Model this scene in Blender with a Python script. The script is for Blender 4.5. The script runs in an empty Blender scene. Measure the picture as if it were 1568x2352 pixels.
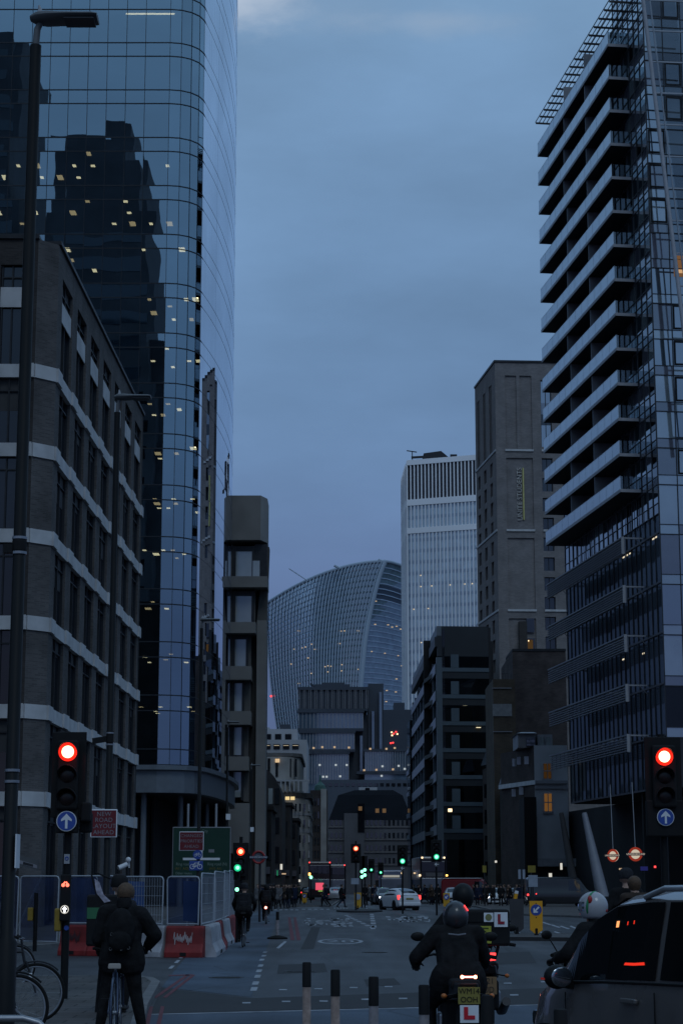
import bpy, bmesh, math, random
import numpy as np
from mathutils import Vector, Matrix
R = random.Random(11)
sc = bpy.context.scene
COL = sc.collection
V = Vector
F = 4400.0; TH = math.radians(11.02); H = 1.7
CT, ST = math.cos(TH), math.sin(TH)

# ---------------------------------------------------------------- survey of the place: photo bearings -> metres
def ray(x, y):
    u = (x-784)/F; v = (1176-y)/F
    return V((u, CT - v*ST, ST + v*CT))
def P(x, y, D):
    r = ray(x, y); t = D/r.y
    return V((r.x*t, D, H + r.z*t))
def G(x, y, z=0.0):
    r = ray(x, y); t = (z-H)/r.z
    return V((r.x*t, r.y*t, z))
def Xh(x, D): return (x-784)/F*D*CT
def ZY(y, D): return P(784, y, D).z

# ---------------------------------------------------------------- mesh builder
class MB:
    def __init__(s): s.v = []; s.f = []; s.m = []; s.mats = []
    def mi(s, mat):
        if mat not in s.mats: s.mats.append(mat)
        return s.mats.index(mat)
    def poly(s, pts, mat):
        b = len(s.v); s.v += [tuple(p) for p in pts]
        s.f.append(tuple(range(b, b+len(pts)))); s.m.append(s.mi(mat))
    def grid(s, rows, mat, closed=False):
        b = len(s.v); n = len(rows[0]); k = s.mi(mat)
        for r in rows: s.v += [tuple(p) for p in r]
        for i in range(len(rows)-1):
            for j in range(n if closed else n-1):
                a = b+i*n+j; c = b+i*n+(j+1) % n
                s.f.append((a, c, c+n, a+n)); s.m.append(k)
    def hexa(s, c, mat):
        # c: 8 corners, bottom 4 (ccw) then top 4
        b = len(s.v); s.v += [tuple(p) for p in c]; k = s.mi(mat)
        for q in ((3,2,1,0),(4,5,6,7),(0,1,5,4),(1,2,6,5),(2,3,7,6),(3,0,4,7)):
            s.f.append(tuple(b+i for i in q)); s.m.append(k)
    def box(s, x0, x1, y0, y1, z0, z1, mat):
        s.hexa([(x0,y0,z0),(x1,y0,z0),(x1,y1,z0),(x0,y1,z0),(x0,y0,z1),(x1,y0,z1),(x1,y1,z1),(x0,y1,z1)], mat)
    def fbox(s, fr, s0, s1, n0, n1, z0, z1, mat):
        p = fr.pt
        s.hexa([p(s0,n1,z0),p(s1,n1,z0),p(s1,n0,z0),p(s0,n0,z0),p(s0,n1,z1),p(s1,n1,z1),p(s1,n0,z1),p(s0,n0,z1)], mat)
    def bar(s, a, b, w, h, mat, up=V((0,0,1))):
        a, b = V(a), V(b); d = (b-a).normalized()
        x = d.cross(up)
        if x.length < 1e-5: x = d.cross(V((0,1,0)))
        x.normalize(); u = x.cross(d).normalized()
        x *= w/2; u *= h/2
        s.hexa([a-x-u, b-x-u, b+x-u, a+x-u, a-x+u, b-x+u, b+x+u, a+x+u], mat)
    def tube(s, pts, r, mat, n=8, cap=True):
        pts = [V(p) for p in pts]; m = len(pts)
        rs = r if isinstance(r, (list, tuple)) else [r]*m
        rows = []; ref = None
        for i, p in enumerate(pts):
            d = (pts[min(i+1, m-1)] - pts[max(i-1, 0)]).normalized()
            if ref is None:
                ref = V((0,0,1)) if abs(d.z) < .9 else V((1,0,0))
            x = (ref - d*ref.dot(d)).normalized(); y = d.cross(x); ref = x
            rows.append([p + (x*math.cos(2*math.pi*k/n) + y*math.sin(2*math.pi*k/n))*rs[i] for k in range(n)])
        s.grid(rows, mat, True)
        if cap:
            s.poly(list(reversed(rows[0])), mat); s.poly(rows[-1], mat)
    def lathe(s, prof, c, mat, n=16, ax=(0,0,1)):
        # prof: (radius, distance along axis)
        a = V(ax).normalized(); x = a.orthogonal().normalized(); y = a.cross(x); c = V(c)
        rows = [[c + a*z + (x*math.cos(2*math.pi*k/n)+y*math.sin(2*math.pi*k/n))*max(r, 1e-4) for k in range(n)] for r, z in prof]
        s.grid(rows, mat, True)
        s.poly(list(reversed(rows[0])), mat); s.poly(rows[-1], mat)
    def torus(s, c, R0, r, mat, ax=(1,0,0), n=32, m=8, a0=0, a1=2*math.pi):
        a = V(ax).normalized(); x = a.orthogonal().normalized(); y = a.cross(x); c = V(c)
        full = abs(a1-a0-2*math.pi) < 1e-6
        rows = []
        for i in range(n+1):
            t = a0+(a1-a0)*i/n; d = x*math.cos(t)+y*math.sin(t)
            rows.append([c + d*(R0+r*math.cos(2*math.pi*k/m)) + a*(r*math.sin(2*math.pi*k/m)) for k in range(m)])
        s.grid(rows, mat, True)
    def extr(s, pts, d, mat):
        # closed polygon pts extruded by vector d
        pts = [V(p) for p in pts]; d = V(d); q = [p+d for p in pts]
        s.poly(list(reversed(pts)), mat); s.poly(q, mat)
        n = len(pts)
        for i in range(n):
            j = (i+1) % n
            s.poly([pts[i], pts[j], q[j], q[i]], mat)
    def ball(s, c, r, mat, sc_=(1,1,1), n=16, m=10, M=None):
        rows = []
        for i in range(m+1):
            t = math.pi*i/m
            row = []
            for k in range(n):
                p = V((math.sin(t)*math.cos(2*math.pi*k/n)*r*sc_[0], math.sin(t)*math.sin(2*math.pi*k/n)*r*sc_[1], -math.cos(t)*r*sc_[2]))
                if M: p = M @ p
                row.append(V(c)+p)
            rows.append(row)
        s.grid(rows, mat, True)
    def build(s, name, parent=None, smooth=None, world=False, bevel=0):
        me = bpy.data.meshes.new(name)
        me.from_pydata(s.v, [], s.f)
        for m in s.mats: me.materials.append(m)
        me.polygons.foreach_set('material_index', s.m)
        me.validate(); me.update()
        if smooth is not None:
            me.polygons.foreach_set('use_smooth', [True]*len(me.polygons))
            bm = bmesh.new(); bm.from_mesh(me)
            bmesh.ops.remove_doubles(bm, verts=bm.verts, dist=1e-5)
            bmesh.ops.recalc_face_normals(bm, faces=bm.faces)
            bm.to_mesh(me); bm.free()
            me.set_sharp_from_angle(angle=math.radians(smooth))
        o = bpy.data.objects.new(name, me); COL.objects.link(o)
        if parent:
            o.parent = parent
            if world: o.matrix_parent_inverse = base_matrix(parent).inverted()
        if bevel:
            b = o.modifiers.new('bevel', 'BEVEL'); b.width = bevel; b.segments = 2; b.limit_method = 'ANGLE'
        return o
def base_matrix(o):
    m = Matrix.LocRotScale(o.location, o.rotation_euler, o.scale)
    if o.parent: m = base_matrix(o.parent) @ o.matrix_parent_inverse @ m
    return m
class Fr:
    """a facade: origin on the ground, s along the wall, n outward"""
    def __init__(f, a, b):
        f.o = V((a[0], a[1], 0)); d = V((b[0]-a[0], b[1]-a[1], 0)); f.L = d.length; f.s = d.normalized()
        f.n = V((f.s.y, -f.s.x, 0))
    def pt(f, s, n, z): return f.o + f.s*s + f.n*n + V((0,0,z))
def tag(o, label=None, cat=None, group=None, kind=None):
    if label: o['label'] = label
    if cat: o['category'] = cat
    if group: o['group'] = group
    if kind: o['kind'] = kind
    return o
def thing(name, label, cat, loc=(0,0,0), rz=0, group=None):
    o = bpy.data.objects.new(name, None); COL.objects.link(o); o.empty_display_size = .3
    o.location = loc; o.rotation_euler = (0,0,rz)
    return tag(o, label, cat, group)
def kids(o): return [c for c in bpy.data.objects if c.parent == o]
def dup(root, loc, rz=0, label=None, group=None, scale=None):
    r = root.copy(); COL.objects.link(r); r.location = loc; r.rotation_euler = (0,0,rz)
    if scale: r.scale = scale
    if label: r['label'] = label
    if group: r['group'] = group
    for ch in kids(root):
        c = ch.copy(); COL.objects.link(c); c.parent = r
        for g in kids(ch):
            d = g.copy(); COL.objects.link(d); d.parent = c
    return r
def struct(name, mb, **k):
    return tag(mb.build(name, **k), kind='structure')
_fonts = {}
def text(name, body, size, mat, parent, M, align='CENTER', spacing=1.0, ext=.002, sx=1.0):
    cu = bpy.data.curves.new(name, 'FONT'); cu.body = body; cu.size = size; cu.align_x = align; cu.align_y = 'CENTER'
    cu.space_character = spacing; cu.extrude = ext; cu.resolution_u = 3
    t = bpy.data.objects.new('tmp', cu); COL.objects.link(t)
    dg = bpy.context.evaluated_depsgraph_get()
    me = bpy.data.meshes.new_from_object(t.evaluated_get(dg)); bpy.data.objects.remove(t)
    me.name = name
    me.transform(M @ Matrix.Diagonal((sx,1,1,1))); me.materials.clear(); me.materials.append(mat)
    o = bpy.data.objects.new(name, me); COL.objects.link(o); o.parent = parent
    return o
# text basis: x right, y up, facing the camera side (-Y)
def TM(x, y, z, rz=0): return Matrix.Translation((x,y,z)) @ Matrix.Rotation(rz,4,'Z') @ Matrix.Rotation(math.pi/2,4,'X')

# ---------------------------------------------------------------- materials
def _nt(name):
    m = bpy.data.materials.new(name); m.use_nodes = True
    nt = m.node_tree; nt.nodes.clear()
    return m, nt, nt.nodes.new
def L(nt, a, b): nt.links.new(a, b)
MC = {}
def mat(name, col, rough=.6, metal=0.0, var=.18, scale=2.0, spec=.4, bump=0.0, coat=0.0, detail=4, bscale=None):
    if name in MC: return MC[name]
    m, nt, N = _nt(name)
    out = N('ShaderNodeOutputMaterial'); b = N('ShaderNodeBsdfPrincipled'); L(nt, b.outputs[0], out.inputs[0])
    tc = N('ShaderNodeTexCoord'); no = N('ShaderNodeTexNoise'); no.inputs['Scale'].default_value = scale; no.inputs['Detail'].default_value = detail
    L(nt, tc.outputs['Object'], no.inputs['Vector'])
    r = N('ShaderNodeValToRGB'); e = r.color_ramp.elements
    e[0].position = .3; e[1].position = .7
    e[0].color = (*[c*(1-var) for c in col], 1); e[1].color = (*[min(1, c*(1+var)) for c in col], 1)
    L(nt, no.outputs['Fac'], r.inputs['Fac']); L(nt, r.outputs[0], b.inputs['Base Color'])
    mp = N('ShaderNodeMapRange'); mp.inputs['To Min'].default_value = rough*.85; mp.inputs['To Max'].default_value = min(1, rough*1.15)
    L(nt, no.outputs['Fac'], mp.inputs['Value']); L(nt, mp.outputs[0], b.inputs['Roughness'])
    b.inputs['Metallic'].default_value = metal; b.inputs['Specular IOR Level'].default_value = spec
    b.inputs['Coat Weight'].default_value = coat; b.inputs['Coat Roughness'].default_value = .04
    if bump:
        bp = N('ShaderNodeBump'); bp.inputs['Strength'].default_value = bump; bp.inputs['Distance'].default_value = .02
        n2 = N('ShaderNodeTexNoise'); n2.inputs['Scale'].default_value = bscale or scale*12; L(nt, tc.outputs['Object'], n2.inputs['Vector'])
        L(nt, n2.outputs['Fac'], bp.inputs['Height']); L(nt, bp.outputs[0], b.inputs['Normal'])
    MC[name] = m; return m
def emit(name, col, s, back=None):
    if name in MC: return MC[name]
    m, nt, N = _nt(name)
    out = N('ShaderNodeOutputMaterial'); e = N('ShaderNodeEmission')
    e.inputs[0].default_value = (*col, 1); e.inputs[1].default_value = s
    L(nt, e.outputs[0], out.inputs[0]); MC[name] = m; return m
def brick(name, c1, c2, mortar, d, bw=.225, rh=.075, ms=.012, rough=.85, var=.25):
    m, nt, N = _nt(name)
    out = N('ShaderNodeOutputMaterial'); b = N('ShaderNodeBsdfPrincipled'); L(nt, b.outputs[0], out.inputs[0])
    tc = N('ShaderNodeTexCoord'); dt = N('ShaderNodeVectorMath'); dt.operation = 'DOT_PRODUCT'; dt.inputs[1].default_value = (d[0], d[1], 0)
    sx = N('ShaderNodeSeparateXYZ'); cb = N('ShaderNodeCombineXYZ')
    L(nt, tc.outputs['Object'], dt.inputs[0]); L(nt, tc.outputs['Object'], sx.inputs[0])
    L(nt, dt.outputs['Value'], cb.inputs[0]); L(nt, sx.outputs[2 if len(d) == 2 else 1], cb.inputs[1])
    br = N('ShaderNodeTexBrick'); br.inputs['Scale'].default_value = 1; br.inputs['Brick Width'].default_value = bw; br.inputs['Row Height'].default_value = rh
    br.inputs['Mortar Size'].default_value = ms; br.inputs['Color1'].default_value = (*c1,1); br.inputs['Color2'].default_value = (*c2,1); br.inputs['Mortar'].default_value = (*mortar,1)
    L(nt, cb.outputs[0], br.inputs['Vector'])
    no = N('ShaderNodeTexNoise'); no.inputs['Scale'].default_value = .6; no.inputs['Detail'].default_value = 6; L(nt, tc.outputs['Object'], no.inputs['Vector'])
    mp = N('ShaderNodeMapRange'); mp.inputs['To Min'].default_value = 1-var; mp.inputs['To Max'].default_value = 1+var; mp.inputs['From Min'].default_value = .3; mp.inputs['From Max'].default_value = .7
    L(nt, no.outputs['Fac'], mp.inputs['Value'])
    mx = N('ShaderNodeVectorMath'); mx.operation = 'SCALE'; L(nt, br.outputs['Color'], mx.inputs[0]); L(nt, mp.outputs[0], mx.inputs['Scale'])
    L(nt, mx.outputs[0], b.inputs['Base Color']); b.inputs['Roughness'].default_value = rough; b.inputs['Specular IOR Level'].default_value = .2
    return m
def glass(name, tint=(.3,.36,.4), base=.18, rough=.015, refl=(.9,.95,1), wav=.0, wscale=.25):
    """thin coated facade glass: see-through plus mirror reflection"""
    m, nt, N = _nt(name)
    out = N('ShaderNodeOutputMaterial'); mx = N('ShaderNodeMixShader'); t = N('ShaderNodeBsdfTransparent'); g = N('ShaderNodeBsdfGlossy')
    t.inputs[0].default_value = (*tint,1); g.inputs[0].default_value = (*refl,1); g.inputs['Roughness'].default_value = rough
    fr = N('ShaderNodeFresnel'); fr.inputs[0].default_value = 1.5
    mp = N('ShaderNodeMapRange'); mp.inputs['From Min'].default_value = .04; mp.inputs['From Max'].default_value = 1; mp.inputs['To Min'].default_value = base; mp.inputs['To Max'].default_value = 1
    L(nt, fr.outputs[0], mp.inputs['Value']); L(nt, mp.outputs[0], mx.inputs[0]); L(nt, t.outputs[0], mx.inputs[1]); L(nt, g.outputs[0], mx.inputs[2])
    if wav:
        tc = N('ShaderNodeTexCoord'); no = N('ShaderNodeTexNoise'); no.inputs['Scale'].default_value = wscale; no.inputs['Detail'].default_value = 1
        L(nt, tc.outputs['Object'], no.inputs['Vector'])
        bp = N('ShaderNodeBump'); bp.inputs['Strength'].default_value = 1; bp.inputs['Distance'].default_value = wav
        L(nt, no.outputs['Fac'], bp.inputs['Height']); L(nt, bp.outputs[0], g.inputs['Normal'])
    L(nt, mx.outputs[0], out.inputs[0]); return m
def dglass(name, col=(.012,.014,.018), base=.1, rough=.03, refl=(.85,.92,1)):
    """window glass with nothing visible behind it"""
    m, nt, N = _nt(name)
    out = N('ShaderNodeOutputMaterial'); mx = N('ShaderNodeMixShader'); t = N('ShaderNodeBsdfDiffuse'); g = N('ShaderNodeBsdfGlossy')
    tc = N('ShaderNodeTexCoord'); no = N('ShaderNodeTexNoise'); no.inputs['Scale'].default_value = .35; L(nt, tc.outputs['Object'], no.inputs['Vector'])
    r = N('ShaderNodeValToRGB'); r.color_ramp.elements[0].color = (*[c*.5 for c in col],1); r.color_ramp.elements[1].color = (*[c*1.6 for c in col],1)
    L(nt, no.outputs['Fac'], r.inputs[0]); L(nt, r.outputs[0], t.inputs[0])
    g.inputs[0].default_value = (*refl,1); g.inputs['Roughness'].default_value = rough
    fr = N('ShaderNodeFresnel'); fr.inputs[0].default_value = 1.5
    mp = N('ShaderNodeMapRange'); mp.inputs['From Min'].default_value = .04; mp.inputs['To Min'].default_value = base; mp.inputs['To Max'].default_value = 1
    L(nt, fr.outputs[0], mp.inputs['Value']); L(nt, mp.outputs[0], mx.inputs[0]); L(nt, t.outputs[0], mx.inputs[1]); L(nt, g.outputs[0], mx.inputs[2])
    L(nt, mx.outputs[0], out.inputs[0]); return m

BLACK = mat('black paint', (.008,.0085,.009), .5, var=.2, scale=5, spec=.2)
BLACKM = mat('matt black plastic', (.012,.012,.013), .75, var=.25, scale=6, spec=.2)
RUBBER = mat('rubber', (.013,.013,.013), .85, var=.2, scale=8, spec=.15)
STEEL = mat('galvanised steel', (.30,.31,.33), .4, .8, var=.15, scale=9)
CHROME = mat('chrome', (.6,.6,.62), .15, 1, var=.05)
ALU = mat('grey aluminium', (.28,.3,.33), .45, .5, var=.1, scale=1)
DKMETAL = mat('dark window metal', (.03,.032,.036), .45, .3, var=.2)
WHITEP = mat('white paint', (.75,.76,.78), .5, var=.08, scale=3)
GREYP = mat('grey paint', (.3,.31,.33), .5, var=.12)
REDP = mat('red plastic', (.42,.035,.025), .5, var=.2, scale=4)
REDSIGN = mat('red sign sheet', (.14,.012,.018), .45, var=.06)
YELP = mat('yellow plastic', (.26,.17,.02), .5, var=.15, scale=4)
AMBER = mat('amber yellow sign sheet', (.80,.36,.015), .4, var=.06)
BLUESIGN = mat('blue sign sheet', (.03,.075,.32), .4, var=.06)
GREENSIGN = mat('green sign sheet', (.006,.04,.024), .45, var=.08)
CONC = mat('concrete', (.2,.195,.19), .85, var=.2, scale=.7, bump=.15)
DARKIN = mat('dark interior', (.02,.02,.022), .9, var=.5, scale=.25)
FLOORIN = mat('dim office floor', (.05,.05,.05), .9, var=.4, scale=.3)
E_RED = emit('red signal light', (1,.03,.015), 5)
E_REDHOT = emit('red signal light centre', (1,.28,.16), 9)
E_REDGLOW = emit('red signal light edge', (1,.02,.01), 1.6)
E_GREEN = emit('green signal light', (.12,1,.55), 7)
E_TAIL = emit('red tail light', (1,.05,.05), 2.6)
E_TAILHOT = emit('bright red brake light', (1,.25,.2), 6)
E_WHITE = emit('white headlight', (.95,.95,1), 8)
E_AMB = emit('amber light', (1,.5,.1), 5)
E_OFF = emit('office ceiling light', (1,.84,.5), 2.6)
E_WARM = emit('warm small light', (1,.72,.4), 2.2)
E_WIN = emit('lit window blind', (.9,.5,.2), .25)
# ================================================================ camera, sky, light
cam = bpy.data.cameras.new('camera'); co = bpy.data.objects.new('camera', cam); COL.objects.link(co); sc.camera = co
cam.sensor_fit = 'VERTICAL'; cam.sensor_height = 36; cam.sensor_width = 24; cam.lens = F/2352*36
cam.clip_end = 6000; cam.clip_start = .2
co.location = (0,0,H); co.rotation_euler = (math.pi/2+TH, 0, 0)
sc.view_settings.view_transform = 'Standard'; sc.view_settings.look = 'None'; sc.view_settings.exposure = 0
sc.render.engine = 'CYCLES'; sc.cycles.max_bounces = 8; sc.cycles.glossy_bounces = 4; sc.cycles.transparent_max_bounces = 12
sc.cycles.diffuse_bounces = 2; sc.cycles.use_denoising = True; sc.cycles.sample_clamp_indirect = 3; sc.cycles.caustics_reflective = False
w = bpy.data.worlds.new('World'); sc.world = w; w.use_nodes = True
nt = w.node_tree; nt.nodes.clear(); N = nt.nodes.new
out = N('ShaderNodeOutputWorld'); tc = N('ShaderNodeTexCoord'); sx = N('ShaderNodeSeparateXYZ'); L(nt, tc.outputs['Generated'], sx.inputs[0])
ramp = N('ShaderNodeValToRGB'); ramp.color_ramp.interpolation = 'B_SPLINE'
el = ramp.color_ramp.elements
el[0].position = .0; el[0].color = (.075,.115,.245,1)
el[1].position = 1; el[1].color = (.19,.31,.49,1)
for p, c in ((.10,(.082,.118,.243)),(.16,(.10,.155,.298)),(.22,(.126,.216,.376)),(.30,(.147,.257,.434)),(.40,(.168,.290,.470)),(.46,(.185,.32,.50)),(.6,(.20,.338,.505))):
    e = el.new(p); e.color = (*c,1)
L(nt, sx.outputs[2], ramp.inputs[0])
# soft cloud banks
mapn = N('ShaderNodeMapping'); mapn.inputs['Scale'].default_value = (1.6,1.6,4.2); L(nt, tc.outputs['Generated'], mapn.inputs[0])
n1 = N('ShaderNodeTexNoise'); n1.inputs['Scale'].default_value = 2.1; n1.inputs['Detail'].default_value = 7; n1.inputs['Roughness'].default_value = .55; L(nt, mapn.outputs[0], n1.inputs['Vector'])
mr = N('ShaderNodeMapRange'); mr.inputs['From Min'].default_value = .3; mr.inputs['From Max'].default_value = .7; mr.inputs['To Min'].default_value = .80; mr.inputs['To Max'].default_value = 1.2
L(nt, n1.outputs[0], mr.inputs[0])
vm = N('ShaderNodeVectorMath'); vm.operation = 'SCALE'; L(nt, ramp.outputs[0], vm.inputs[0]); L(nt, mr.outputs[0], vm.inputs['Scale'])
cur = vm.outputs[0]
# thin bright breaks in the cloud
n2 = N('ShaderNodeTexNoise'); n2.inputs['Scale'].default_value = 9; n2.inputs['Detail'].default_value = 7; n2.inputs['Roughness'].default_value = .6; L(nt, mapn.outputs[0], n2.inputs['Vector'])
def brk(px, py, rx, ry, amp, col):
    global cur
    d = ray(px, py).normalized()
    s = N('ShaderNodeVectorMath'); s.operation = 'SUBTRACT'; s.inputs[1].default_value = d; L(nt, tc.outputs['Generated'], s.inputs[0])
    m = N('ShaderNodeVectorMath'); m.operation = 'MULTIPLY'; m.inputs[1].default_value = (F/rx, F/ry*.5, F/ry); L(nt, s.outputs[0], m.inputs[0])
    ln = N('ShaderNodeVectorMath'); ln.operation = 'LENGTH'; L(nt, m.outputs[0], ln.inputs[0])
    ad = N('ShaderNodeMath'); ad.operation = 'MULTIPLY_ADD'; ad.inputs[1].default_value = -2.6; L(nt, n2.outputs[0], ad.inputs[0]); L(nt, ln.outputs['Value'], ad.inputs[2])
    r2 = N('ShaderNodeMapRange'); r2.interpolation_type = 'SMOOTHERSTEP'; r2.inputs['From Min'].default_value = .35; r2.inputs['From Max'].default_value = -1.5; r2.inputs['To Max'].default_value = amp; L(nt, ad.outputs[0], r2.inputs[0])
    mx = N('ShaderNodeMix'); mx.data_type = 'RGBA'; mx.inputs['B'].default_value = (*col,1); L(nt, r2.outputs[0], mx.inputs['Factor']); L(nt, cur, mx.inputs['A']); cur = mx.outputs['Result']
brk(540, -20, 120, 75, 1.0, (.46,.54,.66)); brk(990, 50, 200, 30, .6, (.29,.39,.53)); brk(760, 20, 300, 50, .25, (.26,.37,.52))
sky = N('ShaderNodeTexSky'); sky.sky_type = 'NISHITA'; sky.sun_disc = False; sky.sun_elevation = math.radians(4); sky.sun_rotation = math.radians(200); sky.dust_density = 1; sky.ozone_density = 3
bg1 = N('ShaderNodeBackground'); bg1.inputs[1].default_value = 1.0; L(nt, cur, bg1.inputs[0])
bg2 = N('ShaderNodeBackground'); bg2.inputs[1].default_value = .006; L(nt, sky.outputs[0], bg2.inputs[0])
ad2 = N('ShaderNodeAddShader'); L(nt, bg1.outputs[0], ad2.inputs[0]); L(nt, bg2.outputs[0], ad2.inputs[1]); L(nt, ad2.outputs[0], out.inputs[0])
sun = bpy.data.lights.new('sun', 'SUN'); sun.energy = .36; sun.angle = math.radians(20); sun.color = (.78,.9,1)
so = bpy.data.objects.new('sun', sun); COL.objects.link(so); so.rotation_euler = (math.radians(40), 0, math.radians(12))

# ================================================================ ground, road, markings
def asphalt(name, c, rough):
    m, nt, N = _nt(name); out = N('ShaderNodeOutputMaterial'); b = N('ShaderNodeBsdfPrincipled'); L(nt, b.outputs[0], out.inputs[0]); tc = N('ShaderNodeTexCoord')
    def noise(sc_, stretch=None, det=6):
        n = N('ShaderNodeTexNoise'); n.inputs['Scale'].default_value = sc_; n.inputs['Detail'].default_value = det
        if stretch: mp = N('ShaderNodeMapping'); mp.inputs['Scale'].default_value = stretch; L(nt, tc.outputs['Object'], mp.inputs[0]); L(nt, mp.outputs[0], n.inputs['Vector'])
        else: L(nt, tc.outputs['Object'], n.inputs['Vector'])
        return n.outputs['Fac']
    def rng(f, a, c_, lo=.3, hi=.7):
        r = N('ShaderNodeMapRange'); r.inputs['From Min'].default_value = lo; r.inputs['From Max'].default_value = hi; r.inputs['To Min'].default_value = a; r.inputs['To Max'].default_value = c_; L(nt, f, r.inputs[0]); return r.outputs[0]
    def mul(a, c_): q = N('ShaderNodeMath'); q.operation = 'MULTIPLY'; L(nt, a, q.inputs[0]); L(nt, c_, q.inputs[1]); return q.outputs[0]
    f = mul(rng(noise(.35), .65, 1.35), rng(noise(1.0, (.9,.05,1)), .72, 1.25)); f = mul(f, rng(noise(30, None, 3), .75, 1.25)); 
    vo = N('ShaderNodeTexVoronoi'); vo.feature = 'DISTANCE_TO_EDGE'; vo.inputs['Scale'].default_value = .22; L(nt, tc.outputs['Object'], vo.inputs['Vector']); f = mul(f, rng(vo.outputs[0], .55, 1.0, 0, .012))
    v = N('ShaderNodeVectorMath'); v.operation = 'SCALE'; v.inputs[0].default_value = c; L(nt, f, v.inputs['Scale']); L(nt, v.outputs[0], b.inputs['Base Color'])
    L(nt, rng(noise(.8, (.9,.06,1)), rough*.75, rough*1.2), b.inputs['Roughness']); b.inputs['Specular IOR Level'].default_value = .4
    bp = N('ShaderNodeBump'); bp.inputs['Strength'].default_value = .5; bp.inputs['Distance'].default_value = .01; L(nt, noise(60, None, 2), bp.inputs['Height']); L(nt, bp.outputs[0], b.inputs['Normal']); return m
ASPH = asphalt('worn asphalt', (.046,.048,.053), .6)
ASPH2 = mat('dark patched asphalt', (.026,.026,.028), .75, var=.3, scale=.8, bump=.4, detail=8)
BLUEA = asphalt('blue cycle lane surfacing', (.053,.073,.102), .7)
LINE = mat('worn white road paint', (.30,.32,.35), .7, var=.45, scale=6, detail=8)
REDL = mat('worn red road paint', (.13,.03,.038), .7, var=.3, scale=6, detail=8)
PAVE = brick('footway paving slabs', (.085,.082,.08), (.105,.10,.097), (.035,.035,.035), (1,0,0), .6, .45, .015, .8, .2)
KERB = mat('granite kerb', (.15,.15,.15), .8, var=.25, scale=3)
g = MB()
for i in range(-20, 20):
    pass
g.poly([(-2500,-300,-.12),(2500,-300,-.12),(2500,5200,-.12),(-2500,5200,-.12)], mat('city ground', (.07,.07,.07), .9, var=.3, scale=.02))
struct('ground', g)
rd = MB(); xs = [-60,-30,-15,0,15,30,60,110]; ys = [-40,0,20,40,60,90,130,180,260,420,700]
for a, b in zip(xs, xs[1:]):
    for c, d in zip(ys, ys[1:]): rd.poly([(a,c,0),(b,c,0),(b,d,0),(a,d,0)], ASPH)
struct('road', rd)
def decal(name, polys, m, z=.004):
    b = MB()
    for pl in polys: b.poly([(p.x,p.y,z) for p in pl], m)
    return struct(name, b)
def gp(*pts): return [G(x,y) for x, y in pts]
def ccw(pl):
    a = sum(pl[i].x*pl[(i+1)%len(pl)].y - pl[(i+1)%len(pl)].x*pl[i].y for i in range(len(pl)))
    return pl if a > 0 else pl[::-1]
decal('cycle_lane', [ccw(gp((372,2268),(404,2226),(436,2189),(500,2155),(548,2112),(600,2091),(640,2091),(628,2135),(606,2196),(578,2291)))], BLUEA)
decal('cycle_box', [ccw(gp((300,2332),(1330,2307),(1700,2300),(1700,2520),(120,2520),(120,2420)))], BLUEA)
decal('road_patch', [ccw(gp((372,2270),(578,2293),(1300,2268),(1300,2305),(345,2328)))], ASPH2, .003)
def strip(p, q, w):
    d = (q-p); d.z = 0; n = V((-d.y, d.x, 0)).normalized()*(w/2)
    return [p-n, q-n, q+n, p+n]
def dash(x, y, wx, hy): return ccw(gp((x-wx/2,y-hy/2),(x+wx/2,y-hy/2),(x+wx/2,y+hy/2),(x-wx/2,y+hy/2)))
wl = []
wl.append(ccw(strip(G(342,2331), G(1700,2297), .12)))
for x, y in ((650,2274),(731,2272),(812,2269),(892,2267),(1165,2259),(1250,2256)): wl.append(dash(x, y, 18, 2.6))
for x, y in ((566,2304),(657,2301),(743,2300),(839,2296),(925,2294),(1085,2289),(1180,2286)): wl.append(dash(x, y, 19, 3))
for i in range(8):
    zx, zy = ((180,1187),(190,1150),(203,1107),(212,1073),(222,1040),(230,1003),(243,978),(250,955))[i]
    x, y = 516.8+.3664*zx, 1837.4+.3664*zy; s = 15-i*.9; h = 8.5-i*.9
    wl.append(ccw(gp((x-s/2-1,y+h/2),(x+s/2-1,y+h/2),(x+s/2+2,y-h/2),(x-s/2+2,y-h/2))))
wl.append(ccw(gp((634,2178),(641,2179),(659,2163),(653,2162))))
for x, y in ((394,2221.5),(407,2208.7),(418,2197.7),(432,2190.8)):
    wl.append(ccw(gp((x-8,y+4),(x+1,y+4),(x+8,y-3),(x,y-3))))
# hatched wedge in front of the refuge
a0, a1 = G(793,2102), G(850,2129); b0, b1 = G(853,2099), G(859,2133)
for p, q, n in ((a0,a1,7),(b0,b1,6)):
    for i in range(n): wl.append(ccw(strip(p.lerp(q,(i+.1)/n), p.lerp(q,(i+.75)/n), .22)))
wl.append(ccw(gp((848,2130),(858,2126),(862,2134),(853,2135))))
# lane dashes beyond the island
for x, y, a in ((1255,2122,25),(1275,2128,25),(1296,2131,24),(1262,2146,22),(1283,2144,26),(1240,2141,18),(1317,2131,20),(1190,2143,16)):
    wl.append(ccw(gp((x-a/2,y-3),(x-a/2+4,y-4.6),(x+a/2,y+2.4),(x+a/2-5,y+3.6))))
for i in range(7):
    y = 2087-i*4.6; wl.append(dash(842-i*1.3, y, 3.2, 1.4))
for x0, x1, y in ((627,688,2090),(690,760,2088.5),(765,800,2086)):
    for k in range(5): wl.append(dash(x0+(x1-x0)*(k+.5)/5, y, (x1-x0)/9, 1.6))
wl.append(ccw(gp((1132,2126),(1158,2124),(1166,2130),(1150,2132))))
decal('road_line', wl, LINE, .006)
rl = []
for x0, x1 in ((664,672),(677,686)):
    p, q = G(x0,2107), G(x1,2160); rl.append(ccw(strip(p, q, .13)))
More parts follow.
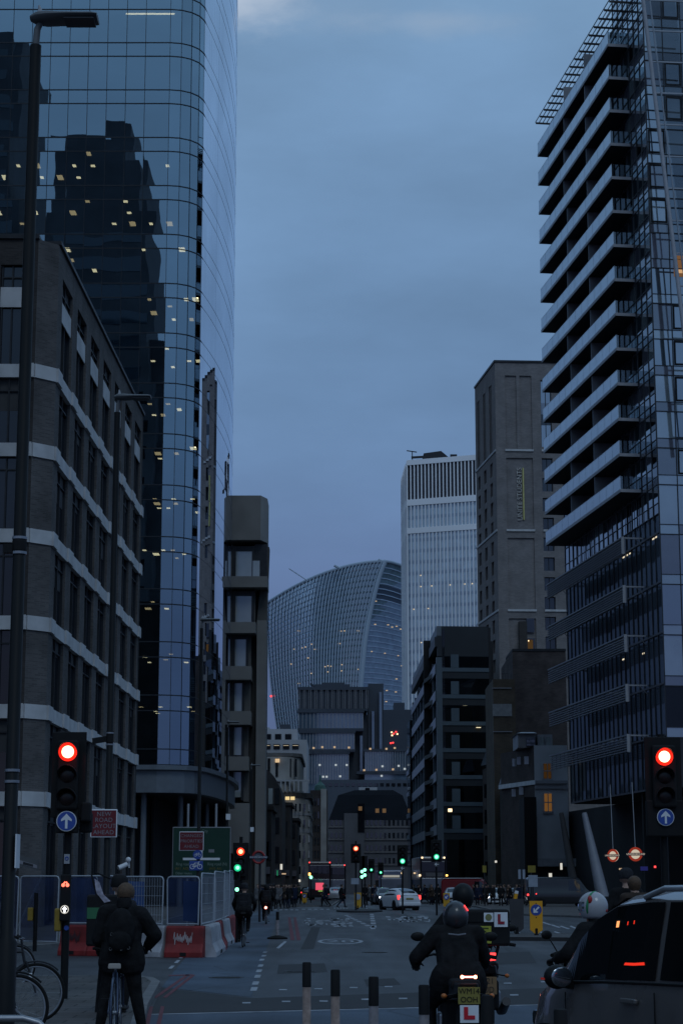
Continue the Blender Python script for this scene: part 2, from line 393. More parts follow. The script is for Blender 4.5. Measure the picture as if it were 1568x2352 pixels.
for dx in (0, 22): rl.append(ccw(gp((352+dx,2292),(360+dx,2293),(436+dx*.6,2240),(428+dx*.6,2239))))
for dx in (0, 26): rl.append(ccw(gp((322+dx,2400),(334+dx,2400),(352+dx,2313),(344+dx,2312))))
rl.append(ccw(gp((388,2240.5),(441,2238.5),(441,2241),(388,2243))))
decal('red_route_line', rl, REDL, .008)
# worn lettering patches and the speed roundel
RW = random.Random(5); wp = []
for cx, cy, wx, n in ((752,2119,110,46),(938,2111,95,34)):
    for k in range(n):
        x = cx+RW.uniform(-.5,.5)*wx; y = cy+RW.uniform(-9,9)*(1 if cy > 2115 else .7)
        s = RW.uniform(2,9); h = RW.uniform(.7,1.8)
        wp.append(ccw(gp((x-s,y-h),(x+s*.7,y-h*RW.uniform(.6,1.3)),(x+s,y+h),(x-s*.6,y+h))))
wp.append(ccw(strip(G(748,2115), G(1,1) if False else G(776,2112), .5)))
decal('worn_road_lettering', wp, LINE, .005)
rb = MB(); c = G(781.4,2162.4)
for i in range(40):
    t0, t1 = 2*math.pi*i/40, 2*math.pi*(i+1)/40
    f = lambda t, k: V((c.x+math.cos(t)*.70*k, c.y+math.sin(t)*2.9*k, .006))
    rb.poly([f(t0,.82), f(t0,1), f(t1,1), f(t1,.82)], LINE)
struct('speed_roundel_marking', rb)
t20 = text('speed_limit_marking', '20', .9, LINE, None, Matrix.Translation((c.x, c.y, .005)) @ Matrix.Diagonal((1,3.6,1,1)), ext=0)
tag(t20, kind='structure')

# footways (raised slabs with kerbs)
def slab(name, poly, z, top, side):
    b = MB(); pts = [V((p.x,p.y,0)) for p in ccw(poly)]
    b.poly([p+V((0,0,z)) for p in pts], top)
    n = len(pts)
    for i in range(n):
        p, q = pts[i], pts[(i+1)%n]
        b.poly([p+V((0,0,-.1)), q+V((0,0,-.1)), q+V((0,0,z)), p+V((0,0,z))], side)
        d = (q-p).normalized(); nn = V((-d.y,d.x,0))*.15
        b.poly([p+V((0,0,z+.004)), q+V((0,0,z+.004)), q+nn+V((0,0,z+.004)), p+nn+V((0,0,z+.004))], side)
    return struct(name, b)
slab('footway_near', [G(340,2322), G(318,2420), V((-1.8,8,0)), V((-14,8,0)), V((-14,34,0)), G(150,2254), G(300,2252), G(352,2258), G(368,2268)], .1, PAVE, KERB)
slab('footway_far', [V((-8.6,51,0)), V((-6.6,62,0)), V((-8.2,90,0)), V((-9.2,140,0)), V((-8.5,230,0)), V((-60,230,0)), V((-60,50,0))], .1, PAVE, KERB)
slab('footway_right', [V((26.5,66,0)), V((9.6,112,0)), V((10.4,150,0)), V((9.8,420,0)), V((110,420,0)), V((110,66,0))], .1, PAVE, KERB)
slab('traffic_island', [V((5.05,61.2,0)), V((7.3,60.4,0)), V((9.6,61,0)), V((9.4,66,0)), V((5.3,66,0))], .11, mat('island asphalt', (.07,.07,.07), .8, var=.25, scale=2), ASPH2)
ci = G(825,2094); pts = [V((ci.x+math.cos(t)*1.5*(1), ci.y+math.sin(t)*5, 0)) for t in [2*math.pi*k/16 for k in range(16)]]
slab('refuge_island', pts, .1, ASPH2, ASPH2)
ci2 = G(690,2081); slab('bus_stop_island', [V((ci2.x-2,ci2.y-6,0)), V((ci2.x+2.6,ci2.y-6,0)), V((ci2.x+3.2,ci2.y+50,0)), V((ci2.x-2,ci2.y+50,0))], .1, ASPH2, KERB)

# iron covers and repair patches in the carriageway
IRON = mat('worn iron cover', (.03,.028,.027), .5, .5, var=.3, scale=20)
for i, (x, y, r, lab) in enumerate(((690,2232,.34,'round iron manhole cover left of the middle of the road'),(860,2188,.33,'round iron manhole cover beyond the speed roundel'),(520,2246,.33,'round iron manhole cover in the blue cycle lane'))):
    c = G(x, y); t = thing('manhole_cover', lab, 'manhole cover', (c.x,c.y,.0)); b = MB(); b.lathe([(r,.002),(r,.010),(r*.9,.011),(r*.88,.008)], (0,0,0), IRON, 24); b.build('frame', t)
    b = MB()
    for k in range(-3,4): hw = math.sqrt(max(0,(r*.8)**2-(k*r*.22)**2)); b.box(-hw, hw, k*r*.22-.02, k*r*.22+.02, .008, .0125, IRON)
    b.build('cover_ribs', t)
for i, pl in enumerate((((640,2216),(745,2213),(752,2233),(636,2237)),((835,2250),(905,2247),(920,2262),(842,2266)),((715,2130),(735,2130),(720,2180),(690,2181)),((1110,2190),(1215,2186),(1232,2212),(1120,2217)))):
    decal('road_patch', [ccw(gp(*pl))], ASPH2, .003)
# ================================================================ brick office block on the left
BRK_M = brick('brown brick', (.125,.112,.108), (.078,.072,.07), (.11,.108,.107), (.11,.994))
BRK_F = brick('shade toned front brick', (.06,.053,.05), (.04,.037,.036), (.055,.052,.052), (1,.05))  # same brick toned darker, front face shade put into its colour
STONE = mat('white stone band', (.52,.52,.52), .7, var=.16, scale=1.4, detail=8)
RBL = random.Random(31); BLIND = mat('dim roller blind', (.045,.047,.05), .6, var=.2)
DWIN = dglass('dark office window', (.01,.011,.013), .06)
DWIN2 = dglass('dark window pane', (.014,.016,.02), .1)
A = V((Xh(94,76), 76, 0)); B = V((Xh(308,105.6), 105.6, 0))
bz = [5.0, 8.4, 11.9, 15.4, 18.92, 22.2]; TOPZ = 27.8
bt = thing('brick_building', 'brown brick office block with white stone bands and tall dark windows on the left', 'building', (A.x,A.y,0))
C_ = V((A.x-.75, A.y-.75, 0)); D_ = V((-26, 75.2, 0))
def brick_facade(fr, bays, wmat, start=0.0):
    wl_ = MB(); Lf = fr.L
    p0 = start
    for (a, b_) in bays:
        wl_.fbox(fr, p0, a, -.5, 0, 0, TOPZ, wmat); p0 = b_
    wl_.fbox(fr, p0, Lf, -.5, 0, 0, TOPZ, wmat)
    for (a, b_) in bays:
        wl_.fbox(fr, a, b_, -.5, -.004, TOPZ-1.1, TOPZ, wmat)
    wl_.fbox(fr, 0, Lf, -.9, -.504, 0, TOPZ-.3, DKMETAL)
    wl_.build('wall', bt, world=True)
    cp = MB(); cp.fbox(fr, -.05, Lf+.05, -.5, .1, TOPZ+.002, TOPZ+.16, DKMETAL); cp.build('coping', bt, world=True)
    for z in bz:
        b = MB(); segs = [0]+[x for ba in bays for x in ba]+[Lf]
        # band made of long stones with a small step where it crosses the piers
        b.fbox(fr, 0, Lf, -.15, .05, z-.28, z+.27, STONE)
        q0 = 0
        for (a, b_) in bays+[(Lf,Lf)]:
            if a-q0 > .1: b.fbox(fr, q0+.02, a-.02, .052, .12, z-.28, z+.30, STONE)
            q0 = b_
        b.build('stone_band', bt, world=True)
    zs = [0.3]+bz
    for (a, b_) in bays:
        for i, z in enumerate(zs):
            lo = z+.28 if i else z; hi = (zs[i+1]-.29) if i+1 < len(zs) else TOPZ-1.1
            wn = MB(); p = fr.pt; n = -.2
            wn.poly([p(a,n,lo), p(b_,n,lo), p(b_,n,hi), p(a,n,hi)], DWIN)
            if RBL.random() < .45: wn.fbox(fr, a+.1, b_-.1, n+.003, n+.012, hi-RBL.uniform(.5,1.6), hi-.02, BLIND)
            for s in (a+.03, (a+b_)/2-.03, b_-.09): wn.fbox(fr, s, s+.06, n+.002, n+.1, lo, hi, DKMETAL)
            wn.fbox(fr, a+.09, b_-.09, n+.004, n+.09, hi-.55, hi-.49, DKMETAL)
            o = wn.build('window', bt, world=True)
            if i == len(zs)-1:
                sp = MB(); zz = 24.95; sp.fbox(fr, a+.005, b_-.005, n+.105, n+.15, zz-.05, zz+.8, STONE); sp.build('spandrel_panel', o)
fm = Fr(A, B); nb = 7; bw = (fm.L-.6)/nb
brick_facade(fm, [(1.1+bw*i, 1.1+bw*i+2.75) for i in range(nb)], BRK_M)
fc = Fr(C_, A); ch = MB(); ch.fbox(fc, .004, fc.L-.004, -.5, -.002, 0, TOPZ, BRK_M)
ch.build('corner_wall', bt, world=True)
for z in bz:
    cb_ = MB(); cb_.fbox(fc, 0, fc.L, -.3, .06, z-.28, z+.29, STONE); cb_.build('stone_band', bt, world=True)
ff = Fr(D_, C_); Lf = ff.L
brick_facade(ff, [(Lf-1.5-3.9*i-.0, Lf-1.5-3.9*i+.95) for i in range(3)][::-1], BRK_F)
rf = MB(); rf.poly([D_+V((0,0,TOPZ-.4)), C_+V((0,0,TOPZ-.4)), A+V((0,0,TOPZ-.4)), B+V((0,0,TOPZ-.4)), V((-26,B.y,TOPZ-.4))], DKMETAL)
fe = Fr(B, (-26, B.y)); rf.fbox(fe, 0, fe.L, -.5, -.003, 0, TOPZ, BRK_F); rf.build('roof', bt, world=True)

# ================================================================ glass tower with a rounded corner
GLS = glass('blue coated curtain glass', (.27,.31,.33), .40, .008, (.68,.88,1), wav=.007, wscale=.3)
SILV = mat('silver canopy metal', (.16,.18,.20), .45, .4, var=.08)
GLS2 = glass('blue coated side glass', (.2,.24,.28), .80, .008, (.86,.91,1), wav=.004, wscale=.2)
MULL = mat('dark glazing joint', (.02,.024,.03), .5, .2, var=.2)
T0 = 142.0
gt = thing('glass_tower', 'tall blue glass office tower with rounded corner and lit ceilings inside', 'building', (-20,T0,0))
xr = Xh(366, T0)*1.02 - .05
Rr = 2.6
plan = [V((-44+1.5*i, T0, 0)) for i in range(0, 1000) if -44+1.5*i < xr-1.2] + [V((xr, T0, 0))]
nfront = len(plan)-1
for k in range(1, 5):
    t = math.pi/2*k/4*.88
    plan.append(V((xr+Rr*math.sin(t), T0+Rr*(1-math.cos(t)), 0)))
ncorner = len(plan)-1
e0 = plan[-1]; d0 = (plan[-1]-plan[-2]).normalized()
def bez(a, b, c, d, t): return a*(1-t)**3+b*3*t*(1-t)**2+c*3*t*t*(1-t)+d*t**3
pe = V((-10.0, 172, 0))
for k in range(1, 21): plan.append(bez(e0, e0+V((.9,5.0,0)), V((-9.15,160,0)), pe, k/20))
fl0 = 10.4; FH = 3.98; nfl = 23; zt = fl0+FH*nfl
ZL = []
for i in range(nfl): ZL += [fl0+FH*i, fl0+FH*i+1.15]
ZL.append(zt)
RP = random.Random(3)
def panes(lo, hi, name, tilt, gm=None):
    b = MB()
    for i in range(lo, hi):
        p, q = plan[i], plan[i+1]; nrm = V(((q-p).y, -(q-p).x, 0)).normalized()
        for j in range(len(ZL)-1):
            a, c = ZL[j], ZL[j+1]; e = [nrm*RP.uniform(-tilt, tilt) for _ in range(2)]
            b.poly([p+V((0,0,a))+e[0], q+V((0,0,a))-e[0], q+V((0,0,c))+e[1]*.5-e[0], p+V((0,0,c))+e[1]*.5+e[0]], gm or GLS)
    return b.build(name, gt, world=True)
panes(0, nfront, 'front_glazing', .0045); panes(nfront, ncorner, 'corner_glazing', .002); panes(ncorner, len(plan)-1, 'side_glazing', .0012, GLS2)
tr = MB(); off = lambda i: V(((plan[min(i+1,len(plan)-1)]-plan[max(i-1,0)]).y, -(plan[min(i+1,len(plan)-1)]-plan[max(i-1,0)]).x, 0)).normalized()
for z in ZL:
    hw = .055
    rows = []
    for i, p in enumerate(plan):
        o = off(i)*(.035 if i <= ncorner else .008)
        hw = .04 if i <= ncorner else .014
        rows.append([p+o*.2+V((0,0,z-hw)), p+o+V((0,0,z-hw)), p+o+V((0,0,z+hw)), p+o*.2+V((0,0,z+hw))])
    tr.grid(rows, MULL)
tr.build('transom', gt, world=True)
ml = MB()
for i, p in enumerate(plan):
    if i > ncorner and i % 10: continue
    n = off(i); sdir = V((-n.y, n.x, 0)); hw = .02 if i <= ncorner else .01
    a = p+n*(.03 if i <= ncorner else .006)
    ml.poly([a-sdir*hw+V((0,0,fl0)), a+sdir*hw+V((0,0,fl0)), a+sdir*hw+V((0,0,zt)), a-sdir*hw+V((0,0,zt))], MULL)
ml.build('mullion', gt, world=True)
# interior: floors, core, ceiling lights
back = [V((-13.5,172,0)), V((-44,172,0))]
inner = [p-off(i)*.25 for i, p in enumerate(plan)]
fl = MB()
for k in range(nfl):
    z = fl0+FH*k+.45
    pl = inner+back
    fl.poly([p+V((0,0,z+.5)) for p in pl], FLOORIN); fl.poly([p+V((0,0,z)) for p in reversed(pl)], FLOORIN)
    fl.grid([[p+V((0,0,z)), p+V((0,0,z+.5))] for p in inner], FLOORIN)
fl.build('floor_slab', gt, world=True)
cr = MB(); cr.box(-43, -18.5, T0+9, 170, 0, zt-.5, DARKIN)
cr.box(-17.6, -17.1, T0+2, T0+2.5, 0, zt, DARKIN); cr.box(-26.6, -26.1, T0+2, T0+2.5, 0, zt, DARKIN)
cr.build('service_core', gt, world=True)
rfm = MB(); rfm.poly([p+V((0,0,zt)) for p in inner+back], DKMETAL)
rfm.grid([[p+V((0,0,0)), p+V((0,0,zt))] for p in (inner[-1],)+tuple(back)+(inner[0],)], DARKIN); rfm.build('roof', gt, world=True)
E_OFF2 = emit('dim office ceiling light', (1,.75,.38), 1.2)
# lit ceiling panels of the occupied floors
RC = random.Random(21)
nl = 0
for k in range(0, 12):
    z = fl0+FH*(k+1)+.45-.02
    dens = .85 if k < 15 else .3
    xs_ = [-33.5+1.5*i for i in range(0, 15)] if k >= 9 else [-15.0+.72*i for i in range(6)]
    if k < 9: dens = 1.0
    for x in xs_:
        for yo in ((1.6, 4.2, 6.8) if k >= 9 else (1.9, 3.7, 5.5, 7.3)):
            if RC.random() < (dens*.30 if k >= 9 else .27) and nl < 100:
                b = MB(); y = T0+yo; wx, wy = RC.choice([(.17,.85),(.14,.6),(.24,1.1),(.17,.5)])
                b.poly([(x-wx,y-wy/2,z),(x-wx,y+wy/2,z),(x+wx,y+wy/2,z),(x+wx,y-wy/2,z)][::1], RC.choice([E_OFF,E_OFF,E_OFF2]))
                b.build('ceiling_light', gt, world=True); nl += 1
b = MB(); z = fl0+FH*15+.43
b.box(-17.3, -13.4, T0+1.5, T0+1.62, z-.1, z-.02, E_OFF); b.build('strip_light', gt, world=True)
for k, x in ((9,-36),(9,-34.2),(10,-35)):
    b = MB(); z = fl0+FH*k+.43; b.box(x, x+1.2, T0+2, T0+2.1, z-.08, z-.02, E_OFF); b.build('strip_light', gt, world=True)
# canopy band and recessed entrance under the tower
cn = MB()
rows = []
for i, p in enumerate(plan):
    o = off(i)*.7
    rows.append([p+o*.1+V((0,0,8.3)), p+o*.75+V((0,0,8.35)), p+o*.75+V((0,0,9.95)), p+o*1.25+V((0,0,10.0)), p+o*1.25+V((0,0,10.32)), p+V((0,0,10.38))])
cn.grid(rows, SILV); cn.poly([p+V((0,0,8.34)) for p in reversed(plan+back)], DKMETAL)
cn.build('canopy', gt, world=True)
for i in range(0, len(plan), 3):
    pass
for x, y in ((-14.6,T0+1.2),(-17.5,T0+1),(-12.2,T0+5),(-11.6,T0+12),(-11.2,T0+19),(-23,T0+1)):
    b = MB(); b.tube([(x,y,0),(x,y,8.4)], .22, SILV, 12); b.build('column', gt, smooth=40, world=True)
en = MB(); en.box(-43, -14.5, T0+6, T0+6.3, .1, 8.3, DARKIN); en.box(-14.6, -14.3, T0+6, 171, .1, 8.3, DARKIN); en.build('entrance_wall', gt, world=True)

# ---------------------------------------------------------------- towers standing outside the frame, seen mirrored in the glass
def offstage(name, label, boxes, col):
    t = thing(name, label, 'building', (boxes[0][0], boxes[0][2], 0))
    m = mat(name+' cladding', tuple(c*2.2 for c in col), .7, var=.3, scale=.2)
    b = MB()
    for q in boxes: b.box(*q, m)
    b.build('wall', t, world=True)
    wv = MB()
    x0, x1, y0, y1, z0, z1 = boxes[0]
    k = 0
    while 8+k*3.6 < z1-3:
        z = 8+k*3.6
        wv.box(x0+1, x1-1, y1+.004, y1+.05, z, z+1.6, DWIN2); k += 1
    wv.build('window_band', t, world=True)
    return t
offstage('dark_tower', 'dark stepped tower mirrored in the glass tower front', [(-38,-24.5,30,46,0,88),(-37.5,-31.2,31,45,88,99),(-31.2,-27.5,31,45,88,101),(-27.49,-25.6,31,45,88,95.5),(-24.49,-22.2,31,42,0,72)], (.05,.05,.055))
offstage('dark_slab_block', 'dark slab block mirrored at the left edge of the glass tower', [(-64,-44,20,40,0,116)], (.05,.05,.055))

# ================================================================ concrete tower
ct = thing('concrete_building', 'grey concrete stair tower with stacked window boxes beside the glass tower', 'building', (-8,176,0))
D3 = 176.0
X3 = lambda x: Xh(x, D3)*1.034
CON2 = mat('shuttered concrete', (.22,.218,.21), .85, var=.14, scale=.4, bump=.1)
CON3 = mat('dark concrete', (.10,.098,.095), .9, var=.25, scale=.4)  # darker concrete tone for the set-back shaft and some piers
b = MB(); zt3 = ZY(1138,D3)
b.box(X3(500), X3(598), D3, D3+5, ZY(1240,D3), zt3, CON2); b.hexa([(X3(598),D3,ZY(1240,D3)),(X3(612),D3+1.6,ZY(1240,D3)),(X3(612),D3+5,ZY(1240,D3)),(X3(598),D3+5,ZY(1240,D3)),(X3(598),D3,zt3),(X3(612),D3+1.6,zt3),(X3(612),D3+5,zt3),(X3(598),D3+5,zt3)], mat('pale concrete', (.30,.298,.29), .85, var=.12, scale=.4))
b.box(X3(500), X3(597), D3+.3, D3+.34, ZY(1180,D3)-.04, ZY(1180,D3), CON3)
b.build('head_block', ct, world=True)
b = MB(); b.box(X3(500), X3(611), D3+3.2, D3+6, 0, ZY(1240,D3)-.01, CON3); b.box(X3(590), X3(612), D3+1.4, D3+3.19, 0, ZY(1420,D3), CON2)
b.hexa([(X3(590),D3+1.4,ZY(1420,D3)+.003),(X3(612),D3+1.4,ZY(1420,D3)+.003),(X3(612),D3+3.18,ZY(1420,D3)+.003),(X3(590),D3+3.18,ZY(1420,D3)+.003),(X3(606),D3+1.4,ZY(1250,D3)),(X3(617),D3+1.4,ZY(1250,D3)),(X3(617),D3+3.18,ZY(1250,D3)),(X3(606),D3+3.18,ZY(1250,D3))], CON3)
b.build('shaft', ct, world=True)
PALEWIN = dglass('pale reflecting window', (.27,.30,.295), .16, .12)
bands = [(1325,1350,523,615),(1430,1455,530,589),(1531,1562,530,580),(1634,1665,530,580),(1738,1770,532,576),(1845,1960,532,578)]
wins = [(1263,1324,541,578),(1366,1427,541,578),(1466,1529,541,566),(1567,1631,541,558),(1669,1733,541,558),(1772,1830,541,558)]
for (ya,yb,xa,xb) in bands:
    b = MB(); b.box(X3(xa), X3(xb), D3-.4, D3+3.19, ZY(yb,D3), ZY(ya,D3), CON2); b.build('balcony_band', ct, world=True)
for i, (ya,yb,xa,xb) in enumerate(wins):
    b = MB(); x0, x1, z0, z1 = X3(xa), X3(xb), ZY(yb,D3), ZY(ya,D3); y = D3+.9
    b.poly([(x0,y,z0),(x1,y,z0),(x1,y,z1),(x0,y,z1)], PALEWIN)
    b.box(x0-.35, x0-.002, y-.1, y+2.2, z0-.3, z1+.5, DKMETAL); b.box(x1+.002, x1+.22, y-.1, y+2.2, z0-.3, z1+.5, DKMETAL)
    b.box(x0-.34, x1+.21, y+.01, y+2.2, z1+.002, z1+.5, DKMETAL)
    b.build('window', ct, world=True)
    b = MB(); b.box(X3(530), x0-.36, y, y+2.2, z0-.4, z1+.7, CON2); b.build('pier', ct, world=True); b = MB(); b.box(x1+.23, X3(bands[i][3])-.1, y+.1, y+2.2, z0-.4, z1+.7, CON3 if i else DKMETAL); b.build('pier', ct, world=True)
b = MB(); y = D3+.7; b.poly([(X3(580),y,ZY(1324,D3)),(X3(596),y,ZY(1324,D3)),(X3(596),y,ZY(1285,D3)),(X3(580),y,ZY(1285,D3))], PALEWIN); b.build('side_window', ct, world=True)
# ================================================================ residential tower with balconies on the right
rt = thing('balcony_tower', 'tall glass tower with long white balconies and louvred canopies on the right', 'building', (25.3,150,0))
BAL = Fr((19.5,180.2), (22.98,154.6)); FAC = Fr((21.35,180.4), (25.3,150)); FRT = Fr((25.3,150), (41,152.1))
RG1 = dglass('facade glass blue', (.035,.05,.06), .46, .03); RG2 = dglass('facade glass pale blind', (.21,.25,.265), .42, .05); RG3 = dglass('facade glass dark', (.006,.007,.009), .05, .04); RG4 = dglass('facade glass lilac', (.10,.10,.125), .26, .06)
RG5 = dglass('dark office floor glass', (.068,.082,.10), .09, .06, (.30,.35,.40))  # reflection tint dimmed in place of dark buildings mirrored opposite
RRT = random.Random(8)
zb0 = 33.5; fh = 3.02; ZT = 77.0
lev = [zb0+fh*k for k in range(15)]
gl = MB(); mu = MB()
def pane(mb, fr, s0, s1, z0, z1, n, m, tilt=.012):
    e = [RRT.uniform(-tilt, tilt) for _ in range(2)]
    mb.poly([fr.pt(s0,n+e[0],z0), fr.pt(s1,n-e[0],z0), fr.pt(s1,n-e[0]+e[1],z1), fr.pt(s0,n+e[0]+e[1],z1)], m)
nS = 20; w_ = FAC.L/nS
for k in range(-1, 14):
    z0 = zb0+fh*k
    for i in range(nS):
        s0, s1 = i*w_, (i+1)*w_
        m = RRT.choices([RG1,RG2,RG4,RG3],[5,3,2,1])[0]
        pane(gl, FAC, s0, s1, z0+.35, z0+1.2, 0, RG4 if i > 15 else m); pane(gl, FAC, s0, s1, z0+1.2, z0+fh-.3, 0, m); pane(gl, FAC, s0, s1, z0+fh-.3, z0+fh+.35, 0, RG4)
for i in range(14, nS):
    for z0 in (zb0+fh*14, zb0+fh*15.2, zb0+fh*16.4): pane(gl, FAC, i*w_, (i+1)*w_, z0+.35, z0+fh*1.2+.35, 0, RRT.choice([RG1,RG1,RG2]))
gl.build('facade_glazing', rt, world=True)
for i in range(nS+1): mu.fbox(FAC, i*w_-.035, i*w_+.035, .002, .06, zb0-fh, ZT if i < 14 else 88, DKMETAL)
for k in range(-1, 15):
    for dz in (.35, 1.2, fh-.3): mu.fbox(FAC, 0, FAC.L, .003, .05, zb0+fh*k+dz-.03, zb0+fh*k+dz+.03, DKMETAL)
mu.build('facade_mullion', rt, world=True)
# front face
gl = MB(); mu = MB(); n2 = 10; w2 = FRT.L/n2
z = 13.0; fk = 0
while z < 90:
    hgt = 4.03 if z < 33 else fh
    for i in range(n2):
        s0, s1 = i*w2, (i+1)*w2
        pane(gl, FRT, s0, s1, z, z+.8, 0, RG2 if RRT.random() < .6 else RG4); m = RRT.choices([RG1,RG2,RG4],[5,2,2])[0]
        if z < 17: m = RG3
        pane(gl, FRT, s0, s1, z+.8, z+hgt, 0, m)
        if RRT.random() < .6 and z > 28 and i % 2 == (fk//5) % 2:
            for a, b_, c, d in ((s0+.1,s0+.22,z+.9,z+hgt-.1),(s1-.22,s1-.1,z+.9,z+hgt-.1),(s0+.23,s1-.23,z+.9,z+1.02),(s0+.23,s1-.23,z+hgt-.22,z+hgt-.1)):
                mu.fbox(FRT, a, b_, .004, .09, c, d, BLACK)
    mu.fbox(FRT, 0, FRT.L, .003, .07, z-.04, z+.04, DKMETAL); mu.fbox(FRT, 0, FRT.L, .003, .05, z+.77, z+.83, DKMETAL)
    z += hgt; fk += 1
gl.build('front_glazing', rt, world=True)
for i in range(n2+1): mu.fbox(FRT, i*w2-.035, i*w2+.035, .002, .06, 13, 90, DKMETAL)
mu.build('front_mullion', rt, world=True)
# balconies
BGL = dglass('frosted balcony glass', (.36,.41,.44), .40, .22)
BGLC = glass('clear balcony side glass', (.55,.62,.64), .16, .02)
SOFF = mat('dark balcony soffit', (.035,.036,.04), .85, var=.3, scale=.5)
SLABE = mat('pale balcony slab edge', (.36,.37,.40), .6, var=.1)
for k in range(14):
    z = zb0+fh*k
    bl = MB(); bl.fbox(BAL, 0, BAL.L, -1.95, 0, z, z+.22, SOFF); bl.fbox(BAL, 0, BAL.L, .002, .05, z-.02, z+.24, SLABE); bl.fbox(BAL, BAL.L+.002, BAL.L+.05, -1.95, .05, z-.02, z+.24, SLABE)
    o = bl.build('balcony', rt, world=True)
    bm_ = MB(); nb_ = 12; ww = BAL.L/nb_
    for i in range(nb_): bm_.fbox(BAL, i*ww+.03, (i+1)*ww-.03, -.02, .02, z+.245, z+1.32, BGL)
    bm_.fbox(BAL, -.01, BAL.L+.01, -.025, .025, z+1.322, z+1.36, ALU)
    bm_.build('balustrade', o)
    for s in (0.02, BAL.L-.02): sg = MB(); sg.fbox(BAL, s-.01, s+.01, -1.9, -.03, z+.25, z+1.32, BGLC); sg.build('side_screen', o)
    for s in (9.5+(k % 5)*.25, 17.6): dv = MB(); dv.fbox(BAL, s-.03, s+.03, -1.9, -.06, z+.23, z+fh-.02, ALU); dv.fbox(BAL, s-2.2, s-.04, -1.89, -1.85, z+.23, z+fh-.02, RG2); dv.build('divider', o)
# pergola of slats over the top balcony
pg = MB(); zp = 76.15
for i in range(17): pg.fbox(BAL, .2+i*(BAL.L+1.2)/16-.06, .2+i*(BAL.L+1.2)/16+.06, -1.9, .2, zp, zp+.16, DKMETAL)
for j in range(6): pg.fbox(BAL, .1, BAL.L+1.5, .18-j*.38, .23-j*.38, zp+.165, zp+.25, DKMETAL)
pg.build('pergola', rt, world=True)
# office floors with louvred canopies below
of = MB(); om = MB(); mo = 22; wo = FAC.L/mo
zof = [9.2+4.03*k for k in range(7)]
for k in range(6):
    z0 = zof[k]
    for i in range(mo):
        pane(of, FAC, i*wo, (i+1)*wo, z0+.9, z0+4.03, -.06, RG5); pane(of, FAC, i*wo, (i+1)*wo, z0, z0+.9, -.06, RG5)
    om.fbox(FAC, 0, FAC.L, -.05, .03, z0-.08, z0+.08, DKMETAL)
for i in range(mo+1): om.fbox(FAC, i*wo-.03, i*wo+.03, -.055, .02, 9.2, 33.3, DKMETAL)
of.build('office_glazing', rt, world=True); om.build('office_mullion', rt, world=True)
LOUV = mat('grey louvre metal', (.17,.18,.20), .5, .3, var=.1)
for k in range(5):
    zt_ = 13.5+4.03*k
    lv = MB()
    for j in range(6): lv.fbox(BAL, .1, BAL.L, -.12, .08, zt_-1.25+j*.2, zt_-1.2+j*.2+.02, LOUV)
    for i in range(18): lv.fbox(BAL, .1+i*BAL.L/17-.03, .1+i*BAL.L/17+.03, -.2, -.121, zt_-1.3, zt_, LOUV)
    lv.fbox(BAL, BAL.L+.002, BAL.L+.12, -.12, .1, zt_-1.32, zt_+.12, SLABE); lv.fbox(BAL, 0, BAL.L, -.14, .1, zt_-.02, zt_+.1, LOUV)
    for s in (.2, 6.6, 13, 19.4, BAL.L-.05): lv.bar(BAL.pt(s,-.1,zt_+.02), BAL.pt(s,-1.95,zt_+.02), .1, .12, SLABE); lv.bar(BAL.pt(s,-1.1,zt_), BAL.pt(s,-1.95,zt_-.9), .06, .06, LOUV)
    lv.build('sun_louvre', rt, world=True)
for s, z in ((FAC.L-11,29.0),(FAC.L-10,29.0),(FAC.L-9,29.0),(FAC.L-2.2,29.02),(FAC.L-1.5,29.02),(FAC.L-6,20.2),(FAC.L-12,20.4),(FAC.L-5,12.5)):
    b = MB(); b.fbox(FAC, s, s+.55, -.045, -.03, z, z+.12, emit('office strip glow',(1,.85,.6),.9)); b.build('strip_light', rt, world=True)
# body, podium underside and slanted columns
bd = MB(); q = [FAC.pt(0,-.3,0), FAC.pt(FAC.L,-.3,0), FRT.pt(FRT.L,-.3,0), FRT.pt(FRT.L,-32,0), FAC.pt(0,-14,0)]
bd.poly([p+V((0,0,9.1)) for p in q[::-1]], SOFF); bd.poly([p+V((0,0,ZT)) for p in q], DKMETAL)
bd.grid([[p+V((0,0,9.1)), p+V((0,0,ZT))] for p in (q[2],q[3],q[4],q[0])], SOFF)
bd.fbox(FRT, 0, FRT.L, -.28, .05, 9.15, 12.95, mat('dark podium panel', (.03,.03,.034), .4, var=.3, scale=.6)); bd.build('tower_body', rt, world=True)
lo = MB(); lo.fbox(FRT, .5, FRT.L, -9, -8.6, .1, 9.05, DARKIN); lo.fbox(FAC, -26, FAC.L-2, -4.2, -4, .1, 9.05, DARKIN)
lo.fbox(FRT, 3.8, 5.6, -.6, -.2, .1, 9.05, CONC); lo.fbox(FRT, 5.7, 16, -.5, -.3, 4.1, 5.6, mat('grey fascia', (.13,.14,.15), .5)); lo.build('entrance_wall', rt, world=True)
lw = MB()
for i in range(5): lw.fbox(FRT, 5.75+i*1.05, 6.7+i*1.05, -.46, -.42, 5.65, 8.2, RG1 if i < 3 else RG3)
lw.build('clerestory_window', rt, world=True)
for a, b_, r0, r1, nm in ((P(1341,1868,153), G(1376,1,0) if False else P(1384,2064,151), .22, .52, 'slanted_column'), (P(1288,1868,165), P(1322,2058,163), .2, .4, 'slanted_column')):
    c = MB(); c.tube([a, b_], [r0, r1], mat('pale column cladding', (.19,.20,.23), .5, var=.08) if r1 > .45 else SOFF, 14); c.build(nm, rt, smooth=40, world=True)
c = MB(); a, b_ = P(1472,-30,148.6), P(1600,1010,147.2); c.tube([a, b_], .17, SLABE, 10); d = V((.55,0,0)); c.tube([a+d, b_+d], .07, ALU, 8)
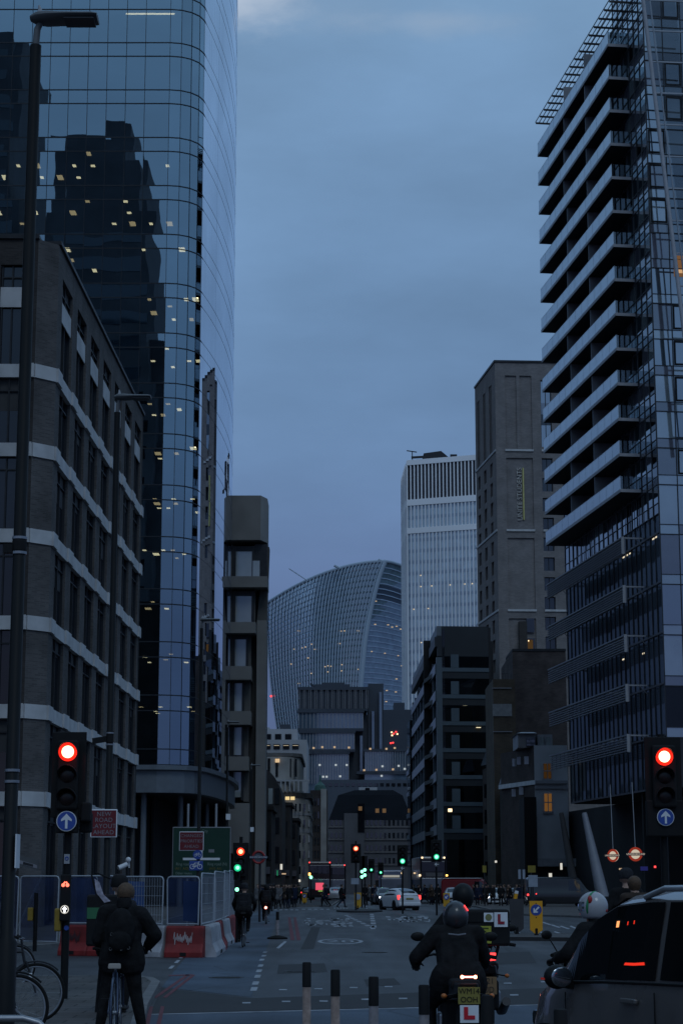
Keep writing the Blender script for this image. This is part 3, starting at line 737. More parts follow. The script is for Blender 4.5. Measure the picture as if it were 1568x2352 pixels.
for k in range(14):
    t = k/14+.03; c.bar(a.lerp(b_,t), a.lerp(b_,t)+V((3.4,.3,0)), .09, .12, ALU)
c.build('raking_mast', rt, smooth=40, world=True)
b = MB(); b.fbox(FRT, 1.9, 3.0, .03, .05, 50.6, 52.4, emit('warm lit flat window', (1,.5,.22), .16)); b.fbox(FRT, 2.2, 2.9, .052, .06, 50.9, 51.2, emit('warm lamp glow', (1,.6,.3), .6)); b.build('lit_window', rt, world=True)
net = MB(); net.poly([P(1490,-30,149.4), P(1568,-30,149.3), P(1640,560,148.6), P(1566,560,148.6)], glass('dark mesh screen', (.58,.6,.62), .05, .3, (.25,.27,.3)))
net.build('mesh_screen', rt, world=True)

# ================================================================ tall brick student tower
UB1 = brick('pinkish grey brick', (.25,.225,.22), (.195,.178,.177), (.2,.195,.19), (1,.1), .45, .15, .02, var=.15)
UB2 = brick('shade toned side brick', (.2,.165,.155), (.15,.125,.12), (.18,.17,.16), (.1,1), .45, .15, .02, var=.15)  # darker copy of the front brick, side face shade in its colour
D9 = 270.0
ut = thing('brick_tower', 'tall plain brick tower with vertical raised lettering and stone string courses', 'building', (22,D9,0))
k9 = 1.015
def X9(x): return (x-784)/F*D9*1.018
z9 = lambda y: ZY(y,D9)
ZT9 = z9(832); cx = X9(1141); UF = Fr((cx,D9), (cx+18,D9+1.0)); US = Fr((X9(1100)+.7,D9+15.2), (cx,D9))
b = MB(); sF = lambda x: X9(x)-cx
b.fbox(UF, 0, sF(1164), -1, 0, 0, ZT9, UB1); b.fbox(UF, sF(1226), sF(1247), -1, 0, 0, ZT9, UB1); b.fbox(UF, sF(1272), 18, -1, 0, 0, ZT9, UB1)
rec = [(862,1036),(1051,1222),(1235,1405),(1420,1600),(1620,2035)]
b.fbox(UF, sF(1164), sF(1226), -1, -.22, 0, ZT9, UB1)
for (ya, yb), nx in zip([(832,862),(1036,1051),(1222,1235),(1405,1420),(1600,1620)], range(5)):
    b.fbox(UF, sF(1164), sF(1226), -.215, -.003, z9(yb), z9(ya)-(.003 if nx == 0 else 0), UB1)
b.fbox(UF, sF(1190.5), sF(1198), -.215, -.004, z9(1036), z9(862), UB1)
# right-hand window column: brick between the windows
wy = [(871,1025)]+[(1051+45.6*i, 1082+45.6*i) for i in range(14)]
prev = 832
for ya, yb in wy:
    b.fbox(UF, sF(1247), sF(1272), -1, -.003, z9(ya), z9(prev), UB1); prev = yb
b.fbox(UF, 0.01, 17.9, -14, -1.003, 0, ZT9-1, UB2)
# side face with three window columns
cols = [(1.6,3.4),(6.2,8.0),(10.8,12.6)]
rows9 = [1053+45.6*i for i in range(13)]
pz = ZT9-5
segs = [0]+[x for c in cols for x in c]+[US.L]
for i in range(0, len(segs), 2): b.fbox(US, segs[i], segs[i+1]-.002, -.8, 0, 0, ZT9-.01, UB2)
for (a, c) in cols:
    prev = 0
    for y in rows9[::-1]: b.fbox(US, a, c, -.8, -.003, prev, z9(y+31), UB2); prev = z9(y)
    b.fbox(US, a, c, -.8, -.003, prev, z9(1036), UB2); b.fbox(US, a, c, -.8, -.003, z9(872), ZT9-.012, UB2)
b.build('wall', ut, world=True)
b = MB(); b.fbox(UF, -.1, 18, -.9, .15, ZT9+.003, ZT9+.3, DKMETAL); b.fbox(US, 0, US.L, -.9, .15, ZT9+.003, ZT9+.3, DKMETAL); b.build('coping', ut, world=True)
for y in (1036,1220,1404):
    b = MB(); b.fbox(UF, sF(1162), sF(1228), .002, .16, z9(y), z9(y)+.3, STONE); b.fbox(UF, sF(1247), 17, .002, .16, z9(y), z9(y)+.3, STONE); b.fbox(US, 0, US.L, .002, .12, z9(y), z9(y)+.3, mat('shaded stone', (.4,.39,.39), .8)); b.build('string_course', ut, world=True)  # side courses use a darker stone copy with the shade in its colour
for i, (ya, yb) in enumerate(wy):
    b = MB(); s0, s1 = sF(1247), sF(1272)
    m = PALEWIN if i == 0 else DWIN2
    n_ = 6 if i == 0 else 1
    for q in range(n_):
        za, zb = z9(ya+(yb-ya)*q/n_), z9(ya+(yb-ya)*(q+1)/n_); mm = RRT.choice([DWIN2,RG1,RG4]) if i == 0 else DWIN2
        b.poly([UF.pt(s0,-.5,zb), UF.pt(s1,-.5,zb), UF.pt(s1,-.5,za), UF.pt(s0,-.5,za)], mm)
    for s in (s0+.02, (s0+s1)/2-.05, s1-.1): b.fbox(UF, s, s+.08, -.495, -.38, z9(yb), z9(ya), DKMETAL)
    b.build('window', ut, world=True)
for (a, c) in cols:
    b = MB(); b.poly([US.pt(a,-.45,z9(1036)), US.pt(c,-.45,z9(1036)), US.pt(c,-.45,z9(872)), US.pt(a,-.45,z9(872))], DWIN2)
    for t in (a+.5, a+1.1): b.fbox(US, t, t+.12, -.44, -.05, z9(1036), z9(872), UB2)
    b.build('tall_window', ut, world=True)
    for y in rows9:
        b = MB(); b.poly([US.pt(a,-.45,z9(y+31)), US.pt(c,-.45,z9(y+31)), US.pt(c,-.45,z9(y)), US.pt(a,-.45,z9(y))], DWIN2); b.fbox(US, a+.85, a+.95, -.44, -.36, z9(y+31), z9(y), DKMETAL); b.build('window', ut, world=True)
M = Matrix.Translation(UF.pt(sF(1194.5), -.15, z9(1134))) @ Matrix.Rotation(math.atan2(1,18),4,'Z') @ Matrix.Rotation(math.pi/2,4,'X') @ Matrix.Rotation(math.pi/2,4,'Z')
t = text('lettering', 'UNITE STUDENTS', .98, mat('dim letter metal', (.50,.47,.43), .5), ut, M, spacing=1.0, ext=.1)
t.matrix_parent_inverse = base_matrix(ut).inverted()
wdt = max(v.co.z for v in t.data.vertices)-min(v.co.z for v in t.data.vertices)
b = MB(); b.fbox(UF, sF(1201.5), sF(1204.5), -.2, .02, z9(1193), z9(1074), mat('yellow light bar', (.6,.55,.2), .5)); b.build('sign_bar', ut, world=True)
b = MB(); b.fbox(UF, sF(1186), sF(1204), -2, .6, z9(1500), z9(1428), mat('dark recess panel', (.05,.045,.042), .9)); b.build('flue_casing', ut, world=True)
for x0, x1, y0, y1 in ((1204,1222,1420,1452),(1204,1222,1466,1500)):
    b = MB(); b.fbox(UF, sF(x0), sF(x1), .003, .05, z9(y1), z9(y0), DWIN2); b.build('window', ut, world=True)
b = MB(); b.fbox(UF, sF(1206), sF(1218), .06, .08, z9(1492), z9(1469), emit('dim warm window', (1,.55,.2), .06)); b.fbox(UF, sF(1207), sF(1209), .085, .1, z9(1473), z9(1470), E_WARM); b.build('lit_window', ut, world=True)

# ================================================================ dark glass office with light spandrels
D10 = 245.0
dk = thing('dark_office', 'dark glass office with pale spandrel strips and scattered lit ceilings', 'building', (15,D10,0))
X10 = lambda x: (x-784)/F*D10*1.01
z10 = lambda y: ZY(y,D10)
SPL = mat('pale spandrel glass', (.082,.108,.125), .3, var=.12, scale=.4, spec=.5); DG10 = glass('dark office glass', (.3,.32,.33), .24, .03, (.6,.72,.8))
OF = Fr((X10(1003),D10), (X10(1120),D10+.6)); OS = Fr((11.5,D10+62), (X10(1003),D10))
b = MB(); b.fbox(OF, 0, OF.L, -.4, 0, z10(1556), z10(1438), mat('dark top cladding', (.02,.024,.028), .5, var=.2, scale=.3)) if False else None
TOPM = mat('dark top cladding', (.02,.024,.028), .5, var=.2, scale=.3)
b.fbox(OF, 0, OF.L, -.4, 0, z10(1507), z10(1438), TOPM); zz = z10(1438)-.3; b.poly([OF.pt(.1,-.41,zz), OF.pt(OF.L,-.41,zz), OF.pt(OF.L,-60,zz), OS.pt(0,-.4,zz), OS.pt(OS.L-.2,-.4,zz)], TOPM)
b.build('parapet', dk, world=True)
ys10 = [1538+61.7*i for i in range(8)]
b = MB(); b.poly([OF.pt(0,0,0), OF.pt(OF.L,0,0), OF.pt(OF.L,0,z10(1507)), OF.pt(0,0,z10(1507))], DG10); b.build('glazing', dk, world=True)
for y in ys10[:7]:
    b = MB(); b.fbox(OF, 0, OF.L, .01, .2, z10(y+4.5), z10(y-4.5), SPL); b.fbox(OF, 0, OF.L, .01, .1, z10(y+20), z10(y+5), TOPM); b.build('spandrel', dk, world=True)
    b = MB(); b.fbox(OF, X10(1033)-X10(1003), X10(1051)-X10(1003), .01, .16, z10(y-5), z10(y-35), SPL); b.build('lift_panel', dk, world=True)
b = MB()
for y in ys10: b.fbox(OF, .1, OF.L, -14, -.15, z10(y+6), z10(y-3), FLOORIN)
b.fbox(OF, .1, OF.L+3, -14.4, -14.05, 0, z10(1440), DARKIN); b.fbox(OF, OF.L+.01, OF.L+.3, -14, 0, 0, z10(1440), DARKIN); b.build('floor_slab', dk, world=True)
RK = random.Random(4)
for k, y in enumerate(ys10[:7]):
    for q in range(RK.choice([2,3,4])):
        s = RK.uniform(.6, OF.L-1.5); z = z10(y-61.7+8)-.05
        if X10(1030)-X10(1003)-1.3 < s < X10(1053)-X10(1003): continue
        b = MB(); n = -RK.uniform(1.5, 8); b.fbox(OF, s, s+.55, n, n+2.2, z-.05, z, emit('pale office light',(1,.86,.55),1.1)); b.build('ceiling_light', dk, world=True)
# side face: bands and columns, canted
sd = MB(); zb_ = lambda k: z10(1538+61.7*k)
for k in range(-1, 7):
    z = zb_(k); sd.fbox(OS, 0, OS.L, -.3, .35, z-.5, z+.75, SPL if k >= 0 else TOPM)
    sd.fbox(OS, 0, OS.L, -.9, -.6, z-3, z-.5, TOPM)
sd.fbox(OS, 0, OS.L, -.9, -.6, 0, z10(1440)-.3, RG3); sd.fbox(OS, 0, OS.L, -.5, .1, z10(1460), z10(1438)-.01, mat('grey parapet side', (.12,.14,.16), .5))
for i in range(9): sd.fbox(OS, i*OS.L/8-.25, i*OS.L/8+.25, -.55, .2, 0, z10(1510), SPL)
sd.build('side_facade', dk, world=True)
b = MB(); b.fbox(OS, -9, -.1, -6, .6, 0, z10(1560), RG3)
for k in range(6): b.fbox(OS, -9, -.11, .601, .8, zb_(k)-6.3, zb_(k)-5.6, SPL)
b.build('rear_wing', dk, world=True)
pl_ = thing('pale_stone_block', 'narrow pale stone block between the white tower and the dark office', 'building', (11,330,0))
b = MB(); x0, x1 = (943-784)/F*330, (962-784)/F*330
PST = mat('pale grey stone', (.26,.26,.28), .8, var=.12, scale=.3)
b.box(x0, x1, 330, 345, 0, ZY(1716,330), PST); b.build('wall', pl_, world=True)
for i in range(6):
    for j in range(2): b = MB(); b.box(x0+.25+j*.75, x0+.6+j*.75, 329.9, 329.99, ZY(1740+i*32+17,330), ZY(1740+i*32,330), DWIN2); b.build('window', pl_, world=True)

# ================================================================ brown blocks, corner pub and terrace on the right
bb = thing('brown_block', 'plain dark brown windowless block stepping down beside the dark office', 'building', (30,225,0))
D11 = 225.0; X11 = lambda x, D=D11: (x-784)/F*D*1.0
BRW = brick('dark brown brick', (.085,.07,.065), (.06,.05,.05), (.07,.06,.06), (1,0), .45, .15, .02, var=.3)
b = MB(); b.box(X11(1178), X11(1300), D11, D11+9, 0, ZY(1496,D11), BRW); b.hexa([(X11(1166),D11+9,0),(X11(1178)-.01,D11+.01,0),(X11(1178)-.01,D11+9,0),(X11(1166)+.1,D11+9.1,0),(X11(1166),D11+9,ZY(1496,D11)-1),(X11(1178)-.01,D11+.01,ZY(1496,D11)-.01),(X11(1178)-.01,D11+9,ZY(1496,D11)-.01),(X11(1166)+.1,D11+9.1,ZY(1496,D11)-1)], BRW)
b.build('wall', bb, world=True)
b = MB(); b.box(X11(1127), X11(1177), D11-3, D11+9, 0, ZY(1560,D11-3), brick('umber brick', (.10,.075,.05), (.075,.055,.04), (.08,.07,.06), (1,0), .45, .15, .02)); b.build('lower_wing', bb, world=True)
b = MB(); b.box(X11(1130,D11-3), X11(1174,D11-3), D11-3.1, D11-3.004, ZY(1645,D11-3), ZY(1617,D11-3), mat('grey render panel', (.2,.2,.2), .8)); b.build('render_panel', bb, world=True)
for y in (1580,1680):
    b = MB(); b.box(X11(1130,D11-3), X11(1174,D11-3), D11-3.15, D11-3.004, ZY(y+1.5,D11-3), ZY(y,D11-3), PST); b.build('string_course', bb, world=True)
b = MB(); b.box(X11(1178)-.05, X11(1300)+.05, D11-.08, D11+9, ZY(1496,D11)+.003, ZY(1496,D11)+.3, DKMETAL); b.build('coping', bb, world=True)
b = MB()
for k in range(7): b.bar((X11(1150)+k*.35,D11-2,ZY(1560,D11-3)), (X11(1150)+k*.35,D11-2,ZY(1545,D11-3)), .04,.04, DKMETAL)
b.bar((X11(1148),D11-2,ZY(1545,D11-3)), (X11(1165),D11-2,ZY(1545,D11-3)), .05,.05, DKMETAL); b.build('roof_railing', bb, world=True)

pb = thing('corner_pub', 'old white rendered corner house with brown brick side and amber lit windows', 'building', (24,196,0))
D12 = 196.0; X12 = lambda x, D=D12: (x-784)/F*D*.998
RNDR = mat('grey white render', (.42,.43,.45), .85, var=.12, scale=.5); z12 = lambda y: ZY(y,D12)
b = MB(); b.box(X12(1224), X12(1300), D12, D12+10, 0, z12(1712), RNDR); b.build('wall', pb, world=True)
b = MB(); b.hexa([(X12(1166),D12+10,0),(X12(1224)-.01,D12+.02,0),(X12(1224)-.01,D12+10,0),(X12(1180),D12+14,0),(X12(1166),D12+10,z12(1716)),(X12(1224)-.01,D12+.02,z12(1714)),(X12(1224)-.01,D12+10,z12(1714)),(X12(1180),D12+14,z12(1716))], brick('sooty brown brick', (.075,.055,.045), (.05,.04,.035), (.06,.05,.05), (.7,.7), .3, .1, .02)); b.build('side_wall', pb, world=True)
b = MB(); b.box(X12(1226), X12(1300), D12-.3, D12-.003, z12(1800), z12(1793), STONE if False else PST); b.box(X12(1224), X12(1300), D12-.2, D12-.003, z12(1812), z12(1806), PST)
b.hexa([(X12(1166)-.3,D12+9.7,z12(1802)),(X12(1224),D12-.4,z12(1802)),(X12(1224),D12-.02,z12(1802)),(X12(1166),D12+10,z12(1802)),(X12(1166)-.3,D12+9.7,z12(1792)),(X12(1224),D12-.4,z12(1792)),(X12(1224),D12-.02,z12(1792)),(X12(1166),D12+10,z12(1792))], STONE); b.build('cornice', pb, world=True)
b = MB(); b.box(X12(1190), X12(1230), D12+1, D12+7, z12(1716)+.02, z12(1683), PST); b.hexa([(X12(1186),D12+.6,z12(1683)),(X12(1233),D12+.6,z12(1683)),(X12(1233),D12+7.4,z12(1683)),(X12(1186),D12+7.4,z12(1683)),(X12(1200),D12+2,z12(1678)),(X12(1228),D12+2,z12(1678)),(X12(1228),D12+6,z12(1678)),(X12(1200),D12+6,z12(1678))], GREYP)
b.box(X12(1234), X12(1268), D12+.6, D12+6, z12(1712)+.02, z12(1686), PST); b.build('attic_storey', pb, world=True)
for x0, x1, y0, y1, m in ((1208,1228,1694,1712,DWIN2),(1239,1248,1692,1711,PALEWIN),(1253,1262,1692,1711,PALEWIN)):
    b = MB(); b.box(X12(x0), X12(x1), D12+.4, D12+.55 if x0 > 1230 else D12+.9, z12(y1), z12(y0), m); b.build('attic_window', pb, world=True)
for y0, y1, hot in ((1754,1788,.035),(1823,1863,.13)):
    b = MB(); x0, x1 = X12(1245), X12(1262); b.box(x0, x1, D12-.06, D12-.004, z12(y1), z12(y0), emit('amber window %d' % y0, (1,.45,.12), hot))
    for s in (x0-.08, (x0+x1)/2-.04, x1): b.box(s, s+.08, D12-.14, D12-.062, z12(y1)-.05, z12(y0)+.05, GREYP)
    b.box(x0, x1, D12-.13, D12-.063, z12((y0+y1)/2)-.05, z12((y0+y1)/2)+.05, GREYP); b.box(x0-.15, x1+.15, D12-.25, D12-.004, z12(y1)-.25, z12(y1)-.06, PST); b.build('sash_window', pb, world=True)
b = MB(); b.box(X12(1222), X12(1320), D12-.9, D12-.004, z12(1990), z12(1972), GREYP); b.box(X12(1222), X12(1320), D12-.2, D12-.005, .1, z12(1990)-.02, DARKIN); b.build('shop_front', pb, world=True)
for x, y in ((1192,1744),(1200,1742),(1213,1744),(1190,1815),(1203,1813)):
    b = MB(); t = (x-1166)/(1224-1166); px, py = X12(1166)*(1-t)+X12(1224)*t, (D12+10)*(1-t)+D12*t
    b.box(px-.35, px+.35, py-.35, py-.1, z12(y+9), z12(y-9), PALEWIN); b.build('window', pb, world=True)
b = MB(); b.box(X12(1196), X12(1224), D12-1.4, D12+4, 0, z12(1832), BLACKM); b.build('dark_shaft', pb, world=True)

RTR = random.Random(17)
spec = [(1113,1140,232,1752,'narrow dark brick house nearest the dark office',(.06,.05,.045)),(1136,1160,222,1765,'narrow brown house with pale bay windows in the right row',(.10,.075,.055)),(1154,1182,212,1800,'low dark house beside the corner pub',(.055,.05,.045))]
for x0, x1, D, yt, lab, c in spec:
    t = thing('terrace_house', lab, 'building', ((x0-784)/F*D, D, 0), group='old terrace on the right of the far street')
    m = brick('terrace brick %d' % x0, c, tuple(q*.7 for q in c), c, (1,0), .3, .1, .02)
    a, e, zt_ = (x0-784)/F*D, (x1-784)/F*D, ZY(yt,D)
    b = MB(); b.hexa([(a,D+6,0),(e,D,0),(e,D+6,0),(a+.5,D+10,0),(a,D+6,zt_-.5),(e,D,zt_),(e,D+6,zt_),(a+.5,D+10,zt_-.5)], m); b.build('wall', t, world=True)
    b = MB(); b.hexa([(a-.2,D+5.8,zt_),(e+.1,D-.3,zt_),(e+.1,D+6,zt_),(a+.5,D+10,zt_),(a+.4,D+6.5,zt_+1.6),(e-.2,D+2,zt_+1.6),(e-.2,D+4,zt_+1.6),(a+.6,D+8,zt_+1.6)], DKMETAL); b.build('roof', t, world=True)
    for k in range(5):
        for j in range(2):
            z = 2.8+k*3.1
            if z+2 > zt_: continue
            tt = .25+.45*j; px, py = a+(e-a)*tt, D+6-6*tt
            b = MB(); b.box(px-.3, px+.3, py-.45, py-.02, z, z+1.7, RTR.choice([PALEWIN,DWIN2,DWIN2])); b.build('window', t, world=True)
# ================================================================ far white-finned tower
DW = 600.0
wt = thing('white_tower', 'tall white tower with closely spaced vertical fins and a dark louvred top', 'building', (20,DW,0))
XW = lambda x, y=1300: (x-784)/F*DW*(1.0+.035*(2033-y)/1000)
zw = lambda y: ZY(y,DW)
WFIN = mat('white fin cladding', (.90,.91,.92), .6, var=.06, scale=.05); HZG = dglass('haze tinted tower glass', (.40,.51,.58), .3, .05); HZD = dglass('haze tinted spandrel', (.24,.32,.40), .2, .1); LVD = mat('dark louvre', (.03,.035,.05), .7, var=.2, scale=.1)  # glass and spandrel tones lifted pale blue, distance haze in the colour
a = V((XW(936), DW+10, 0)); WF = Fr((a.x,a.y), (XW(1125), DW)); WL = Fr((a.x-.7, a.y+26), (a.x,a.y))
ztw = ZY(1053,DW+6)
# heights along the facade use its own depth
zf = lambda y: ZY(y, DW+8)
zb1, zb2 = zf(1148), zf(1215)
b = MB(); n0 = 0
def wquad(fr, z0, z1, n, m, s0=0, s1=None):
    s1 = fr.L if s1 is None else s1
    b.poly([fr.pt(s0,n,z0), fr.pt(s1,n,z0), fr.pt(s1,n,z1), fr.pt(s0,n,z1)], m)
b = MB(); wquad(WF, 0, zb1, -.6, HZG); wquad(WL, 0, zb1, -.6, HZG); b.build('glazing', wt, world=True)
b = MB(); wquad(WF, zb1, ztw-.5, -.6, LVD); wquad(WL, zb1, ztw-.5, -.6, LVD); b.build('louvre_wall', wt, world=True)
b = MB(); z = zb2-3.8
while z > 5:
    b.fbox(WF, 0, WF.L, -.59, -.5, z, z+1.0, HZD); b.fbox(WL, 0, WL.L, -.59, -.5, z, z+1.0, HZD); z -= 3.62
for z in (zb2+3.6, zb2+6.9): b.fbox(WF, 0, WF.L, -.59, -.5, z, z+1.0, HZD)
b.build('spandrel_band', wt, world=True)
nf = 23
for i in range(nf+1):
    s = i*WF.L/nf
    f = MB(); ww = .36
    f.fbox(WF, s-ww/2, s+ww/2, -.55, -.1, 0, zb2 if i else ztw, WFIN); 
    if i: f.fbox(WF, s-ww/2, s+ww/2, -.55, -.1, zb2, ztw-.6, WFIN)
    f.build('fin', wt, world=True)
for i in range(7):
    f = MB(); s = i*WL.L/7; f.fbox(WL, s-.3, s+.3, -.55, .5, 0, ztw-.6, WFIN); f.build('fin', wt, world=True)
for z0, z1 in ((zb1-1.6,zb1+.4),(zb2-1.2,zb2+.6),(ztw-1.4,ztw+.3)):
    f = MB(); f.fbox(WF, 0, WF.L, -.6, 0, z0, z1, WFIN); f.fbox(WL, 0, WL.L-.45, -.6, 0, z0, z1, WFIN); f.build('white_belt', wt, world=True)
b = MB(); b.poly([WL.pt(0,-.7,ztw-.6), WL.pt(WL.L,-.7,ztw-.6), WF.pt(WF.L,-.7,ztw-.6), WF.pt(WF.L,-60,ztw-.6)], LVD); b.build('roof', wt, world=True)
RWT = random.Random(6); cnt = 0
for zi, dens in ((1466,.5),(1390,.35),(1345,.5),(1330,.3),(1480,.4),(1510,.2),(1570,.25),(1630,.3),(1208,.25)):
    for i in range(nf):
        if RWT.random() < dens*.38 and cnt < 30:
            q = MB(); s = (i+.5)*WF.L/nf; z = zf(zi); z = zb2-3.8-3.62*round((zb2-3.8-z)/3.62)-.5
            q.fbox(WF, s-.16, s+.16, -.58, -.5, z, z+.3, emit('tiny warm light', (1,.8,.55), .9)); q.build('ceiling_light', wt, world=True); cnt += 1
mc = thing('roof_crane', 'dark window-cleaning crane lying on the white tower roof', 'crane', (XW(980,1040), DW+8, ztw))
b = MB(); zc = ztw+.6; x0, x1 = XW(970,1040), XW(1042,1040); y = DW+9
b.hexa([(x0,y,zc),(x1-1,y,zc),(x1-1,y+3,zc),(x0,y+3,zc),(x0+.5,y,zc+1.8),(x1-4,y,zc+2.6),(x1-4,y+3,zc+2.6),(x0+.5,y+3,zc+1.8)], DKMETAL); b.build('machine_housing', mc, world=True)
b = MB(); b.bar((x0-3.5,y+1,zc+.6), (x0+2,y+1,zc+.9), .5, .7, DKMETAL); b.bar((x0-3.2,y+1,zc-.6), (x0-3.2,y+1,zc+2.6), .3,.3, DKMETAL); b.bar((x0-5,y+1,zc+2.9), (x0-1.7,y+1,zc+2.4), .3,.3, DKMETAL); b.bar((x1-1,y+1,zc+1),(x1+1.2,y+1,zc+1),.8,1.2,DKMETAL); b.build('jib', mc, world=True)

# ================================================================ curved tower that flares towards its top
DK = 900.0
wk = thing('curved_tower', 'curved glass tower flaring to a rounded finned crown in the far distance', 'building', (-5,DK,0))
WKG = dglass('haze tinted far glass', (.17,.26,.36), .2, .06); WKG2 = dglass('haze tinted far side glass', (.13,.21,.26), .2, .05); WKF = mat('far pale fin', (.36,.44,.52), .6, var=.06, scale=.02)  # diffuse blues brightened so aerial haze sits in the colours
# silhouettes: (y pixel of left edge top etc.) sampled as rows from bottom to top
rowsL = [(1700,640,822),(1620,628,826),(1560,621,830),(1500,616,835),(1440,613,842),(1400,614,849),(1385,615,852)]
def lerp(a, b, t): return a+(b-a)*t
NU, NVV = 30, 24
def edge(tbl, y):
    for (ya,la,ra),(yb,lb,rb) in zip(tbl, tbl[1:]):
        if ya >= y >= yb:
            t = (ya-y)/(ya-yb); return lerp(la,lb,t), lerp(ra,rb,t)
    return tbl[-1][1:]
# left finned face: each fin line i runs from the bottom to the crown curve
crown = lambda u: (lerp(615,884,u), 1386-(1386-1291)*(1-(1-u)**1.9))
ridge = [(1700,822),(1620,826),(1560,830),(1480,837),(1420,847),(1360,861),(1320,872),(1291,884)]
def ridx(y):
    for (ya,xa),(yb,xb) in zip(ridge, ridge[1:]):
        if ya >= y >= yb: return lerp(xa,xb,(ya-y)/(ya-yb))
    return ridge[-1][1]
lft = [(1700,640),(1620,628),(1560,621),(1500,616),(1440,613),(1386,615)]
def lidx(t):
    y = lerp(1700,1386,t)
    for (ya,xa),(yb,xb) in zip(lft, lft[1:]):
        if ya >= y >= yb-1e-6: return lerp(xa,xb,(ya-y)/(ya-yb)), y
    return 615, 1386
def SP(u, t):
    x0, y0 = lidx(t); yr = lerp(1700,1291,t); x1 = ridx(yr)
    cxn, cyn = crown(u)
    yb = lerp(1700, cyn, t); x = lerp(x0, x1, u)
    y = lerp(yb, lerp(y0, yr, u), .3)
    y = lerp(1700, cyn, t)
    D = DK + 34*(1-u) - 10*math.sin(math.pi*u)
    return P(x, y, D)
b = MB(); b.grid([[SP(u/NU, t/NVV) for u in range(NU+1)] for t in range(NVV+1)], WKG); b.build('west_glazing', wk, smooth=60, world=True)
for i in range(34):
    u = i/33; f = MB(); pts = [SP(u, t/16)+V((0,-.5,0)) for t in range(17)]
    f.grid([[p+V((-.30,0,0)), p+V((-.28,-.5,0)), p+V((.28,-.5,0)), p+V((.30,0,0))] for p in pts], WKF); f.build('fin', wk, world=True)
fb = MB()
for k in range(30):
    t = k/30
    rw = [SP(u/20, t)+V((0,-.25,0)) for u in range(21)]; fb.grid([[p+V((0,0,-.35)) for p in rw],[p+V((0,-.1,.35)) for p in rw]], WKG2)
fb.build('floor_line', wk, world=True)
# right face
rt_e = lambda t: (1100, lerp(1700, 1345, t))
def SQ(u, t):
    yr = lerp(1700,1291,t); x0 = ridx(yr); yt = lerp(1291, 1380, (u*1.2)**1.6)
    y = lerp(1700, yt, t); x = lerp(x0, 1060, u); return P(x, y, DK+60*u)
dkb = mat('dark plant storey', (.06,.085,.13), .6, var=.1, scale=.02)
b = MB()
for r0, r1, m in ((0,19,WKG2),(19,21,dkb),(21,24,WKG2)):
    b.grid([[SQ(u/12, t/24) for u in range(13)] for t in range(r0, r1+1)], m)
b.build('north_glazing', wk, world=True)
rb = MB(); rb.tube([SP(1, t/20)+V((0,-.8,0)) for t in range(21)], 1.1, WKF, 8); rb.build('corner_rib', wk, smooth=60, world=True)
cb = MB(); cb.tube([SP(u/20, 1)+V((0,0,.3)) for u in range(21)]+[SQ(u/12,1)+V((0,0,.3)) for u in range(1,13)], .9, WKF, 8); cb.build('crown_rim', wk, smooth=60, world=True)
fb = MB()
for k in range(34):
    rw = [SQ(u/10, k/34)+V((0,-.3,0)) for u in range(11)]; fb.grid([[p+V((0,0,-.25)) for p in rw],[p+V((0,0,.25)) for p in rw]], HZD)
fb.build('north_floor_line', wk, world=True)
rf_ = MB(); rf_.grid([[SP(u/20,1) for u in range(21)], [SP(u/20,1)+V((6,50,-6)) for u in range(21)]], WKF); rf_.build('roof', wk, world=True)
RWK = random.Random(12); n = 0
for t, lo, hi, dn in ((.70,.15,.3,.5),(.62,.3,.95,.35),(.58,.2,.45,.6),(.55,.45,1,.4),(.5,.2,.6,.4),(.43,.5,1,.6),(.40,.4,1,.55),(.36,.2,.5,.7),(.33,.3,.9,.3),(.27,.2,.9,.25),(.2,.25,.5,.6),(.16,.25,.4,.8)):
    for i in range(28):
        u = i/28
        if lo < u < hi and RWK.random() < dn*.34 and n < 44:
            p = SP(u+.017, t+RWK.uniform(-.006,.006)); q = MB(); q.box(p.x-.55, p.x+.55, p.y-.5, p.y-.36, p.z-.22, p.z+.22, emit('far warm light', (1,.76,.5), .5)); q.build('office_light', wk, world=True); n += 1
for t, dn in ((.78,.25),(.66,.5),(.5,.5),(.45,.35),(.36,.35),(.28,.5),(.22,.3),(.12,.4)):
    for i in range(12):
        u = .03+i*.045
        if RWK.random() < dn*.8 and n < 80:
            p = SQ(u, t+RWK.uniform(-.008,.008)); q = MB(); q.box(p.x-.55, p.x+.55, p.y-.5, p.y-.36, p.z-.22, p.z+.22, emit('far warm light', (1,.8,.55), 1.0)); q.build('office_light', wk, world=True); n += 1
q = MB(); p = SP(0,.32); q.ball(p+V((-.6,-1,0)), .5, E_TAIL); q.build('warning_light', wk, world=True)
q = MB(); p = crown(.34); a = P(*p, DK+10); q.tube([a, a+V((-9,0,6))], .25, WKF, 6); q.build('roof_crane', wk, world=True); q = MB(); p = crown(.62); a = P(*p,DK); q.tube([a, a+V((-3,0,1.5))], .6, WKF, 6); q.build('roof_crane', wk, world=True); q = MB(); q.tube([P(878,1291,DK), P(868,1286,DK)], .8, WKF, 6); q.build('roof_crane', wk, world=True)

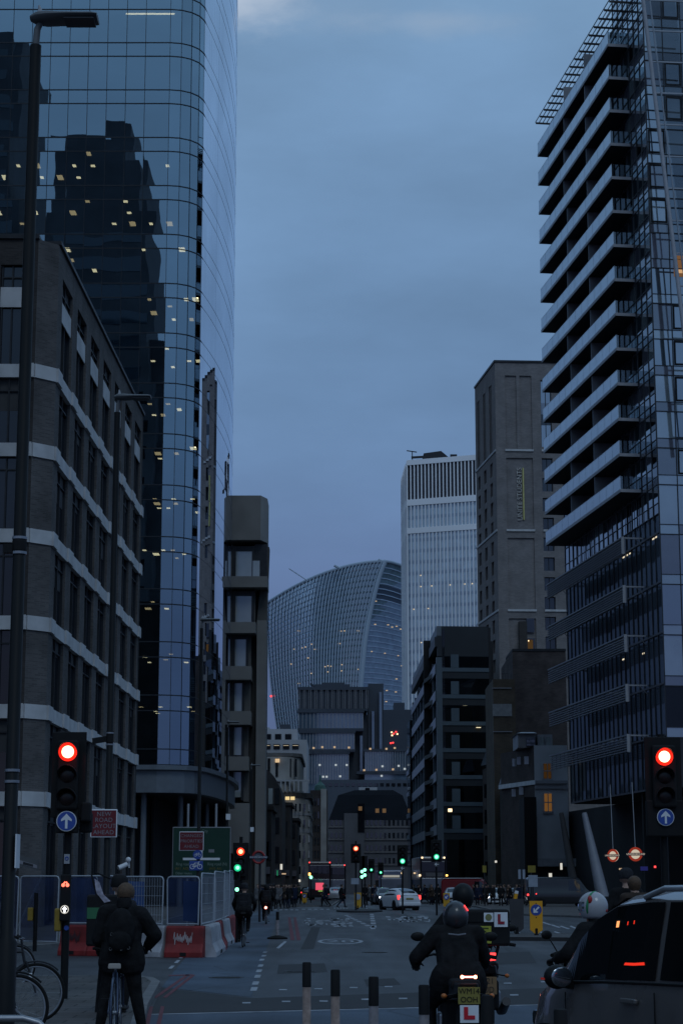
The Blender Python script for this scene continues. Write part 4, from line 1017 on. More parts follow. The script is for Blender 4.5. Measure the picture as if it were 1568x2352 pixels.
# ================================================================ stepped dark office in front of it
DS = 480.0
so_ = thing('stepped_office', 'dark stepped office block with finned crown in front of the curved tower', 'building', (0,DS,0))
XS = lambda x: (x-784)/F*DS*1.005
zs_ = lambda y, D=DS: ZY(y,D)
SG = dglass('haze lifted office glass', (.095,.135,.18), .16, .05); SDK = mat('dark bronze frame', (.045,.055,.072), .6, var=.15, scale=.1); SFN = mat('pale bronze fin', (.30,.30,.32), .6, var=.1)  # office glass brightened and blued, haze painted into its tone
tiers = [(687,842,1580,1629,0,True),(687,833,1632,1674,.6,False),(691,813,1679,1722,1.2,False),(700,800,1727,2020,1.8,False)]
for x0, x1, y0, y1, n, fin in tiers:
    y = DS-n*1.5
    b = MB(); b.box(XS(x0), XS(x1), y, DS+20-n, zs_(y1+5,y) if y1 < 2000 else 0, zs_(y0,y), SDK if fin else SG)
    o = b.build('storey_block', so_, world=True)
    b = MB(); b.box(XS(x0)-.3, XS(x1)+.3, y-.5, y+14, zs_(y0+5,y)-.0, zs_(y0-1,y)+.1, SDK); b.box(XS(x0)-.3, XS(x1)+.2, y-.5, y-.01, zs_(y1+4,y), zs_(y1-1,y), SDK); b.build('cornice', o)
    b = MB(); k = 12 if fin else 17
    for i in range(k+1):
        xx = XS(x0)+(XS(x1)-XS(x0))*i/k
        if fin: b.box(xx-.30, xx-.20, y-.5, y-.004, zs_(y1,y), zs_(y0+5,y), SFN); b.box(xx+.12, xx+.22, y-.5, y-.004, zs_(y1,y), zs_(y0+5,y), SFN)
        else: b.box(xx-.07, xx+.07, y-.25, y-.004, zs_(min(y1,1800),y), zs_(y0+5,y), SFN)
    b.build('fin_screen', o)
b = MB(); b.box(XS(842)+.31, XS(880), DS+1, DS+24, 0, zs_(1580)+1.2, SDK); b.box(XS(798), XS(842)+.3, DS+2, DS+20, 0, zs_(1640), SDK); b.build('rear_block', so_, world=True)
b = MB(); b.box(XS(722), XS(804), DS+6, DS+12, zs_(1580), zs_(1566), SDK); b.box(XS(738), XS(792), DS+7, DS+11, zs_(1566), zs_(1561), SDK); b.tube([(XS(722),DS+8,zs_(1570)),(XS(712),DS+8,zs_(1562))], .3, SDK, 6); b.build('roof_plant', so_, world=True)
for x0, x1, y0, y1 in ((853,858.5,1634,1725),(870,876,1590,1720),(826,832,1690,1775)):
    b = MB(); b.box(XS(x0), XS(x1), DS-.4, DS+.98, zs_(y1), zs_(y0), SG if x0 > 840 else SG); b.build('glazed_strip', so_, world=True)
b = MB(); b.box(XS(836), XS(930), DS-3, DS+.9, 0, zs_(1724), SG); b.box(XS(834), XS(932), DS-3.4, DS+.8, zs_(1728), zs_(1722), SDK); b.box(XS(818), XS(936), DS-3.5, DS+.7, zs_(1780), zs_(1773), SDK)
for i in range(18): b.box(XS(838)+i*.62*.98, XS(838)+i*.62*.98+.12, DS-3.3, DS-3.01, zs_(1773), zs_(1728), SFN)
b.build('low_wing', so_, world=True)
for x, y in ((720,1718),(740,1716),(768,1716),(801,1717),(734,1757),(742,1784),(750,1784),(781,1783),(771,1757),(796,1757),(836,1769),(864,1768),(887,1720),(902,1767),(915,1759),(878,1760),(876,1782),(850,1720),(906,1718),(929,1766)):
    q = MB(); p = P(x, y, DS-4); q.box(p.x-.26, p.x+.26, p.y-.1, p.y, p.z-.22, p.z+.22, emit('warm lobby light', (1,.72,.45), .5) if y in (1718,1716,1717,1769,1768,1720,1767) else emit('white lobby light', (.85,.95,1), .5)); q.build('lobby_light', so_, world=True)
tb = thing('dim_block', 'dim dark block with red site lights behind the stepped office', 'building', (12,540,0))
b = MB(); xa = lambda x: (x-784)/F*540; b.box(xa(878), xa(950), 540, 560, 0, ZY(1630,540), SDK); b.box(xa(905), xa(930), 545, 555, ZY(1630,540), ZY(1610,540), SDK); b.build('wall', tb, world=True)
for x, y, e in ((899,1682,E_WARM),(904,1685,E_TAIL),(909,1681,E_TAIL),(912,1686,E_WARM),(900,1689,E_WARM),(897,1707,E_TAIL),(902,1706,E_TAIL)):
    q = MB(); p = P(x,y,539.8); q.box(p.x-.22,p.x+.22,p.y-.05,p.y,p.z-.2,p.z+.2,e); q.build('site_light', tb, world=True)

# ================================================================ end of the street: pale penthouse, classical corner, dark mansard block
DP = 330.0
ph = thing('penthouse_block', 'pale flat roofed block with square dark windows above the classical corner', 'building', (-10,DP,0))
XP = lambda x: (x-784)/F*DP*1.0; zp_ = lambda y: ZY(y,DP)
PALE = mat('pale painted stone', (.38,.385,.40), .8, var=.1, scale=.2); TAN = mat('weathered portland stone', (.34,.335,.32), .85, var=.2, scale=.4)
b = MB(); b.box(XP(606), XP(681), DP+6, DP+20, 0, zp_(1668), PALE); b.box(XP(604), XP(705), DP, DP+20, 0, zp_(1699), PALE); b.build('wall', ph, world=True)
for i in range(3):
    x = 606+i*23.5; b = MB(); b.box(XP(x), XP(x+14.5), DP+5.8, DP+5.99, zp_(1698), zp_(1680), DWIN2); b.build('window', ph, world=True)
for i in range(4):
    x = 607.5+i*21.5; b = MB(); b.box(XP(x), XP(x+14.5), DP-.2, DP-.01, zp_(1720), zp_(1709.5), DWIN2); o = b.build('window', ph, world=True)
    q = MB(); q.box(XP(x+1), XP(x+13), DP-.26, DP-.21, zp_(1713), zp_(1712), emit('dim ceiling strip', (1,.85,.6), .5)); q.build('strip_light', o)
b = MB(); b.box(XP(640), XP(664), DP+8, DP+14, zp_(1668), zp_(1655), SDK); b.box(XP(608), XP(615), DP+8, DP+14, zp_(1668), zp_(1662), PALE); b.build('roof_plant', ph, world=True)

DC = 262.0
cl = thing('classical_building', 'old stone building with rounded corner, heavy cornices and tall upper windows', 'building', (-6,DC,0))
zc_ = lambda y: ZY(y,DC); XC = lambda x: (x-784)/F*DC
cxx = XC(645)
def drum(x1, y0, y1, m, name, parent=cl, flare=0):
    r = XC(x1)-cxx; bb_ = MB()
    rows = []
    for k in range(17):
        t = -math.pi/2+math.pi/2*k/16
        rows.append((math.cos(t), math.sin(t)))
    ring = [(XC(560), DC)] + [(cxx+r*c, DC+3.2+3.2*s) for c, s in rows] + [(cxx+r, DC+25), (XC(560), DC+25)]
    bot = [V((x,y,y1)) for x, y in ring]; top = [V((x,y,y0)) for x, y in ring]
    bb_.grid([bot, top], m, True); bb_.poly(top, m); bb_.poly(bot[::-1], m)
    return bb_.build(name, parent, world=True)
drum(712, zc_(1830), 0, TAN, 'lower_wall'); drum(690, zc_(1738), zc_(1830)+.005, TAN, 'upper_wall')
drum(716, zc_(1820), zc_(1832)+.01, mat('dark soffit stone', (.07,.07,.07), .9), 'main_cornice'); drum(694, zc_(1729), zc_(1737), mat('shaded cornice stone', (.13,.13,.13), .9), 'upper_cornice'); drum(713, zc_(1903), zc_(1912), PALE, 'lower_cornice'); drum(713.5, zc_(1866), zc_(1872), PALE, 'string_course')  # main and upper cornices toned darker, their shade put into the stone colour
b = MB()
for i in range(10): 
    x = 615+i*10; b.box(XC(x), XC(x+3), DC-.3, DC+.1, zc_(1818), zc_(1795), PALE)
b.box(XC(605), XC(712), DC-.3, DC+.1, zc_(1795), zc_(1791), PALE); b.build('balustrade', cl, world=True)
for i, x in enumerate((616,634,664,677)):
    b = MB(); b.box(XC(x), XC(x+5.5), DC-.12+(.5 if x > 660 else 0), DC+.02+(.5 if x > 660 else 0), zc_(1784), zc_(1742), DWIN2); b.build('upper_window', cl, world=True)
q = MB(); p = P(637,1747,DC-.4); q.box(p.x-.3,p.x+.3,p.y-.05,p.y,p.z-.25,p.z+.25,emit('round lamp glow',(1,.7,.4),.7)); q.build('window_lamp', cl, world=True)
for x in (660,672):
    q = MB(); p = P(x,1833.5,DC-.4); q.box(p.x-.28,p.x+.28,p.y-.05,p.y,p.z-.22,p.z+.22,emit('yellow window glow',(1,.75,.35),.9)); q.build('lit_window', cl, world=True)
RCL = random.Random(9)
for r in range(5):
    for c in range(6):
        x = 650+c*9.5; y = 1846+r*36
        b = MB(); yy = DC-.1 + (0 if x < 690 else .8); b.box(XC(x), XC(x+4.2), yy-.1, yy, zc_(y+18), zc_(y), DWIN2); b.build('window', cl, world=True)
    b = MB(); b.box(XC(708), XC(711.5), DC+2, DC+2.3, zc_(1846+r*36+16), zc_(1846+r*36), PALE); b.build('quoin', cl, world=True)
# dark terraces on the left of the street
for x0, x1, D, yt, lab, vault in ((590,650,222,1760,'dark barrel roofed building behind the concrete tower',True),(612,668,236,1850,'dark narrow building in front of the classical corner',False),(640,684,246,1885,'low dark shop building below the classical corner',False),(600,625,196,1860,'black shop front block at the foot of the concrete tower',False)):
    t = thing('street_building', lab, 'building', ((x0-784)/F*D, D, 0)); xx = lambda x: (x-784)/F*D
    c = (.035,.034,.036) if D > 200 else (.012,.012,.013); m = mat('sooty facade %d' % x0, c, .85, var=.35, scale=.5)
    b = MB(); zt_ = ZY(yt,D)
    if vault:
        r = xx(x1)-xx(x0); pr = [(xx(x0),0),(xx(x1),0)]+[(xx(x0)+r*math.cos(a), ZY(1850,D)+(zt_-ZY(1850,D))*math.sin(a)) for a in [math.pi/2*k/10 for k in range(11)]]
        b.extr([(x,D,z) for x, z in pr], (0,14,0), m)
    else: b.box(xx(x0), xx(x1), D, D+12, 0, zt_, m); b.box(xx(x0)-.1, xx(x1)+.25, D-.2, D+12.1, zt_+.003, zt_+.35, m)
    b.build('wall', t, world=True)
    for k in range(4):
        z = 4.2+k*3.3
        if z+2.2 > zt_: break
        for j in range(3):
            x = xx(x0)+(xx(x1)-xx(x0))*(.3+.25*j); q = MB(); q.box(x-.25, x+.25, D-.1, D-.004, z, z+1.8, DWIN2 if j != 1 else PALEWIN); q.build('window', t, world=True)
    q = MB(); q.box(xx(x0)+.2, xx(x1)-.1, D-.25, D-.006, 2.8, 3.5, mat('dim shop fascia %d' % x0, (.10,.10,.12), .6)); q.build('shop_fascia', t, world=True)

DM = 380.0
mb_ = thing('mansard_block', 'brown office block with dark sloping mansard roof closing the far street', 'building', (5,DM,0))
XM = lambda x: (x-784)/F*DM; zm = lambda y: ZY(y,DM)
BRM = mat('dull brown stone', (.10,.098,.105), .85, var=.2, scale=.2); SLT = mat('dark slate roof', (.007,.008,.011), .9, var=.25, scale=.3, spec=.05)
b = MB(); b.box(XM(731), XM(955), DM, DM+30, 0, zm(1884), BRM); b.box(XM(790), XM(835), DM-.5, DM-.003, 0, zm(1868), BRM); b.build('wall', mb_, world=True)
b = MB(); b.hexa([(XM(755),DM+.3,zm(1884)+.01),(XM(945),DM+.3,zm(1884)+.01),(XM(945),DM+28,zm(1884)+.01),(XM(755),DM+28,zm(1884)+.01),(XM(776),DM+9,zm(1822)),(XM(926),DM+9,zm(1822)),(XM(926),DM+24,zm(1822)),(XM(776),DM+24,zm(1822))], SLT); b.hexa([(XM(776),DM+9,zm(1822)+.01),(XM(926),DM+9,zm(1822)+.01),(XM(926),DM+24,zm(1822)+.01),(XM(776),DM+24,zm(1822)+.01),(XM(815),DM+12,zm(1808)),(XM(905),DM+12,zm(1808)),(XM(905),DM+20,zm(1808)),(XM(815),DM+20,zm(1808))], SLT); b.build('roof', mb_, world=True)
b = MB(); b.box(XM(821), XM(836), DM-.6, DM+3, zm(1912), zm(1846), SLT); b.build('dormer_shaft', mb_, world=True)
for r in range(4):
    b = MB(); b.box(XM(731), XM(955), DM-.2, DM-.005, zm(1901+r*29), zm(1897+r*29), mat('pale sill course', (.13,.12,.12), .8)); b.build('sill_course', mb_, world=True)
    for c in range(21):
        x = 740+c*10
        if 812 < x < 838: continue
        b = MB(); b.box(XM(x), XM(x+4.6), DM-.1, DM-.006, zm(1896+r*29), zm(1880+r*29)-.3, DWIN2); b.build('window', mb_, world=True)
for x, y in ((827,1857),(882,1862),(866,1862)):
    q = MB(); p = P(x,y,DM-1); q.box(p.x-.35,p.x+.35,p.y-.05,p.y,p.z-.4,p.z+.4,emit('dull amber dormer',(1,.6,.3),.12)); q.build('lit_window', mb_, world=True)
b = MB(); b.box(XM(825), XM(868), DM+14, DM+18, zm(1808), zm(1800), PALE); b.box(XM(840), XM(850), DM+13, DM+13.9, zm(1808), zm(1802), SLT); b.build('roof_plant', mb_, world=True)
gs = thing('grey_slab_block', 'long low grey block behind the mansard roof', 'building', (5,430,0))
b = MB(); xg = lambda x: (x-784)/F*430; b.box(xg(735), xg(960), 430, 450, 0, ZY(1791,430), mat('haze tinted grey block', (.075,.088,.11), .8, var=.15, scale=.1)); b.build('wall', gs, world=True)  # grey-blue wall tone carries painted haze
b = MB()
for k in range(16): b.box(xg(742+k*13), xg(750+k*13), 429.9, 429.99, ZY(1806,430), ZY(1799,430), DWIN2)
b.build('window_strip', gs, world=True)
bg_ = thing('brown_gabled_building', 'tall brown building with pale corner at the left of the mansard block', 'building', (-3,350,0))
xb_ = lambda x: (x-784)/F*350
b = MB(); b.box(xb_(713), xb_(752), 350, 372, 0, ZY(1815,350), mat('dark umber stone', (.06,.052,.05), .9, var=.3, scale=.3)); b.box(xb_(737), xb_(750), 349.7, 349.99, 0, ZY(1812,350), TAN); b.build('wall', bg_, world=True)
b = MB(); b.lathe([(1.1,0),(1.1,.5),(.95,1.0),(.5,1.4),(.2,1.7),(.12,2.9)], (xb_(735),353,ZY(1815,350)), mat('green copper', (.05,.12,.105), .7, var=.25), 12); b.build('copper_cupola', bg_, smooth=30, world=True)
for r in range(5):
    for c in range(3):
        b = MB(); x = 716+c*7; b.box(xb_(x), xb_(x+3.5), 349.88, 349.99, ZY(1850+r*30,350), ZY(1834+r*30,350), DWIN2); b.build('window', bg_, world=True)
# ================================================================ people
SKIN = mat('skin', (.38,.24,.18), .6, var=.1, scale=12); HAIRD = mat('dark hair', (.02,.015,.012), .7, var=.3, scale=30); HAIRB = mat('brown hair', (.085,.05,.028), .7, var=.3, scale=40)
EYE = mat('eye', (.02,.02,.022), .3); LIP = mat('lips', (.28,.12,.1), .6)
CB = mat('black cloth', (.012,.012,.013), .9, var=.45, scale=9, spec=.15, bump=.9, bscale=11); CB2 = mat('charcoal cloth', (.022,.023,.027), .9, var=.4, scale=9, spec=.15, bump=.9, bscale=12); CN = mat('navy cloth', (.015,.02,.04), .9, var=.3, scale=9, spec=.1)
CG = mat('grey wool', (.10,.10,.105), .95, var=.2, scale=12, spec=.1); CD = mat('dark denim', (.02,.026,.042), .9, var=.25, scale=14, spec=.1); CBR = mat('brown coat cloth', (.05,.037,.03), .9, var=.25, scale=9, spec=.1); CO = mat('olive cloth', (.04,.045,.03), .9, var=.25, scale=9)
SHOE = mat('dark shoe', (.014,.013,.012), .6, var=.2, scale=12); GLOVE = mat('black glove', (.014,.014,.015), .7, var=.2, scale=14)
def capsule(b, p0, r0, p1, r1, m, n=12):
    p0, p1 = V(p0), V(p1); d = (p1-p0); ln = d.length
    if ln < 1e-4: d = V((0,0,1)); ln = 1e-4
    prof = [(r0*math.sin(a), -r0*math.cos(a)) for a in (0.05,.5,1.0)] + [(r0,0),(r1,ln)] + [(r1*math.cos(a), ln+r1*math.sin(a)) for a in (.57,1.07,1.52)]
    b.lathe(prof, p0, m, n, d.normalized())
def hand(bn, wrist, d, pn, tagn='skin', curl=.35, s=1.0):
    """five separate curled fingers on a palm: d = pointing direction, pn = palm normal"""
    d = V(d).normalized(); pn = V(pn); pn = (pn-d*pn.dot(d)).normalized(); sd = d.cross(pn)
    w = V(wrist); k = w+d*.085*s
    for t in (-.026,0,.026): bn.append((w+sd*t*.6*s, .017*s, k+sd*t*s, .014*s, tagn))
    for i, (o, ln) in enumerate(((-.034,.062),(-.012,.072),(.011,.067),(.033,.052))):
        a = k+sd*o*s; d1 = (d*math.cos(curl)+pn*math.sin(curl)); d2 = (d*math.cos(curl*2.3)+pn*math.sin(curl*2.3))
        m_ = a+d1*ln*.5*s; bn.append((a, .0105*s, m_, .0098*s, tagn)); bn.append((m_, .0098*s, m_+d2*ln*.55*s, .0085*s, tagn))
    a = w+d*.022*s-sd*.03*s; td = (d*.6-sd*.75+pn*.35).normalized(); m_ = a+td*.04*s; bn.append((a, .0135*s, m_, .0115*s, tagn)); bn.append((m_, .0115*s, m_+(td*.6+d*.6+pn*.25).normalized()*.034*s, .0095*s, tagn))
def skeleton(J, bulk=1.0, hands=True, glove='skin', headdir=(0,1,0), coat=0.0, curl=.4, hs=1.0):
    bn = []; g = lambda k: V(J[k]); A = lambda a, r, c, q, t: bn.append((V(a), r, V(c), q, t))
    pel, ch, nk, hd = g('pelvis'), g('chest'), g('neck'), g('head')
    sh = [g('shL'), g('shR')]; hp = [g('hipL'), g('hipR')]
    sx = (sh[1]-sh[0]).normalized(); hx = (hp[1]-hp[0]).normalized()
    for s_, o in ((-1,0),(1,0)):
        A(pel+hx*.07*s_, .125*bulk, ch+sx*.085*s_-V((0,0,.02)), .125*bulk, 'top'); A(ch+sx*.08*s_, .12*bulk, nk.lerp(ch,.45)+sx*.09*s_, .095*bulk, 'top')
    A(pel, .13*bulk, ch, .13*bulk, 'top'); A(ch, .125*bulk, nk-V((0,0,.05)), .075*bulk, 'top')
    A(hp[0]+V((0,0,.03)), .115*bulk, hp[1]+V((0,0,.03)), .115*bulk, 'legs')
    A(nk-V((0,0,.06)), .068, hd-V((0,0,.05)), .056, 'skin')
    f = V(headdir).normalized(); hu = V((0,0,1)); hr = f.cross(hu).normalized()
    A(hd+hu*.035-f*.012, .092, hd+hu*.03+f*.02, .088, 'skin'); A(hd-hu*.02+f*.03, .074, hd-hu*.085+f*.06, .045, 'skin')
    A(hd+f*.105-hu*.0, .010, hd+f*.118-hu*.032, .015, 'skin')
    for s_ in (-1,1):
        A(hd+hr*.088*s_+hu*.012, .012, hd+hr*.09*s_-hu*.03, .010, 'skin'); A(hd+f*.092+hr*.034*s_+hu*.012, .012, hd+f*.093+hr*.036*s_+hu*.012, .012, 'eye')
    A(hd+f*.098-hr*.02-hu*.066, .009, hd+f*.098+hr*.02-hu*.066, .009, 'lip')
    for s_, c in ((0,'L'),(1,'R')):
        e, w = g('el'+c), g('wr'+c); s = -1 if c == 'L' else 1
        A(nk-V((0,0,.05)), .07*bulk, sh[s_], .078*bulk, 'top'); A(sh[s_], .076*bulk, e, .056*bulk, 'top'); A(e, .056*bulk, w, .04*bulk, 'top')
        if hands:
            d = J.get('hd'+c) or (w-e); pn = J.get('hp'+c) or (V((-s,0.2,-.2)))
            A(w, .031, w+V(d).normalized()*.02, .027, glove); hand(bn, w+V(d).normalized()*.012, d, pn, glove, curl, hs)
        k, a, t = g('kn'+c), g('an'+c), g('to'+c)
        A(hp[s_], .1*bulk, k, .066*bulk, 'legs'); A(k, .066*bulk, k.lerp(a,.3), .062*bulk, 'legs'); A(k.lerp(a,.3), .062*bulk, a, .046*bulk, 'legs')
        hl = a-(t-a).normalized()*.05; hl.z = a.z-.045; A(hl, .042, V((t.x,t.y,t.z)), .038, 'shoe'); A(a, .045, a-V((0,0,.04)), .046, 'shoe')
        if coat: A(hp[s_]+V((0,0,.05)), .135*bulk, hp[s_].lerp(k, coat), .14*bulk, 'top')
    if coat: A(hp[0].lerp(g('knL'),coat*.5), .12*bulk, hp[1].lerp(g('knR'),coat*.5), .12*bulk, 'top')
    return bn
def body_mesh(name, bones, mats, voxel=.012, smooth=2):
    b = MB(); dummy = BLACK
    for p0, r0, p1, r1, t in bones: capsule(b, p0, r0, p1, r1, dummy)
    me = bpy.data.meshes.new('tmp'); me.from_pydata(b.v, [], b.f)
    bm = bmesh.new(); bm.from_mesh(me); bmesh.ops.remove_doubles(bm, verts=bm.verts, dist=1e-6); bmesh.ops.recalc_face_normals(bm, faces=bm.faces); bm.to_mesh(me); bm.free()
    o = bpy.data.objects.new('tmp', me); COL.objects.link(o)
    rm = o.modifiers.new('r','REMESH'); rm.mode = 'VOXEL'; rm.voxel_size = voxel
    sm = o.modifiers.new('s','SMOOTH'); sm.factor = .5; sm.iterations = smooth
    dg = bpy.context.evaluated_depsgraph_get()
    res = bpy.data.meshes.new_from_object(o.evaluated_get(dg)); bpy.data.objects.remove(o); res.name = name
    tags = list(mats.keys()); res.materials.clear()
    for t in tags: res.materials.append(mats[t])
    n = len(res.polygons); c = np.empty(n*3); res.polygons.foreach_get('center', c); c = c.reshape(-1,3)
    best = np.full(n, 1e9); idx = np.zeros(n, int)
    for p0, r0, p1, r1, t in bones:
        a = np.array(p0); d = np.array(p1)-a; l2 = max(d@d, 1e-9)
        s = np.clip(((c-a)@d)/l2, 0, 1); dist = np.linalg.norm(c-(a+s[:,None]*d), axis=1)-(r0+(r1-r0)*s)
        if t in ('eye','lip'): dist -= .003
        k = dist < best; best[k] = dist[k]; idx[k] = tags.index(t)
    res.polygons.foreach_set('material_index', idx); res.polygons.foreach_set('use_smooth', [True]*n); res.update()
    return res
def link_mesh(name, me, parent):
    o = bpy.data.objects.new(name, me); COL.objects.link(o); o.parent = parent; return o
STAND = dict(pelvis=(0,0,.96), chest=(0,.0,1.27), neck=(0,-.01,1.49), head=(0,.02,1.625), shL=(-.175,-.01,1.43), shR=(.175,-.01,1.43), elL=(-.235,-.03,1.14), elR=(.235,-.03,1.14), wrL=(-.235,.06,.9), wrR=(.235,.06,.9),
    hipL=(-.09,0,.93), hipR=(.09,0,.93), knL=(-.1,.02,.5), knR=(.1,.02,.5), anL=(-.11,-.01,.09), anR=(.11,-.01,.09), toL=(-.13,.15,.04), toR=(.13,.15,.04))
def pose(**k): d = dict(STAND); d.update(k); return d
def mats(top, legs, glove=None): return {'top':top, 'legs':legs, 'skin':SKIN, 'shoe':SHOE, 'eye':EYE, 'lip':LIP, 'glove':GLOVE}
WALK = pose(knL=(-.09,.24,.53), anL=(-.09,.30,.12), toL=(-.1,.46,.06), knR=(.09,-.05,.5), anR=(.1,-.36,.16), toR=(.1,-.24,.05), elL=(-.24,-.13,1.16), wrL=(-.22,-.1,.92), elR=(.24,.03,1.15), wrR=(.2,.2,.97), pelvis=(0,0,.945), hipL=(-.09,.03,.92), hipR=(.09,-.03,.92))
WALK2 = pose(knL=(-.09,.02,.5), anL=(-.09,-.26,.13), toL=(-.1,-.12,.05), knR=(.09,.2,.54), anR=(.1,.18,.12), toR=(.1,.35,.08), elL=(-.25,.02,1.14), wrL=(-.2,.2,1.0), elR=(.25,-.06,1.15), wrR=(.22,-.02,.91))
POCK = pose(elL=(-.29,-.1,1.17), wrL=(-.19,.1,1.0), elR=(.29,-.1,1.17), wrR=(.19,.1,1.0), anL=(-.13,.03,.09), toL=(-.17,.19,.04))
PHONE = pose(elR=(.24,.06,1.15), wrR=(.09,.26,1.25), hdR=(-.3,.5,.8), hpR=(0,-1,.4), head=(0,.045,1.615))
def hair_cap(parent, hd, f=(0,1,0), m=HAIRD, long=0.0, name='hair'):
    b = MB(); hd = V(hd); f = V(f).normalized(); yaw = math.atan2(-f.x, f.y); Mx = Matrix.Rotation(yaw, 3, 'Z')
    rows = []
    for i in range(9):
        t = i/8*(2.0+long)
        row = []
        for k in range(20):
            a = 2*math.pi*k/20; front = max(0, math.sin(a)); tt = min(t, 1.15) if front > .35 else t
            r = .108*(1+.03*math.sin(5*a)); p = V((math.sin(tt)*math.cos(a)*r*.96, math.sin(tt)*math.sin(a)*r*1.08-.012, math.cos(tt)*r+.035 - max(0,t-1.9)*.05))
            row.append(hd+Mx@p)
        rows.append(row)
    b.grid(rows, m, True); b.poly(rows[0], m); return b.build(name, parent, smooth=60)
def beanie(parent, hd, m, name='hat', brim=False):
    b = MB(); b.lathe([(.112,-.02),(.118,.0),(.118,.03),(.11,.03),(.108,.09),(.08,.13),(.03,.15)], V(hd)+V((0,0,.035)), m, 18)
    if brim: b.lathe([(.2,0),(.2,.008),(.1,.02)], V(hd)+V((0,0,.06)), m, 18)
    return b.build(name, parent, smooth=50)
def helmet(parent, hd, m, yaw=0, peak=False, name='helmet', sc_=1.0, band=None, vis=None):
    b = MB(); r = .155*sc_; hd = V(hd); Mx = Matrix.Rotation(yaw,3,'Z')
    rows = []
    for i in range(14):
        t = i/13*2.35; row = []
        for k in range(28):
            a = 2*math.pi*k/28
            p = V((math.sin(t)*math.cos(a)*r*.86, math.sin(t)*math.sin(a)*r*(1.06+.06*math.sin(a)), math.cos(t)*r*(1.0 if t < 1.57 else 1.15)+.01)); row.append(hd+Mx@p)
        rows.append(row)
    b.grid(rows, m, True); b.poly(rows[0], m); b.poly(rows[-1][::-1], BLACKM)
    o = b.build(name, parent, smooth=60)
    v = MB(); rows = []
    for i in range(5):
        t = 1.25+i*.16; rows.append([hd+Mx@V((math.sin(t)*math.cos(a)*r*.875, math.sin(t)*math.sin(a)*r*1.14, math.cos(t)*r+.01)) for a in [math.pi*(.14+.72*k/12) for k in range(13)]])
    v.grid(rows, dglass('visor', (.01,.01,.012), .1) if 'visor' not in bpy.data.materials else bpy.data.materials['visor']); v.build('visor', o)
    if band:
        v = MB(); v.torus(hd+V((0,0,.02)), r*.9, .012, band, Mx@V((.25,.95,.1)), 28, 6); v.build('stripe', o, smooth=60)
    return o
def pbag(parent, c, w, d, h, m, name='backpack'):
    b = MB(); c = V(c); b.box(c.x-w/2, c.x+w/2, c.y-d/2, c.y+d/2, c.z-h/2, c.z+h/2, m); b.box(c.x-w*.36, c.x+w*.36, c.y-d/2-.05, c.y-d/2-.002, c.z-h*.4, c.z, m)
    return b.build(name, parent, bevel=.03)
_pt = {}
def ped_proto(key, P_, top, legs, coat, bulk=1.04, hair=HAIRD, hat=None, bag=None, long=0):
    me = body_mesh('person_body_'+key, skeleton(P_, bulk, True, coat=coat), mats(top, legs), .014, 2)
    _pt[key] = (me, P_['head'], hair, hat, bag, long)
ped_proto('walk_black', WALK, CB, CD, .35); ped_proto('walk_grey', WALK2, CG, CB2, .45, hair=HAIRB); ped_proto('stand_black', POCK, CB, CB2, .3, hat=CB2); ped_proto('stand_navy', STAND, CN, CB2, .5, hair=HAIRD, long=.35)
ped_proto('phone_brown', PHONE, CBR, CD, .4, hair=HAIRB, long=.4); ped_proto('walk_olive', WALK2, CO, CB, .2, bag=CB2); ped_proto('walk_navy', WALK, CN, CB, .55, bag=CB)
def ped(key, x, ybase, rz, label, D=None, scale=1.0, group=None):
    g_ = G(x, ybase) if D is None else V((Xh(x,D), D, 0))
    g_.z = .0
    t = thing('person', label, 'person', g_, rz, group); me, hd, hair, hat, bag, lg = _pt[key]
    link_mesh('body', me, t)
    if hat: beanie(t, hd, hat)
    else: hair_cap(t, hd, m=hair, long=lg)
    if bag: pbag(t, (0,-.2,1.22), .32, .17, .45, bag)
    t.scale = (scale,)*3
    return t
# ================================================================ vehicles
def wheel(parent, x, y, r, w, side, rimm=ALU, tyre_w=None):
    b = MB(); ax = (side,0,0)
    b.lathe([(r*.62,-w/2),(r*.93,-w/2),(r,-w*.38),(r,w*.38),(r*.93,w/2),(r*.66,w/2),(r*.62,w*.3)], (x,y,r), RUBBER, 28, ax)
    o = b.build('wheel', parent, smooth=35)
    b = MB(); b.lathe([(r*.64,-w*.2),(r*.64,w*.36),(r*.58,w*.4),(r*.2,w*.3),(r*.1,w*.4)], (x,y,r), BLACKM, 24, ax)
    for k in range(5):
        a = 2*math.pi*k/5; d = V((0,math.cos(a),math.sin(a))); c = V((x+side*w*.36,y,r)); b.bar(c+d*r*.08, c+d*r*.6, .09*r/.3, .03, rimm, V((1,0,0)))
    b.torus((x+side*w*.36,y,r), r*.6, .018, rimm, ax, 24, 6); b.build('rim', o)
    return o
